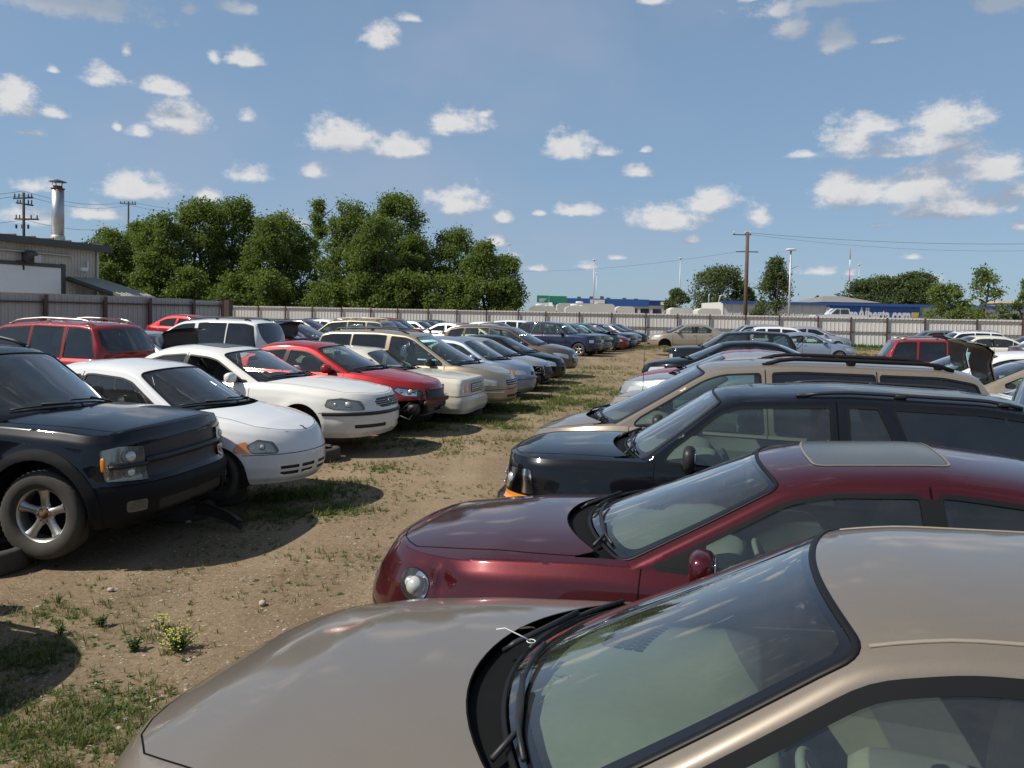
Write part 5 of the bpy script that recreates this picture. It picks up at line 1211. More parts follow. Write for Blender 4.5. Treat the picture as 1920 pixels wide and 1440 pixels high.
# ---- weeds and grass
def leafmat(name, c1, c2, c3=None, sc=.8, trans=.35):
    m = bpy.data.materials.new(name); m.use_nodes = True; nt = m.node_tree; b = nt.nodes['Principled BSDF']
    n = nz(nt, sc, 5, .6); g = nt.nodes.new('ShaderNodeNewGeometry')
    r = mixc(nt, ramp(nt, n, [(.3, 0), (.7, 1)]), c1, c2)
    r2 = mixc(nt, ramp(nt, g.outputs['Random Per Island'], [(.0, .0), (1, .55)]), r, c3 or tuple(x * 1.5 for x in c2))
    nt.links.new(r2, b.inputs['Base Color']); b.inputs['Roughness'].default_value = .6; b.inputs['Specular IOR Level'].default_value = .25
    t = nt.nodes.new('ShaderNodeBsdfTranslucent'); tc = mixc(nt, 1.0, r2, (1.3, 1.5, .6), 'MULTIPLY'); nt.links.new(tc, t.inputs[0])
    mx = nt.nodes.new('ShaderNodeMixShader'); mx.inputs[0].default_value = trans; o = nt.nodes['Material Output']
    nt.links.new(b.outputs[0], mx.inputs[1]); nt.links.new(t.outputs[0], mx.inputs[2]); nt.links.new(mx.outputs[0], o.inputs[0]); MATS[name] = m; return m
GRASS = leafmat('grass_blades', (.075, .105, .028), (.125, .145, .045), (.27, .24, .10), 1.3)
GRASS2 = leafmat('fresh_weeds', (.045, .095, .020), (.075, .14, .030), (.11, .16, .05), 2.0)
YELLOW = simple('yellow_petals', (.40, .38, .05), .7)
def tuft_protos(n=8, blades=7, wide=.05, spread=.55):
    out = []
    for i in range(n):
        r = np.random.default_rng(i + 7); V = []; F = []
        for k in range(blades):
            a = r.uniform(0, 6.28); l = r.uniform(.5, 1); w = wide * r.uniform(.6, 1.3); o = r.uniform(0, .22); d = np.array([math.cos(a), math.sin(a), 0]); s_ = np.array([-d[1], d[0], 0]); b0 = d * o
            t = r.uniform(.2, spread); p1 = b0 + d * l * t * .4 + [0, 0, l * .55]; p2 = b0 + d * l * t + [0, 0, l * r.uniform(.75, 1)]
            c = len(V); V += [b0 - s_ * w, b0 + s_ * w, p1 + s_ * w * .8, p1 - s_ * w * .8, p2, p2]; F += [(c, c + 1, c + 2, c + 3), (c + 3, c + 2, c + 4, c + 5)]
        out.append((np.array(V), np.array(F)))
    return out
def broad_protos(n=6):
    out = []
    for i in range(n):
        r = np.random.default_rng(i + 70); V = []; F = []
        for k in range(9):
            a = r.uniform(0, 6.28); l = r.uniform(.45, 1); w = l * r.uniform(.16, .26); h = r.uniform(.1, .55); d = np.array([math.cos(a), math.sin(a), 0]); s_ = np.array([-d[1], d[0], 0])
            p0 = d * .05; p1 = d * l * .5 + [0, 0, h]; p2 = d * l + [0, 0, h * .7]; c = len(V)
            V += [p0 - s_ * .02, p0 + s_ * .02, p1 + s_ * w, p1 - s_ * w, p2 + s_ * .02, p2 - s_ * .02]; F += [(c, c + 1, c + 2, c + 3), (c + 3, c + 2, c + 4, c + 5)]
        out.append((np.array(V), np.array(F)))
    return out
# patches where green grows: pixel centre, radii in metres, density
PATCH = [(80, 1410, .8, .5, .42), (180, 1330, .45, .3, .30), (30, 1330, .5, .3, .32), (60, 1240, .4, .3, .35), (120, 1150, .5, .25, .25), (330, 1200, .35, .25, .25), (250, 1420, .4, .3, .5), (480, 960, .9, .55, .6), (560, 930, .7, .6, .8), (640, 960, .5, .35, .6), (400, 975, .7, .3, .6),
    (690, 880, .9, .6, .30), (640, 905, .7, .4, .45), (730, 830, .9, .6, .45), (820, 845, 1.2, .5, .25), (800, 800, 1.0, .8, .6), (880, 790, 1.3, .8, .9), (950, 770, 1.4, .8, 1.0), (900, 760, 1.6, .9, 1.0), (1000, 750, 1.8, 1.1, 1.0), (1060, 760, 1.4, .9, .8), (1100, 735, 1.6, 1.2, .8), (1000, 690, 2.5, 1.4, .5),
    (900, 830, 1.0, .8, .3), (960, 800, 1.0, .5, .5), (1020, 725, 2.0, 1.2, .6), (1060, 710, 2.2, 1.4, .55), (1110, 690, 2.2, 1.5, .5), (1160, 675, 2.6, 2.0, .25), (1130, 700, 1.6, 1, .5), (1150, 645, 5.0, 3.0, .8), (1200, 640, 5, 3, 1.0), (1240, 652, 4, 2.5, 1.0), (1190, 655, 4, 2, .6),
    (1630, 655, 5, 4, 1.0), (1650, 668, 4, 3, .8), (1420, 655, 6, 3, .8), (640, 1040, 1.2, .5, .12), (760, 920, 1.2, .7, .18), (440, 1090, 1.5, .5, .08), (980, 700, 2, 1.5, .4)]
def patch_density(x, y):
    d = np.full_like(x, .018)
    for (px, py, rx, ry, w) in PATCH:
        cx, cy = on_ground(px, py); d = np.maximum(d, w * np.exp(-(((x - cx) / rx) ** 2 + ((y - cy) / ry) ** 2) * 1.2))
    d = d * (1 + .7 * np.clip((y - 9) / 6, 0, 1))
    return d * np.clip(.6 + .9 * fbm2(x * 1.6, y * 1.6, 9) + .35 * fbm2(x * 6, y * 6, 2), 0, 1.6)
build_ground()
def scatter(n, y0, y1, keep, s0, s1, seed):
    r = np.random.default_rng(seed); y = np.exp(r.uniform(math.log(y0), math.log(y1), n)); x = r.uniform(-.75, .55, n) * y
    d = patch_density(x, y); k = r.uniform(0, 1, n) < d * keep; x, y = x[k], y[k]; z = ground_z(x, y)
    s = r.uniform(s0, s1, len(x)) * (.6 + .6 * np.clip(d[k], 0, 1)) * (1 + y * .022)
    return [(x[i], y[i], z[i] - .004, s[i], r.uniform(0, 6.28), int(r.integers(6)), 0, r.uniform(.6, 1.2)) for i in range(len(x))]
A_ = scatter(440000, 2.8, 60, .8, .03, .10, 1); B_ = scatter(150000, 2.8, 30, .7, .022, .06, 2)
print('tufts', len(A_), len(B_))
thing('yard_grass', 'thin wild grass growing in patches on the dirt', None, me=scatter_mesh('grass', [GRASS], A_, tuft_protos(8, 6, .045, 1.0)), kind='stuff')
thing('low_weeds', 'low leafy weeds spotting the dirt', None, me=scatter_mesh('weeds', [GRASS2], B_, broad_protos()), kind='stuff')
# grass under the back fence
def strip_pts(n, seed):
    r = np.random.default_rng(seed); out = []
    for i in range(n):
        t = r.uniform(0, 1); X = -22 + t * 64; Yf = fence_line(X) - abs(r.normal(0, .9)) - .1; out.append((X, Yf, 0, r.uniform(.14, .42), r.uniform(0, 6.28), int(r.integers(6)), 0, 1))
    return out
FA, FB = Vector((-26.8, 74.1, 0)), Vector((33.0, 62.0, 0))
def fence_line(X): return FA.y + (FB.y - FA.y) * (X - FA.x) / (FB.x - FA.x)
thing('fence_grass', 'tall grass along the foot of the far fence', None, me=scatter_mesh('fgrass', [GRASS2], strip_pts(3600, 3), tuft_protos(8, 7, .06)), kind='stuff')

# a yellow-flowered weed and a dark broad-leaved plant, bottom left
def plant(px, py, label, leaf, n, size, flowers=0, wide=.35, seed=1):
    x, y = on_ground(px, py); r = np.random.default_rng(seed); root = thing('weed_plant', label, 'weed', (x, y, 0)); st = Buf(); lf = Buf(); fl = Buf()
    for k in range(n):
        a = r.uniform(0, 6.28); q = r.uniform(.1, 1) * wide * size; h = size * r.uniform(.4, 1); d = np.array([math.cos(a), math.sin(a), 0])
        P = np.array([d * .01, d * q * .5 + [0, 0, h * .55], d * q + [0, 0, h]]); st.join(tube(P, [.003, .0025, .0015], 4, False))
        for j in range(7):
            t = r.uniform(.15, 1); c = P[0] * (1 - t) ** 2 + 2 * t * (1 - t) * P[1] + t * t * P[2]; b = r.uniform(0, 6.28); l = size * r.uniform(.08, .2) * (1.9 if leaf == 'broad' else 1); e = np.array([math.cos(b), math.sin(b), r.uniform(-.2, .4)]); s_ = np.array([-e[1], e[0], .2]) * l * (.32 if leaf == 'broad' else .13)
            lf.add([c, c + e * l * .5 + s_, c + e * l, c + e * l * .5 - s_], [(0, 1, 2, 3)])
        for j in range(flowers):
            c = P[2] + r.normal(0, .018, 3); fl.add([c + [.007, 0, 0], c + [0, .007, .002], c - [.007, 0, 0], c - [0, .007, .002]], [(0, 1, 2, 3)])
    link('stem', st.mesh('stem', [GRASS2]), root); link('leaves', lf.mesh('leaves', [GRASS2], False), root)['kind'] = 'stuff'
    if flowers: link('petals', fl.mesh('petals', [YELLOW], False), root)['kind'] = 'stuff'
plant(335, 1222, 'bushy weed covered in small yellow flowers on the open dirt', 'thin', 60, .15, 2, .9, 1)
plant(250, 1222, 'low dark green broad-leaved plant left of the yellow-flowered weed', 'broad', 16, .10, 0, .8, 2)
plant(303, 1180, 'thin sprig with a few yellow flowers above the bushy weed', 'thin', 8, .10, 5, .5, 3)
plant(188, 1175, 'upright green weed between the yellow weed and the truck shadow', 'broad', 9, .10, 0, .6, 4)
plant(108, 1130, 'small grass-like weed at the edge of the truck shadow', 'thin', 14, .08, 0, .8, 5)
plant(112, 1190, 'leafy weed at the tip of the shadow on the left edge', 'broad', 10, .09, 0, .7, 6)
plant(100, 1245, 'tall narrow weed standing in the shadow at the left edge', 'thin', 6, .18, 0, .3, 7)

# ------------------------------------------------------------------ fences
PANEL = None
def panel_mat():
    m, nt, b = nodemat('cream_sheet_metal'); n = nz(nt, 2.2, 5, .6, vscale=(1, 1, .25)); n2 = nz(nt, .5, 3, .5)
    c = mixc(nt, ramp(nt, n, [(.3, 0), (.75, 1)]), (.66, .63, .59), (.76, .74, .70)); c = mixc(nt, ramp(nt, n2, [(.4, 0), (.8, .35)]), c, (.56, .51, .45)); oi = nt.nodes.new('ShaderNodeObjectInfo'); c = mixc(nt, ramp(nt, oi.outputs['Random'], [(0, 0), (1, .55)]), c, (.62, .585, .54)); st = nz(nt, 3.0, 4, .6, vscale=(1, 1, .06)); c = mixc(nt, ramp(nt, st, [(.60, 0), (.76, .35)]), c, (.42, .33, .25)); nt.links.new(c, b.inputs['Base Color']); b.inputs['Roughness'].default_value = .5; b.inputs['Metallic'].default_value = .0
    MATS['cream_sheet_metal'] = m; return m
PANEL = panel_mat(); FPOST = simple('brown_fence_paint', (.085, .042, .035), .6, var=.3, scale=5); FPOST2 = simple('brown_fence_post', (.07, .045, .035), .75, var=.4, scale=4)
def ribbed(w, h, pitch=.30, z0=.03):
    """roll-formed sheet: flat pans with narrow raised ribs, facing -y"""
    xs = []; n = max(1, round(w / pitch)); p = w / n
    for i in range(n): x = i * p; xs += [(x, 0), (x + p * .42, 0), (x + p * .44, .012), (x + p * .50, .012), (x + p * .52, 0), (x + p - .034, 0), (x + p - .022, -.030), (x + p - .008, -.030)]
    xs.append((w, 0)); V = []
    for x, y in xs: V += [(x, y, z0), (x, y, h)]
    F = [(2 * i, 2 * i + 2, 2 * i + 3, 2 * i + 1) for i in range(len(xs) - 1)]; b = Buf(); b.add(V, F)
    bk = [(x, y + .004, z) for x, y, z in V]; b.add(bk, [tuple(reversed(f)) for f in F]); return b
def fence(label, posts, h, rails, postw, panel, post_extra=0.0, tops=None, name='metal_fence', stand=.05):
    root = thing(name, label, 'fence', tuple(posts[0][:2]) + (0,)); P0 = Vector((posts[0][0], posts[0][1], 0)); cache = {}
    for i in range(len(posts)):
        a = Vector((posts[i][0], posts[i][1], 0)) - P0
        if i < len(posts) - 1:
            b = Vector((posts[i + 1][0], posts[i + 1][1], 0)) - P0; d = b - a; L_ = d.length; ang = math.atan2(d.y, d.x); hh = (tops[i] if tops else h + .02 * math.sin(i * 2.3)) ; key = (round(L_, 2), round(hh, 3))
            if key not in cache: cache[key] = ribbed(L_, hh).mesh('panel', [panel], weld=False, smooth=False)
            link('panel', cache[key], root, a, (0, 0, ang))
            for rz in rails:
                rb = boxb(0, L_, -stand - .055, -stand + .01, -.032, .032).mesh('rail', [FPOST], smooth=False) if ('r', key[0]) not in cache else cache[('r', key[0])]
                cache[('r', key[0])] = rb; link('rail', rb, root, a + Vector((0, 0, rz)), (0, 0, ang))
        hp = h + post_extra
        if 'p' not in cache: cache['p'] = boxb(-postw / 2, postw / 2, -stand - .12, -stand + .02 - .065, 0, hp).mesh('post', [FPOST], smooth=False)
        link('post', cache['p'], root, a, (0, 0, math.atan2((FB - FA).y, (FB - FA).x) if name == 'metal_fence' and len(posts) > 10 else R(75)))
    return root
fpx = [435.3, 484.9, 535.6, 586, 640.6, 695.3, 745.6, 803, 856.5, 912, 971.5, 1023, 1085.7, 1146, 1210, 1269.5, 1330, 1397, 1460, 1532.5, 1594, 1661.7, 1732.5, 1829.7, 1915, 2010, 2120]
def ray_line(px, A, B):
    u = (px - 960) / FPX; d = B - A; t = (u * A.y - A.x) / (d.x - u * d.y); return A + d * t
FLP = [ray_line(325, FA, FB), ray_line(382, FA, FB)] + [ray_line(p_, FA, FB) for p_ in fpx]
fence('long cream sheet-metal fence with brown posts across the back of the yard', FLP, 2.42, (2.26, 1.22), .13, PANEL)
LA = Vector((-.662 * 27.5, 27.5, 0)); LD = Vector((.259, .966, 0)); LB = LA + LD
lpx = [-160, -40, 79, 191.5, 276, 358, 412]
LLP = [ray_line(p_, LA, LB) for p_ in lpx]
PANEL_G = simple('grey_sheet_metal', (.43, .40, .375), .55, var=.12, scale=2)
fence('grey sheet-metal fence with brown posts in front of the workshop', LLP, 2.60, (2.30,), .17, PANEL_G, -.02, [2.62, 2.62, 2.63, 2.62, 2.60, 2.55, 2.5], name='side_fence')
q = ray_line(427, LA, LB); thing('gate_post', 'thick square brown gate post at the end of the grey fence', 'post', (q.x, q.y, 0), (0, 0, R(75)), me=boxb(-.16, .16, -.16, .16, 0, 2.62).mesh('gate_post', [FPOST2], smooth=False))

# ------------------------------------------------------------------ workshop on the left
WALL = simple('weathered_wall_metal', (.52, .48, .41), .6, var=.15, scale=1.5); WDARK = simple('dark_roof_trim', (.070, .070, .068), .6, var=.2); WDOOR = simple('white_overhead_door', (.80, .80, .78), .5, var=.06); ROOFM = simple('pale_roof_metal', (.50, .48, .42), .45, .3, var=.2)
GALV = simple('galvanised_steel', (.42, .43, .44), .42, .75, var=.22, scale=3); CONC = simple('grey_conduit', (.5, .5, .48), .5, .3)
bA = Vector((-.662 * 34, 34, 0)); bD = LD.normalized(); 
def bpt(px): return ray_line(px, bA, bA + bD)
corner = bpt(184); start = bpt(-420); BL_ = (corner - start).length; ang = math.atan2(bD.y, bD.x)
wk = thing('workshop', 'grey metal-clad workshop with white overhead door behind the grey fence', 'building', start, (0, 0, ang))
H_ = 5.2
wall = ribbed(BL_, H_, .38, 0); link('wall', wall.mesh('wall', [WALL], weld=False, smooth=False), wk)
w2 = boxb(0, BL_ - .01, .012, 14, 0, H_ - .02).mesh('wall_core', [WALL], smooth=False); link('wall', w2, wk)
rf = Buf(); rf.add([(-.4, -.45, H_ + .02), (BL_ + .45, -.45, H_ + .02), (BL_ + .45, 7, H_ + .75), (-.4, 7, H_ + .75), (BL_ + .45, 14.4, H_ + .02), (-.4, 14.4, H_ + .02)], [(0, 1, 2, 3), (3, 2, 4, 5)])
rfo = link('roof', rf.mesh('roof', [ROOFM], smooth=False), wk)
ed = boxb(-.4, BL_ + .45, -.49, -.44, H_ - .28, H_ + .03); boxb(BL_ + .41, BL_ + .46, -.44, 14.4, H_ - .26, H_ + .03, ed); boxb(-.4, BL_ + .42, -.44, -.04, H_ - .26, H_ - .24, ed); link('fascia', ed.mesh('fascia', [WDARK], smooth=False), wk)
x_ = -.3
sm_ = Buf().join(boxb(0, .05, -.47, 1.2, H_ + .03, H_ + .10)); smm = sm_.mesh('roof_seam', [WDARK], smooth=False)
while x_ < BL_ + .4: link('roof_seam', smm, rfo, (x_, 0, 0)); x_ += 1.0
d0 = (bpt(-330) - start).length; d1 = (bpt(113) - start).length
dr = link('overhead_door', boxb(d0, d1, -.035, -.005, 0, 3.95).mesh('overhead_door', [WDOOR], smooth=False), wk)
for i in range(6): link('door_panel', boxb(d0 + .02, d1 - .02, -.052, -.034, .05 + i * .65, .67 + i * .65).mesh('door_panel', [WDOOR], smooth=False), dr)
fr_ = boxb(d1, d1 + .22, -.09, .0, 0, 4.15); boxb(d0, d1, -.09, 0, 3.96, 4.12, fr_); link('door_frame', fr_.mesh('door_frame', [WDARK], smooth=False), wk)
link('conduit', tube([(0, -.14, H_ - .62), (BL_ - 1.9, -.14, H_ - .62), (BL_ - 1.82, -.14, H_ - .70), (BL_ - 1.82, -.14, H_ - .95)], .05, 8).mesh('conduit', [CONC]), wk)
dx = (bpt(178) - start).length; link('downpipe', boxb(dx, dx + .09, -.12, -.03, 0, H_ - .3).mesh('downpipe', [CONC], smooth=False), wk)
fx = (bpt(42) - start).length; fl = thing('floodlight', 'dark angled floodlight on the workshop wall above the white door', 'light', start + bD * fx + Vector((0, 0, H_ - .95)), (0, 0, ang))
hs = sbox((0, -.42, .12), (.30, .16, .24), 5, 8, Matrix.Rotation(R(35), 3, 'X')); link('lamp_housing', hs.mesh('lamp_housing', [WDARK]), fl); link('lamp_glass', boxb(.06, .42, -.62, -.58, -.16, .20).mesh('lamp_glass', [CONC], smooth=False), fl)
link('bracket', tube([(-.35, -.06, -.14), (.5, -.2, -.14)], .05, 6).join(tube([(0, -.05, -.2), (0, -.4, .0)], .04, 6)).join(boxb(-.05, .05, -.06, 0, -.5, .35)).mesh('bracket', [WDARK]), fl)
sx_ = (bpt(150) - start).length; sc_ = thing('security_camera', 'white security camera on an arm near the corner of the workshop', 'camera', start + bD * sx_ + Vector((0, 0, H_ - 1.25)), (0, 0, ang))
link('camera_body', sbox((-.25, -.45, 0), (.22, .10, .10), 4, 8).mesh('camera_body', [WHITEPL]), sc_); link('arm', tube([(-.25, -.45, -.1), (.15, -.2, -.12), (.35, -.06, .05)], .035, 6).mesh('arm', [CONC]), sc_); link('mount_plate', sbox((.38, -.06, .22), (.05, .05, .26), 4, 6).mesh('mount_plate', [WHITEPL]), sc_)
# chimney stack
cp = at(108.5, 445, dist=37.5); ch = thing('chimney_stack', 'tall round metal chimney with a conical rain cap on the workshop roof', 'chimney', (cp.x, cp.y, H_ + .1))
link('flue', (lambda b: b)(tube([(0, 0, 0), (0, 0, 2.9)], .325, 28)).mesh('flue', [GALV]), ch); link('base_collar', tube([(0, 0, -.2), (0, 0, .18), (0, 0, .3)], [.42, .36, .335], 24).mesh('base_collar', [ROOFM]), ch)
link('collar_ring', tube([(0, 0, 2.86), (0, 0, 2.92)], .36, 24).join(tube([(0, 0, 2.9), (0, 0, 3.05)], .24, 20)).mesh('collar_ring', [RUST]), ch)
link('rain_cap', tube([(0, 0, 3.27), (0, 0, 3.29), (0, 0, 3.42)], [.47, .45, .02], 24).mesh('rain_cap', [simple('cap_grey', (.12, .12, .12), .5, .6)]), ch)
for a in range(5): link('cap_strut', tube([(.22 * math.cos(a * 1.257), .22 * math.sin(a * 1.257), 3.0), (.30 * math.cos(a * 1.257), .30 * math.sin(a * 1.257), 3.28)], .018, 5).mesh('cap_strut', [GALV]), ch)
ch.scale = (.84, .84, .86)
# lean-to roof at the corner
lt0 = (bpt(124) - start).length; lt = thing('lean_to', 'low lean-to with a pale ribbed sloping roof beside the workshop door', 'shed', start + bD * lt0, (0, 0, ang)); wl = BL_ - lt0
rr_ = Buf(); up, dn = 3.55, 2.72; x1_ = wl + .1; rr_.add([(0, -.05, up), (x1_, -.05, up), (x1_ + .75, -2.6, dn), (.55, -2.6, dn)], [(3, 2, 1, 0)]); rr_.add([(0, -.05, up - .04), (x1_, -.05, up - .04), (x1_ + .75, -2.6, dn - .04), (.55, -2.6, dn - .04)], [(0, 1, 2, 3)])
lr = link('roof', rr_.mesh('roof', [ROOFM], smooth=False), lt)
link('fascia', tube([(0, -.05, up - .08), (.55, -2.6, dn - .08)], .12, 4).mesh('fascia', [WDARK], smooth=False), lt); link('gutter', tube([(.55, -2.66, dn - .06), (x1_ + .75, -2.66, dn - .06)], .07, 6).mesh('gutter', [WALL]), lt)
for i in range(7):
    t = (i + .5) / 7; link('roof_rib', tube([(t * x1_, -.06, up + .02), (t * (x1_ + .2) + .55, -2.58, dn + .02)], .035, 4).mesh('roof_rib', [ROOFM], smooth=False), lr)
link('wall', boxb(.3, wl - .05, -2.2, -.06, 0, dn - .1).mesh('wall', [WALL], smooth=False), lt)

# ------------------------------------------------------------------ beyond the fence
WOODP = simple('old_pole_wood', (.12, .075, .05), .9, var=.3, scale=3); DKPOLE = simple('dark_pole_wood', (.05, .042, .038), .9, var=.3); WIRE = simple('power_wire', (.03, .03, .03), .7); LPOLE = simple('pale_steel_pole', (.48, .48, .47), .5, .4)
def pole(name, label, cat, px, ytop, Z, r, mat, ybot=None, group=None, lean=0):
    b = at(px, 600, dist=Z); t = at(px, ytop, dist=Z); root = thing(name, label, cat, (b.x, b.y, 0), group=group)
    link('pole', tube([(0, 0, 0), (lean, 0, t.z)], [r, r * .7], 10).mesh('pole', [mat]), root); return root, t.z
rt, h1 = pole('utility_pole', 'tall bare brown wooden pole rising right behind the far fence', 'utility pole', 1397, 435, 69, .20, WOODP)
for z, w in ((h1 - .25, 1.3), (h1 - 1.75, 1.0)): link('crossarm', tube([(-w, 0, z), (w if z < h1 - 1 else .3, 0, z)], .045, 5).mesh('crossarm', [DKPOLE]), rt)
for q_ in (-1.2, -.2, .25): link('insulator', tube([(q_, 0, h1 - .2), (q_, 0, h1 + .05)], .05, 6).mesh('insulator', [CONC]), rt)
def wire(a, b, sag, r, label):
    r = r * .6
    P = [a + (b - a) * t + Vector((0, 0, -4 * sag * t * (1 - t))) for t in np.linspace(0, 1, 14)]; c = P[0]; thing('power_line', label, 'wire', c, me=tube([tuple(q - c) for q in P], r, 4).mesh('wire', [WIRE]), group='overhead power lines')
a = at(1398, 436, dist=69); wire(a, at(2100, 452, dist=75), .6, .022, 'upper thin power line running right from the brown pole'); wire(a + Vector((0, 0, -.12)), at(2100, 462, dist=74), .9, .015, 'lower thin power line running right from the brown pole')
wire(at(1396, 470, dist=69), at(850, 500, dist=120), 1.2, .016, 'faint wire running left from the brown pole toward the trees')
def xpole(px, ytop, Z, arms, label, r=.17):
    root, h = pole('power_pole', label, 'utility pole', px, ytop, Z, r, DKPOLE, group='power poles behind the workshop')
    for (dz, w0, w1, tilt) in arms:
        link('crossarm', tube([(-w0, 0, h - dz + tilt), (w1, 0, h - dz - tilt)], .085, 5).mesh('crossarm', [DKPOLE]), root)
        for f in (-w0 + .15, -w0 * .45, w1 * .5, w1 - .15): link('insulator', tube([(f, 0, h - dz), (f, 0, h - dz + .42)], .06, 6).mesh('insulator', [DKPOLE]), root)
    return root, h
r1, h1 = xpole(45, 361, 78, [(.55, 1.05, .95, -.05), (1.15, .75, .95, .12), (2.65, .9, 1.5, 0)], 'power pole with three crossarms left of the chimney')
for k, xx in enumerate((-.75, -.15, .45)):
    link('transformer', sbox((xx, 0, h1 - 3.4), (.09, .09, .22), 3, 6).join(tube([(xx - .12, 0, h1 - 3.2), (xx + .1, 0, h1 - 3.6)], .025, 4)).mesh('transformer', [DKPOLE]), r1)
r2, h2 = xpole(240.5, 378, 122, [(.35, 1.35, 1.2, .05)], 'power pole with one crossarm above the trees'); r3, h3 = xpole(327, 398, 128, [(.4, .6, .5, 0)], 'top of a power pole between the tree crowns')
for i, (ya, yb, yc) in enumerate(((358, 377, 394), (366, 384, 400), (412, 422, 430))):
    A1, B1, C1 = at(44 + i, ya, dist=78), at(240, yb, dist=122), at(420, yc, dist=134)
    wire(at(-260, ya + 6, dist=70), A1, .5, .03, 'power line %s left of the chimney at the edge of the photo' % ('highest', 'second', 'lowest')[i]); wire(A1, B1, .9, .03, 'power line %s between the two poles by the chimney' % ('highest', 'second', 'lowest')[i])
    if i < 2: wire(B1, C1, .6, .03, 'power line %s from the single-arm pole into the trees' % ('highest', 'second')[i])
def lamp(px, ytop, Z, label, r=.12, head=0):
    root, h = pole('street_lamp', label, 'street lamp', px, ytop, Z, r, LPOLE, group='tall highway lamps')
    link('lamp_head', sbox((0, 0, h), (.55, .35, .12), 3, 6).mesh('lamp_head', [WHITEPL]), root); return root
lamp(1479, 468, 82, 'tall pale lamp pole right of the pointed tree', .13); lamp(1112, 487, 190, 'tall thin lamp pole above the blue store', .16); lamp(1273, 484, 190, 'tall thin lamp pole over the small bush', .16)
lamp(952, 458, 200, 'thin lamp pole right of the big trees', .1); lamp(1608, 496, 210, 'distant lamp pole right of the red and white mast', .14); lamp(1117, 512, 230, 'shorter lamp pole next to the one above the blue store', .12)
for px in (1328, 1347):   # curved street lamp arms
    b = at(px, 600, dist=120); root = thing('street_lamp', 'low street lamp with a curved arm %s the big round tree' % ('nearest left under' if px < 1340 else 'right beside'), 'street lamp', (b.x, b.y, 0), group='tall highway lamps'); h = at(px, 551, dist=120).z
    link('pole', tube([(0, 0, 0), (0, 0, h - 1), (.2 if px > 1340 else 0, 0, h - .3), (1.2 if px > 1340 else .1, 0, h)], .09, 6).mesh('pole', [LPOLE]), root)
# red and white mast
b = at(1590, 600, dist=260); root = thing('radio_mast', 'slim red and white banded radio mast', 'mast', (b.x, b.y, 0)); ht = at(1590, 466, dist=260).z; RED_ = simple('mast_red', (.55, .07, .05), .6); WHT_ = simple('mast_white', (.8, .8, .8), .6)
for i in range(7): link('mast_section', tube([(0, 0, ht * i / 7), (0, 0, ht * (i + 1) / 7)], .20 - .012 * i, 6).mesh('mast_section', [RED_ if i % 2 == 0 else WHT_]), root)
# blue store
BLUE = simple('store_blue', (.03, .10, .34), .5, var=.08, scale=.3); BLUE2 = simple('store_blue_dark', (.012, .035, .13), .5); OFFW = simple('off_white_siding', (.60, .60, .57), .6, var=.06, scale=.5); GLASSD = simple('dark_shop_glass', (.03, .035, .04), .1, coat=1)
def zt(px, py, Z): return at(px, py, dist=Z).z
Z = 215; l, r_, m_ = at(1035, 600, dist=Z), at(1262, 600, dist=Z), at(1216, 600, dist=Z); w = r_.x - l.x; h0, h1 = zt(1100, 572.5, Z), zt(1100, 559.5, Z)
st_ = thing('blue_store', 'long flat-roofed store with a bright blue fascia beyond the fence', 'building', (l.x, Z, 0)); link('wall', boxb(.3, w - .3, .3, 30, 0, h1 - .2).mesh('wall', [OFFW], smooth=False), st_)
link('fascia', boxb(0, m_.x - l.x, 0, .28, h0, h1).mesh('fascia', [BLUE], smooth=False), st_); link('fascia', boxb(m_.x - l.x, w, .0, .28, zt(1240, 573, Z), zt(1240, 563.5, Z)).mesh('fascia', [BLUE2], smooth=False), st_)
for i in range(9): link('shop_window', boxb(w * .1 * (i + .3), w * .1 * (i + 1), .2, .29, 0, h0 - .6).mesh('shop_window', [GLASSD], smooth=False), st_)
link('sign_panel', boxb(at(1106, 600, dist=Z).x - l.x, at(1133, 600, dist=Z).x - l.x, -.2, 0, zt(1120, 569, Z), zt(1120, 562, Z)).mesh('sign_panel', [WHITEPL], smooth=False), st_); link('sign_panel', boxb(at(1238, 600, dist=Z).x - l.x, at(1244, 600, dist=Z).x - l.x, -.2, 0, zt(1240, 572, Z), zt(1240, 566, Z)).mesh('sign_panel', [WHITEPL], smooth=False), st_)
for px, hh in ((1085, 5), (1108, 6), (1128, 7), (1140, 4), (1170, 4), (1192, 3)): q_ = at(px, 600, dist=Z + 6); link('roof_vent', boxb(q_.x - l.x - .5, q_.x - l.x + .5, 6, 7, h1 - .3, h1 + hh * .12).mesh('roof_vent', [WDARK], smooth=False), st_)
# green highway sign
Z = 180; a, b = at(1006, 600, dist=Z), at(1062, 600, dist=Z); GREEN = simple('sign_green', (.02, .23, .13), .4)
gs = thing('highway_sign', 'green highway direction sign on two posts above the fence', 'sign', (a.x, Z, 0)); link('sign_board', boxb(0, (b.x - a.x) * .40, 0, .1, zt(1020, 567.5, Z), zt(1020, 554, Z)).mesh('sign_board', [GREEN], smooth=False), gs); link('sign_board', boxb((b.x - a.x) * .40 + .08, b.x - a.x, .5, .6, zt(1050, 567.5, Z), zt(1050, 555, Z)).mesh('sign_board', [GREEN], smooth=False), gs)
for f in (.05, .38, .7, .95): link('post', tube([(f * (b.x - a.x), .7, 0), (f * (b.x - a.x), .7, zt(1030, 554, Z))], .1, 6).mesh('post', [LPOLE]), gs)
for i in range(3): link('sign_text_line', boxb(.5, 2.2 - .3 * i, -.03, -.005, zt(1015, 561.2 + i * 2.1, Z), zt(1015, 560 + i * 2.1, Z)).mesh('sign_text_line', [WHITEPL], smooth=False), gs)
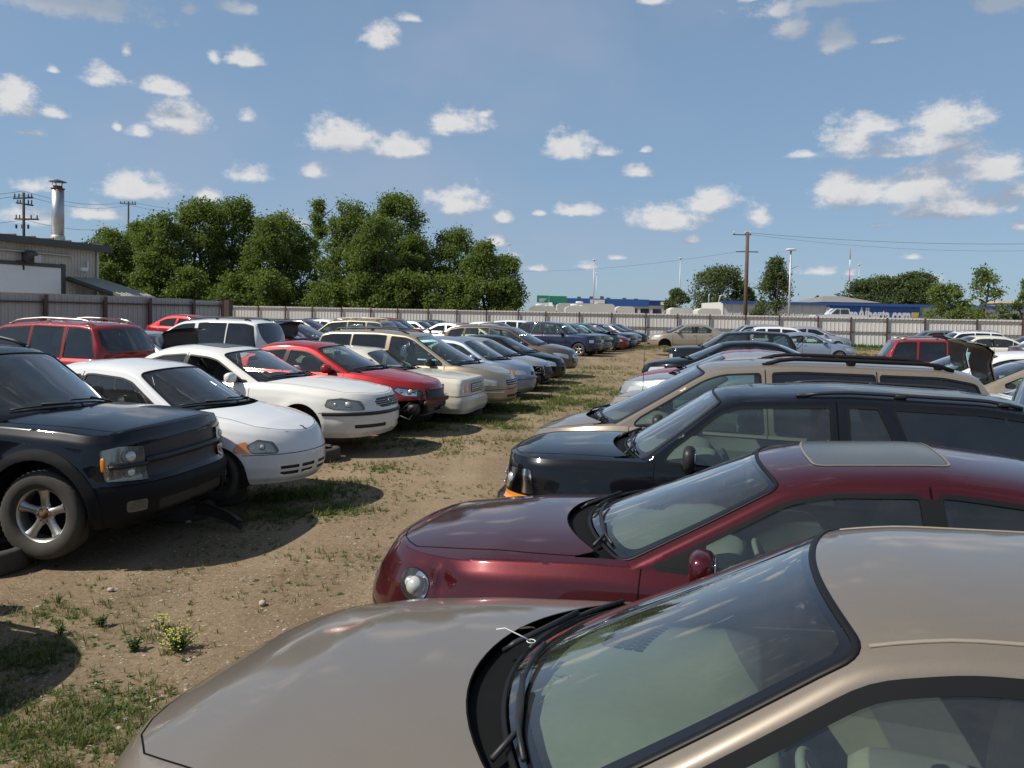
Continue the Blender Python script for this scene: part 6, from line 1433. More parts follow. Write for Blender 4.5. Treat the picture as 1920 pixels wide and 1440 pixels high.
# motorhomes and trailers behind the fence
RV = simple('rv_cream', (.62, .60, .54), .5, var=.05); 
def rv(px0, px1, ytop, Z, label, awn=True):
    a, b = at(px0, 600, dist=Z), at(px1, 600, dist=Z); w = b.x - a.x; h = zt((px0 + px1) / 2, ytop, Z); o = thing('motorhome', label, 'motorhome', (a.x, Z, 0), group='motorhomes parked behind the fence')
    prof = fillet([(0, .5), (w, .5), (w, h - .25), (w - .3, h), (.5, h), (0, h - .25)], .10, 4); n = len(prof); V = [(x, 0, z) for x, z in prof] + [(x, 2.5, z) for x, z in prof]; F = [tuple(range(n)), tuple(range(2 * n - 1, n - 1, -1))] + [(i, n + i, n + (i + 1) % n, (i + 1) % n) for i in range(n)]
    link('body', Buf().add(V, F).mesh('body', [RV], smooth=False), o); link('window', boxb(w * .15, w * .4, -.02, 0, 1.6, 2.1).mesh('window', [GLASSD], smooth=False), o)
    if awn: link('roof_unit', sbox((w * .4, 1.2, h + .12), (.5, .4, .16), 4, 6).mesh('roof_unit', [WHITEPL]), o); link('roof_vent', sbox((w * .7, 1.2, h + .06), (.25, .25, .1), 4, 6).mesh('roof_vent', [RV]), o)
    for f in (.2, .75): link('wheel', wheel_mesh('steel', .38, .25, .2, False)[0], o, (w * f, .1, .38), (0, 0, math.pi))
rv(1044, 1152, 569, 100, 'large cream motorhome rising above the middle of the fence'); rv(992, 1040, 573.5, 100, 'low white trailer roof left of the large motorhome'); rv(1155, 1190, 574.5, 102, 'pale trailer roof right of the large motorhome', False)
rv(1256, 1300, 577, 96, 'pale van roof under the small bush', False); rv(1308, 1352, 578.5, 92, 'low white trailer roof left of the brown pole', False); rv(1060, 1104, 574, 94, 'white camper roof in front of the large motorhome')
# long storage building with blue fascia and lettering
Z = 105; X0, X1 = at(1355, 600, dist=Z).x, at(2080, 600, dist=Z).x; w = X1 - X0
sg = thing('storage_building', 'long low white building with blue fascia and a big blue lettered wall', 'building', (X0, Z, 0))
link('wall', boxb(0, w, 0, 12, 0, zt(1500, 569, Z)).mesh('wall', [OFFW], smooth=False), sg)
i = 0.0
rbm = boxb(-.03, .03, -.05, 0, 0, zt(1500, 569.5, Z)).mesh('siding_rib', [OFFW], smooth=False)
while i < w: link('siding_rib', rbm, sg, (i, 0, 0)); i += 1.2
link('fascia', boxb(-.3, w + .3, -.35, -.05, zt(1500, 571.5, Z), zt(1500, 566.5, Z)).mesh('fascia', [BLUE], smooth=False), sg)
bx0, bx1 = at(1550, 600, dist=Z).x - X0, at(1728, 600, dist=Z).x - X0; wb_ = link('lettered_wall', boxb(bx0, bx1, -.12, -.055, .3, zt(1640, 575, Z)).mesh('lettered_wall', [BLUE], smooth=False), sg)
def text(body, size, parent, loc, rot, mat, name='lettering', ext=.02, sx=1.0):
    c = bpy.data.curves.new('t', 'FONT'); c.body = body; c.size = size; c.extrude = ext; c.offset = .035 * size; c.resolution_u = 3; o = bpy.data.objects.new('t', c); COL.objects.link(o); bpy.context.view_layer.update()
    me = bpy.data.meshes.new_from_object(o.evaluated_get(bpy.context.evaluated_depsgraph_get())); bpy.data.objects.remove(o); me.materials.clear(); me.materials.append(mat)
    k = link(name, me, parent, loc, rot); k.scale = (sx, 1, 1); k['kind'] = 'stuff'; return k
tx = text('StorageAlberta.com', 2.6, wb_, (0, 0, 0), (R(90), 0, 0), WHITEPL); tw = max(v.co.x for v in tx.data.vertices); want = at(1703, 600, dist=Z).x - at(1544, 600, dist=Z).x; tx.scale = (want / tw, 1, 1); tx.location = (at(1544, 600, dist=Z).x - X0 + .2, -.15, zt(1640, 592.5, Z) - .75)
link('yellow_sign', boxb(at(1708, 600, dist=Z).x - X0, at(1721, 600, dist=Z).x - X0, -.2, -.13, zt(1715, 596, Z), zt(1715, 586, Z)).mesh('yellow_sign', [simple('sign_yellow', (.55, .42, .10), .5)], smooth=False), sg)
hr = Buf(); xa, xb = at(1540, 600, dist=150), at(1652, 600, dist=150); z0, z1 = zt(1600, 567, 150), zt(1600, 553.5, 150); ww = xb.x - xa.x; hr.add([(0, 0, z0), (ww, 0, z0), (ww, 18, z0), (0, 18, z0), (ww * .33, 9, z1), (ww * .67, 9, z1)], [(0, 1, 5, 4), (1, 2, 5), (2, 3, 4, 5), (3, 0, 4)])
oh = thing('hip_roof_building', 'building with a grey hipped roof behind the lettered wall', 'building', (xa.x, 150, 0)); link('roof', hr.mesh('roof', [simple('grey_shingles', (.22, .21, .20), .9, var=.15, scale=1)], smooth=False), oh); link('wall', boxb(.6, ww - .6, .6, 17, 0, z0).mesh('wall', [BLUE2], smooth=False), oh)
hp_ = sbox((0, 0, 0), (1, 1, 1), 2, 12)
sh_ = at(1912, 600, dist=160); th = thing('tan_roof_house', 'tan gabled roof at the right edge behind the fence', 'building', (sh_.x, 160, 0)); g_ = Buf(); zz = zt(1910, 563, 160); z2 = zt(1910, 569, 160); g_.add([(-4, 0, z2), (9, 0, z2), (9, 8, z2), (-4, 8, z2), (-2.5, 4, zz), (8, 4, zz)], [(0, 1, 5, 4), (2, 3, 4, 5), (1, 2, 5), (3, 0, 4)])
link('roof', g_.mesh('roof', [simple('tan_shingles', (.38, .31, .22), .9)], smooth=False), th); link('wall', boxb(-3.6, 8.6, .4, 7.6, 0, z2).mesh('wall', [OFFW], smooth=False), th)

# ------------------------------------------------------------------ trees
BARK = simple('grey_brown_bark', (.075, .060, .048), .95, var=.35, scale=4)
LEAF = leafmat('tree_leaves', (.085, .125, .030), (.155, .20, .055), (.19, .225, .075), .35, .42); LEAF2 = leafmat('dull_tree_leaves', (.075, .105, .046), (.115, .150, .066), (.145, .175, .08), .35, .38)
def tree(label, px, ytop, Z, half_px, mat=None, base=.12, lobes=26, leaves=9000, leaf=.30, seed=1, shape='round', group='trees beyond the fence', density=1.0, name='leafy_tree'):
    r = np.random.default_rng(seed); b = at(px, 600, dist=Z); H = zt(px, ytop, Z); W_ = half_px * Z / FPX * 1.2; root = thing(name, label, 'tree', (b.x, Z, 0), group=group)
    tb_ = Buf(); tips = []
    ntr = 1 if shape != 'multi' else 3
    for k in range(ntr):
        ox = (k - (ntr - 1) / 2) * W_ * .35; tr_ = [(ox * .5, 0, 0), (ox * .8 + r.normal(0, .2), r.normal(0, .2), H * .3), (ox + r.normal(0, .4), r.normal(0, .4), H * .6), (ox + r.normal(0, .3), r.normal(0, .3), H * .88)]
        tb_.join(tube(tr_, [H * .022, H * .017, H * .010, H * .003], 8))
        for j in range(9):
            t = r.uniform(.25, .85); a = r.uniform(0, 6.28); zz = H * t; o = np.array(tr_[1]) * (1 - t) + np.array(tr_[3]) * t; o[2] = zz; e = o + np.array([math.cos(a) * W_ * .75, math.sin(a) * W_ * .6, H * r.uniform(.06, .2)]) * r.uniform(.5, 1); e[2] = min(e[2], H * .93)
            tb_.join(tube([o, (o + e) / 2 + [0, 0, H * .02], e], [H * .008, H * .005, H * .002], 5, False)); tips.append(e)
    link('trunk', tb_.mesh('trunk', [BARK]), root)
    L_ = []
    for i in range(lobes):
        if shape == 'cone': z = base + (1 - base) * r.uniform(0, 1) ** 1.25; rad = (1 - (z - base) / (1 - base)) ** .8
        elif shape == 'sparse': z = base + (1 - base) * r.uniform(0, 1); rad = (1 - (z - base) / (1 - base)) ** .7 * .9
        else: z = base + (1 - base) * r.uniform(.05, .95); u_ = (z - base) / (1 - base); rad = math.sin(math.pi * min(1, u_ * .82 + .16)) ** .6
        a = r.uniform(0, 6.28); q = rad * math.sqrt(r.uniform(.35 if shape == 'cone' else .1, 1)) * (.95 if shape == 'cone' else .82); s_ = W_ * r.uniform(.13, .34) * (1 if shape != 'cone' else .8) * (1 if shape != 'sparse' else .55)
        zc = min(z * H, H - s_ * .85); L_.append((math.cos(a) * q * W_, math.sin(a) * q * W_ * .8, zc, s_))
    L_.append((r.normal(0, .1 * W_), 0, H - W_ * .2, W_ * .2))
    L_ = np.array(L_); per = r.multinomial(int(leaves * density), (L_[:, 3] ** 2) / (L_[:, 3] ** 2).sum()); C_ = []
    for (x, y, z, s_), n in zip(L_, per):
        d = r.normal(0, 1, (n, 3)); d /= np.linalg.norm(d, axis=1)[:, None]; rr = s_ * (r.uniform(.25, 1.0, n) ** .5) * (1 + .28 * np.sin(d[:, 0] * 5 + x) * np.cos(d[:, 2] * 6 + z)); C_.append(np.array([x, y, z]) + d * rr[:, None] * [1, 1, .82])
    C_ = np.concatenate(C_); keep = (fbm2(C_[:, 0] * .9 + seed, C_[:, 2] * .9, seed) > -.75); C_ = C_[keep]; C_ = C_[C_[:, 2] > .3]; C_ = C_ + r.normal(0, 1, C_.shape) * np.where(r.uniform(0, 1, (len(C_), 1)) < .45, .055 * W_ + .12, .10); n = len(C_)
    u = r.normal(0, 1, (n, 3)); u /= np.linalg.norm(u, axis=1)[:, None]; v = np.cross(u, r.normal(0, 1, (n, 3))); v /= np.linalg.norm(v, axis=1)[:, None]; sz = leaf * r.uniform(.5, 1.25, n)[:, None]
    V = np.stack([C_ - u * sz * .5, C_ + v * sz * .32, C_ + u * sz * .5, C_ - v * sz * .32], 1).reshape(-1, 3); F = np.arange(4 * n, dtype=np.int32)
    me = bpy.data.meshes.new('crown'); me.vertices.add(4 * n); me.vertices.foreach_set('co', V.ravel()); me.loops.add(4 * n); me.loops.foreach_set('vertex_index', F); me.polygons.add(n); me.polygons.foreach_set('loop_start', np.arange(0, 4 * n, 4, dtype=np.int32)); me.materials.append(mat or LEAF); me.update(calc_edges=True)
    link('crown', me, root)
TZ = 96
for (px, yt, hw_, lb, sd, kw) in ((205, 428, 48, 'lowest dark green tree at the left end of the tall row', 1, {}), (262, 412, 40, 'tree behind the single-arm power pole at the left end of the row', 2, {}), (303, 394, 48, 'tree with a domed crown right of the single-arm pole', 3, {}),
        (378, 372, 55, 'broad tall tree in the left part of the row', 4, dict(shape='multi')), (440, 366, 52, 'tallest tree of the left half of the row', 5, dict(shape='multi')), (500, 402, 42, 'rounded tree just left of the gap of sky', 6, {}), (540, 396, 50, 'leafy tree whose right side meets the thin tree', 7, {}),
        (598, 373, 42, 'thin airy tree with bare lower limbs in the middle of the row', 8, dict(density=.5, shape='sparse')), (655, 374, 50, 'tall tree right of the thin airy tree', 9, dict(shape='multi')), (742, 364, 60, 'tallest and broadest tree of the right half of the row', 10, dict(shape='multi')), (700, 400, 45, 'tree filling in left of the broadest one', 11, {}),
        (775, 440, 40, 'lower tree under the right side of the broadest one', 12, {}), (845, 425, 48, 'domed tree near the right end of the row', 13, {}), (905, 452, 42, 'lower tree second from the right end of the row', 14, {}), (948, 478, 34, 'last and lowest tree at the right end of the row', 15, {})):
    tree(lb, px, yt, TZ + (sd * 37 % 11) - 5, hw_, seed=sd, base=.06, lobes=95, leaves=25500 * (hw_ / 50) ** 2, leaf=.30, group='row of tall trees behind the far fence', **kw)
# shrubs filling under the row
for i, (px, yt, hw_) in enumerate(((190, 490, 45), (275, 505, 50), (350, 500, 50), (430, 510, 50), (505, 505, 50), (620, 525, 55), (690, 510, 50), (760, 505, 48), (830, 510, 50), (900, 515, 50), (945, 525, 32))):
    tree('dense shrub under the tall row, ' + ('behind the lean-to roof', 'just right of the lean-to roof', 'above the middle of the grey fence', 'behind the thick gate post', 'right of the gate post', 'below the thin airy tree', 'right of the thin airy tree', 'below the broadest tree', 'left of the domed tree', 'under the domed tree', 'at the right end of the row')[i], px, yt, TZ - 6, hw_, seed=50 + i, base=.02, lobes=40, leaves=9000, leaf=.35, group='undergrowth of the tree row', name='shrub')
tree('big round tree standing alone behind the brown pole', 1350, 500, 165, 54, LEAF2, seed=20, base=.15, leaves=13000, leaf=.5, lobes=60)
tree('lower right side tree of the big round one', 1390, 528, 163, 24, LEAF2, seed=21, base=.1, leaves=4000, leaf=.6)
tree('small bushy tree right of the blue store', 1268, 541, 150, 24, LEAF2, seed=22, base=.1, leaves=4500, leaf=.5)
tree('pointed poplar-like tree right of the brown pole', 1452, 484, 90, 42, LEAF2, seed=23, base=.05, lobes=70, leaves=11000, leaf=.30, shape='cone')
for (px, yt, hw_, lb, sd) in ((1622, 525, 48, 'left tree of the clump above the lettered wall', 30), (1658, 517, 44, 'second tree of the clump above the lettered wall', 31), (1692, 513, 40, 'third tree of the clump, left of its tallest', 32), (1726, 508, 46, 'tallest tree of the clump above the lettered wall', 33)):
    tree(lb, px, yt, 170, hw_, LEAF2, seed=sd, base=.08, lobes=50, leaves=10000, leaf=.55, group='clump of trees above the storage building')
tree('green tree between the clump and the young sparse trees', 1768, 532, 92, 40, LEAF, seed=34, base=.05, lobes=26, leaves=5200, leaf=.30)
tree('spiky young tree with loose upright branches near the right edge', 1845, 500, 84, 44, LEAF, seed=35, base=.04, lobes=46, leaves=6500, leaf=.28, shape='cone', density=.9)
tree('sparse young tree leaning over the fence left of the spiky one', 1795, 545, 86, 30, LEAF, seed=36, base=.1, lobes=14, leaves=1800, leaf=.28, shape='sparse')
tree('young tree cut by the right edge of the photo', 1918, 522, 84, 24, LEAF, seed=37, base=.05, lobes=18, leaves=2600, leaf=.28, shape='cone')
tree('tiny far tree between the lamp pole and the hipped roof', 1532, 556, 230, 7, LEAF2, seed=38, base=.1, lobes=8, leaves=600, leaf=.8, shape='cone')
# ------------------------------------------------------------------ the cars
P_BLACK = paint('black_paint', (.005, .006, .008), .0, .25, .09); P_BLACK2 = paint('navy_black_paint', (.003, .004, .007), .0, .3, .03, .75)
P_WHITE = paint('white_paint', (.78, .78, .77), 0, .35, .12); P_WHITE2 = paint('warm_white_paint', (.79, .77, .71), 0, .35, .14); P_CREAM = paint('cream_paint', (.70, .66, .55), 0, .35, .14)
P_BEIGE = paint('champagne_paint', (.215, .182, .146), .35, .40, .20); P_MAROON = paint('maroon_paint', (.060, .0035, .008), .4, .36, .08); P_TAN = paint('tan_paint', (.40, .335, .245), .5, .36, .15)
P_TAUPE = paint('taupe_paint', (.30, .245, .19), .5, .36, .15); P_RED = paint('red_paint', (.36, .012, .016), .25, .34, .12); P_RED2 = paint('dull_red_paint', (.26, .018, .022), .2, .38, .15); P_SILVER = paint('silver_paint', (.46, .47, .48), .6, .36, .16)
P_LBLUE = paint('light_blue_paint', (.30, .37, .47), .55, .36, .14); P_BLUE = paint('mid_blue_paint', (.09, .15, .29), .5, .36, .16); P_NAVY = paint('navy_paint', (.008, .014, .050), .2, .34, .16); P_GREY = paint('dark_grey_paint', (.07, .072, .075), .5, .38, .2)
P_BROWN = paint('brown_paint', (.15, .115, .088), .5, .36, .16); P_GREEN = paint('teal_paint', (.02, .10, .095), .4, .34, .16); P_GGREY = paint('green_grey_paint', (.13, .15, .145), .4, .38, .2); P_TEAL2 = paint('bright_teal_paint', (.05, .34, .30), .2, .36, .15)
def rz(yaw, x, y): c, s = math.cos(R(yaw)), math.sin(R(yaw)); return x * c - y * s, x * s + y * c
def anchored(P, yaw, x, y, lift=0.0):
    dx, dy = rz(yaw, x, y); return (P[0] - dx, P[1] - dy, lift)
LY, RY = -15, 164.5
GL = 'cars of the left row facing the aisle'; GR = 'cars of the right row facing the aisle'; GB = 'cars of the rows behind on the left'; GF = 'cars parked along the far fence'; GR2 = 'cars tail to tail with the right row'
# ---- right row, nearest first
place_car('beige', BEIGE, anchored((.985, 2.42), 160.5, .34, 0, .0), 160.5, 'champagne sedan nearest the camera, seen from above, no damage on its hood', P_BEIGE, 'car', GR, 'parked_sedan', .045, 2,
          mats=dict(interior=INT_BEIGE, dash=simple('warm_grey_dash', (.30, .29, .24), .7, var=.1, scale=30), seat=INT_BEIGE, headliner=INT_BEIGE, ditch_mat=P_BEIGE), wheel=('hubcap', .32, .20, .20), skip=('sunroof', 'sunroof_seal'))
place_car('maroon', MAROON, anchored((1.44, 4.42), 163.5, .34, 0), 163.5, 'maroon sedan with a creased dent in its front fender and a glass sunroof', P_MAROON, 'car', GR, 'parked_sedan', .04, 2, mats=dict(trim=RUBBER, srim=WHITEPL), wheel=('steel', .32, .20, .20))
place_car('blazer', BLAZER, anchored((1.69, 6.13), 164.5, .34, .62), 164.5, 'black two-door sport utility with roof rails and orange turn signal beside the maroon sedan', P_BLACK2, 'suv', GR, 'parked_suv', .055, 2, mats=dict(tint=GLASS_TINT), wheel=('steel', .35, .22, .20))
place_car('montana', MONTANA, anchored((2.20, 9.05), 165, .42, 0), 165, 'long taupe minivan with dark rear glass and black roof rails behind the black sport utility', P_TAUPE, 'minivan', GR, 'parked_minivan', .06, 2, wheel=('alloy5', .325, .20, .20), pitch=0)
def right(key, spec, px, Z, label, pm, yaw=RY, lift=.02, **kw):
    X = gx(px, Z); kw.setdefault('step', .09); kw.setdefault('detail', 1); kw.setdefault('group', GR)
    return place_car(key, spec, anchored((X, Z), yaw, spec['xf'], 0, lift), yaw, label, pm, kw.pop('cat', 'car'), name=kw.pop('name', 'parked_sedan'), **kw)
def scoop(sh, emit, rows): emit('hood_scoop', sbox((1.30, 0, sh.Zc(1.3) + .02), (.20, .26, .05), 3, 8), 'paint'); emit('scoop_mouth', sbox((1.49, 0, sh.Zc(1.45) + .025), (.02, .22, .035), 3, 6), 'SEAM')
SCOOP = mk(SEDANX, extra=scoop, zc=[(a_, z_ - .03) for a_, z_ in SEDAN['zc']])
right('scoop', SCOOP, 1087, 11.9, 'silver-blue car with a black hood scoop just behind the taupe minivan', P_LBLUE)
right('sedx', SEDANX, 1143, 14.3, 'beige car whose low hood shows between the scooped hood and the silver sedan', P_TAN, lift=-.03)
right('silv', SEDANX, 1163, 16.8, 'silver sedan with a tan lower body behind the low beige hood', P_SILVER, lift=.05)
right('sedx', SEDANX, 1190, 19.6, 'red car of which only hood and a sliver of roof show behind the silver sedan', P_RED, lift=-.02)
right('sedn', SEDANX, 1205, 22.0, 'black sedan with a long arched roof in front of the black wagon', P_BLACK2, lift=.12)
right('wagb', mk(BOXSUV, extra=gate_up), 1251, 29.5, 'black wagon with its tailgate raised, furthest in the right row', P_BLACK, cat='suv', name='parked_suv', lift=-.06, mats=dict(glass=GLASS_MID))
# raised tailgate pieces at the black wagon
def slab(name, pts2, th, axis_pt, rot, mat, parent=None): pass
# ---- left row, nearest first
P_ = at(70, 977, dist=6.35)
place_car('trail', TRAIL, anchored((P_.x, P_.y), -10, 1.47, -.93, .06), -10, 'big black truck-like sport utility with hazed headlight and five-spoke wheel at the left edge', P_BLACK2, 'suv', GL, 'parked_suv', .05, 2, wheel=('alloy5', .378, .25, .225), mats=dict(glass=GLASS), steer=4)
P_ = at(602, 850, dist=8.75)
place_car('swift', SWIFT, anchored((P_.x, P_.y), -16, 1.98, .1, .16), -16, 'small white hatchback with peeling bumper and orange corner lamp', P_WHITE, 'car', GL, 'parked_hatchback', .05, 2, wheel=('steel', .275, .17, .18), mats=dict(interior=simple('pale_cabin_plastic', (.55, .55, .52), .7, var=.06, scale=20)))
def left(key, spec, px, Z, label, pm, yaw=LY, lift=.15, **kw):
    X = gx(px, Z); kw.setdefault('step', .07); kw.setdefault('detail', 1); kw.setdefault('group', GL)
    return place_car(key, spec, anchored((X, Z), yaw, spec['xf'], -.2, lift), yaw, label, pm, kw.pop('cat', 'car'), name=kw.pop('name', 'parked_sedan'), **kw)
left('impala', IMPALA, 730, 11.9, 'large warm white sedan with black bumper strip and missing front wheel', P_WHITE2, step=.055, detail=2, wheels='--rr', lift=.12, wheel=('steel', .32, .2, .2))
left('focus', FOCUS, 826, 13.9, 'red sedan with its front bumper torn off and wheelwell bared', P_RED, step=.06, detail=2, lift=.14, mats=dict(seat=INT_DARK, interior=INT_DARK, dash=INT_DARK))
left('leb', LEB, 898, 15.7, 'boxy cream-white sedan with egg-crate chrome grille', P_CREAM, step=.07, lift=.02, wheels='-frr')
left('vent', VENTURE, 966, 17.2, 'tan minivan with roof rack and dark rear glass', P_TAN, cat='minivan', name='parked_minivan', lift=.02)
left('wave', WAVE, 1003, 20.0, 'light blue hatchback with darker blue hood and round-cornered amber headlights', P_LBLUE, name='parked_hatchback', lift=.02, mats=dict())
left('broke', BROKEN, 1036, 22.2, 'silver car with its bumper and lamps stripped off', P_SILVER, lift=.02)
left('comp', COMPACT, 1060, 24.4, 'black sedan between the stripped silver car and the brown crossover', P_BLACK2, lift=.02)
left('encl', ENCLAVE, 1083, 27.0, 'brown crossover with chrome waterfall grille at the end of the left row', P_BROWN, cat='suv', name='parked_suv', lift=.02)
# car out of the frame at the lower left whose shadow falls into the picture
place_car('comp', COMPACT, anchored((-3.28, 3.95), LY, 2.2, 0, .1), LY, 'dark sedan just outside the left edge of the photo', P_GREY, 'car', GL, 'parked_sedan', .07, 1)
# ---- the group that starts with the dark blue SUV
def blk(key, spec, px, Z, label, pm, yaw=-27, lift=.06, **kw):
    return left(key, spec, px, Z, label, pm, yaw, lift, group=GF, step=kw.pop('step', .10), **kw)
blk('pilot', PILOT, 1124, 41.0, 'dark blue boxy sport utility heading the group near the far fence', P_NAVY, cat='suv', name='parked_suv', wheel=('alloy5', .36, .22, .22), lift=.0)
blk('boxs', BOXSUV, 1142, 43.6, 'green-grey sport utility right behind the dark blue one', P_GGREY, cat='suv', name='parked_suv', lift=-.05)
BO = mk(COMPACT)
blk('comp2', BO, 1160, 46.2, 'dark green car with its hood raised near the far fence', P_GREEN, hinges={'hood': -28}, lift=.2)
blk('comp2', BO, 1177, 48.6, 'dull red car low between the open-hooded car and the navy one', P_RED2, lift=.0)
blk('boxs', BOXSUV, 1190, 51.0, 'navy sport utility behind the dull red car', P_NAVY, cat='suv', name='parked_suv', lift=-.15)
blk('comp2', BO, 1201, 53.4, 'silver car second from the end of the group', P_SILVER, lift=.1)
blk('comp2', BO, 1212, 55.8, 'dark navy car last in the group, closest to the fence', P_NAVY, lift=.1)
# ---- generic placement by roof position: roof centre pixel, distance
def roofed(key, spec, px, Z, yaw, label, pm, lift=.0, group=GB, detail=0, step=.16, cat='car', name='parked_sedan', **kw):
    X = gx(px, Z); return place_car(key, spec, anchored((X, Z), yaw, -.4, 0, lift), yaw, label, pm, cat, group, name, step, detail, **kw)
# second row on the left (tails toward the left row)
Y2 = 165
def tailed(key, spec, px, Z, label, pm, lift=.2, yaw=Y2, **kw):
    X = gx(px, Z); kw.setdefault('step', .09); kw.setdefault('detail', 1)
    return place_car(key, spec, anchored((X, Z), yaw, spec['xr'], 0, lift), yaw, label, pm, kw.pop('cat', 'car'), GB, kw.pop('name', 'parked_sedan'), **kw)
REDSUV = mk(BOXSUV, rack=dict(a=.80, v0=1.0, v1=2.9, h=.06, r=.02, mat='ALLOY', bars=[1.5, 2.6]), win=[w_[:5] + ('tint',) for w_ in TB['win'][:1]] + [w_[:5] + ('tint',) for w_ in TB['win'][1:]], rear_glass='tint')
tailed('redsuv', REDSUV, 255, 15.2, 'red sport utility with silver roof-rail ends and dark rear glass behind the black one', P_RED2, .12, cat='suv', name='parked_suv')
def lid_up(sh, emit, rows, K=.68):
    # boot lid standing open, hinged at its front edge
    x0, z0 = -1.72, 1.02; n = 7; V = []; 
    for (dx, dz) in ((0, 0), (-.10, .40 * K), (-.06, .60 * K), (-.20 * K, .72 * K), (-.50 * K, .78 * K)): 
        for y in np.linspace(-.66, .66, 7): V.append((x0 + dx, y, z0 + dz - .03 * (y / .6) ** 2))
    F = [(i * n + j, i * n + j + 1, (i + 1) * n + j + 1, (i + 1) * n + j) for i in range(4) for j in range(6)]; b = Buf().add(V, F); k = emit('raised_lid', b, 'paint')
    V2 = [(x - .03, y * .93, z - .02) for x, y, z in V]; emit('lid_lining', Buf().add(V2, [tuple(reversed(f)) for f in F]), 'BLACK', k)
    for sd in (1, -1): emit('lid_hinge', tube([(-1.7, sd * .5, .95), (-1.86, sd * .52, 1.08), (-1.80, sd * .54, 1.25)], .014, 5), 'BLACK', k)
LIDUP = mk(SEDANX, extra=lid_up); LIDBIG = mk(SEDANX, extra=lambda a, b, c: lid_up(a, b, c, 1.0))
TRAY = mk(SEDANX)
tailed('lid', LIDUP, 386, 18.6, 'silver sedan with its trunk lid standing open, black lining showing', P_SILVER, .16, skip=('trunk_lid',))
tailed('wvan', mk(WHITEVAN, rear_glass='tint', win=[w_[:5] + ('tint',) for w_ in VAN['win']]), 522, 20.8, 'white minivan with dark windows behind the white sedan', P_WHITE, .16, cat='minivan', name='parked_minivan')
tailed('lid2', mk(LIDUP), 575, 25.5, 'red car with its trunk lid raised right of the white minivan', P_RED, .25, skip=('trunk_lid',))
tailed('sedx', SEDANX, 628, 27.5, 'purple-blue sedan partly hidden by the tan minivan', P_NAVY, .25)
tailed('wagr', mk(BOXSUV, rack=dict(a=.80, v0=1.0, v1=2.9, h=.06, r=.025, mat='paint', bars=[])), 745, 30.5, 'beige wagon with pale roof rails just above the tan minivan roof', P_TAN, .08, cat='suv', name='parked_suv')
roofed('hoodup', mk(COMPACT), 352, 33, -15, 'red hatch behind the white minivan roof', P_RED, .42, detail=0)
DETS = [ # px, Z, yaw, kind, paint, label, lift
 (450, 40, 160, SEDANX, P_WHITE, 'white sedan beside the thick gate post'), (478, 33, 160, BOXSUV, P_GREY, 'dark grey wagon roof with rails above the white minivan'), (505, 37, 160, COMPACT, P_WHITE2, 'white car with yellowish windows behind the white minivan'), (520, 44, 160, SEDANX, P_SILVER, 'silver car below the third post of the far fence'),
 (562, 46, 160, SEDANX, P_GREY, 'grey sedan behind the raised red lid'), (590, 52, -20, COMPACT, P_NAVY, 'dark blue car left of the second raised lid'), (612, 50, -20, SEDANX, P_WHITE, 'white car behind the beige wagon, left side'), (645, 55, -20, COMPACT, P_GGREY, 'dull green car under the fence left of the red sport utility'),
 (668, 48, -20, SEDANX, P_GREY, 'dark sedan in front of the red sport utility'), (718, 43, -22, ENCLAVE, P_BLACK, 'black crossover in front of the red sport utility'), (735, 47.5, -22, BOXSUV, P_RED2, 'dark red sport utility standing high under the far fence'), (775, 50, -22, COMPACT, P_SILVER, 'silver sedan right of the dark red sport utility'),
 (795, 53, -22, SEDANX, P_GREY, 'dark grey sedan right of the silver one'), (815, 56, -22, COMPACT, P_BLACK, 'black sedan with sloping rear near the fence'), (690, 38, 160, SEDANX, P_NAVY, 'blue sedan roof above the tan minivan'), (880, 40, 158, SEDANX, P_TAN, 'gold sedan glinting in the sun right of the tan minivan roof'),
 (925, 47, 158, COMPACT, P_GREY, 'grey car right of the gold sedan'), (950, 50, 158, BOXSUV, P_WHITE, 'white sport utility with raised tailgate left of the dark blue one'), (975, 55, 158, COMPACT, P_RED2, 'dark red car showing behind the white sport utility'), (905, 53, 158, SEDANX, P_WHITE2, 'off-white sedan behind the gold one'),
 (845, 45, 158, COMPACT, P_SILVER, 'silver car with its hood up left of the gold sedan'), (1010, 52, 158, SEDANX, P_SILVER, 'silver sedan behind the dark blue sport utility'), (1035, 50, -27, COMPACT, P_GREY, 'grey car behind the roof of the dark blue sport utility')]
for i, (px, Z, yaw, sp, pm, lb) in enumerate(DETS):
    k = 'far' + str(id(sp)); su = sp in (BOXSUV, ENCLAVE); roofed(k, mk(sp, patch=[], cladding=0), px, Z, yaw, lb, pm, .15 if not su else .0, GB, cat='suv' if su else 'car', name='parked_suv' if su else 'parked_sedan')
# ---- along the far fence on the right
gsed = left('gsed', mk(COMPACT), 1213 + 0, 43.5, 'beige sedan without wheels propped up near the fence', P_TAN, yaw=183, lift=.32, wheels='----', group=GF, step=.09) if False else place_car('gsed', COMPACT, anchored((gx(1214, 44), 44), 175, 2.22, 0, .33), 175, 'beige sedan without wheels propped up near the fence', P_TAN, 'car', GF, 'parked_sedan', .09, 1, wheels='----')
right('wbox', BOXSUV, 1330, 50, 'silver hatch behind the beige propped-up sedan', P_SILVER, yaw=172, lift=.02, group=GF, detail=0, step=.16, cat='suv', name='parked_suv')
right('farx', mk(COMPACT, patch=[]), 1340, 47, 'grey car right behind the beige propped-up sedan', P_GREY, yaw=172, lift=.1, group=GF, detail=0, step=.16)
place_car('comp2', BO, anchored((gx(1606, 38.8), 38.8), -12, 2.22, 0, .05), -12, 'light blue sedan with silver wheels near the grass by the far fence', P_LBLUE, 'car', GF, 'parked_sedan', .09, 1, wheel=('hubcap', .30, .2, .19))
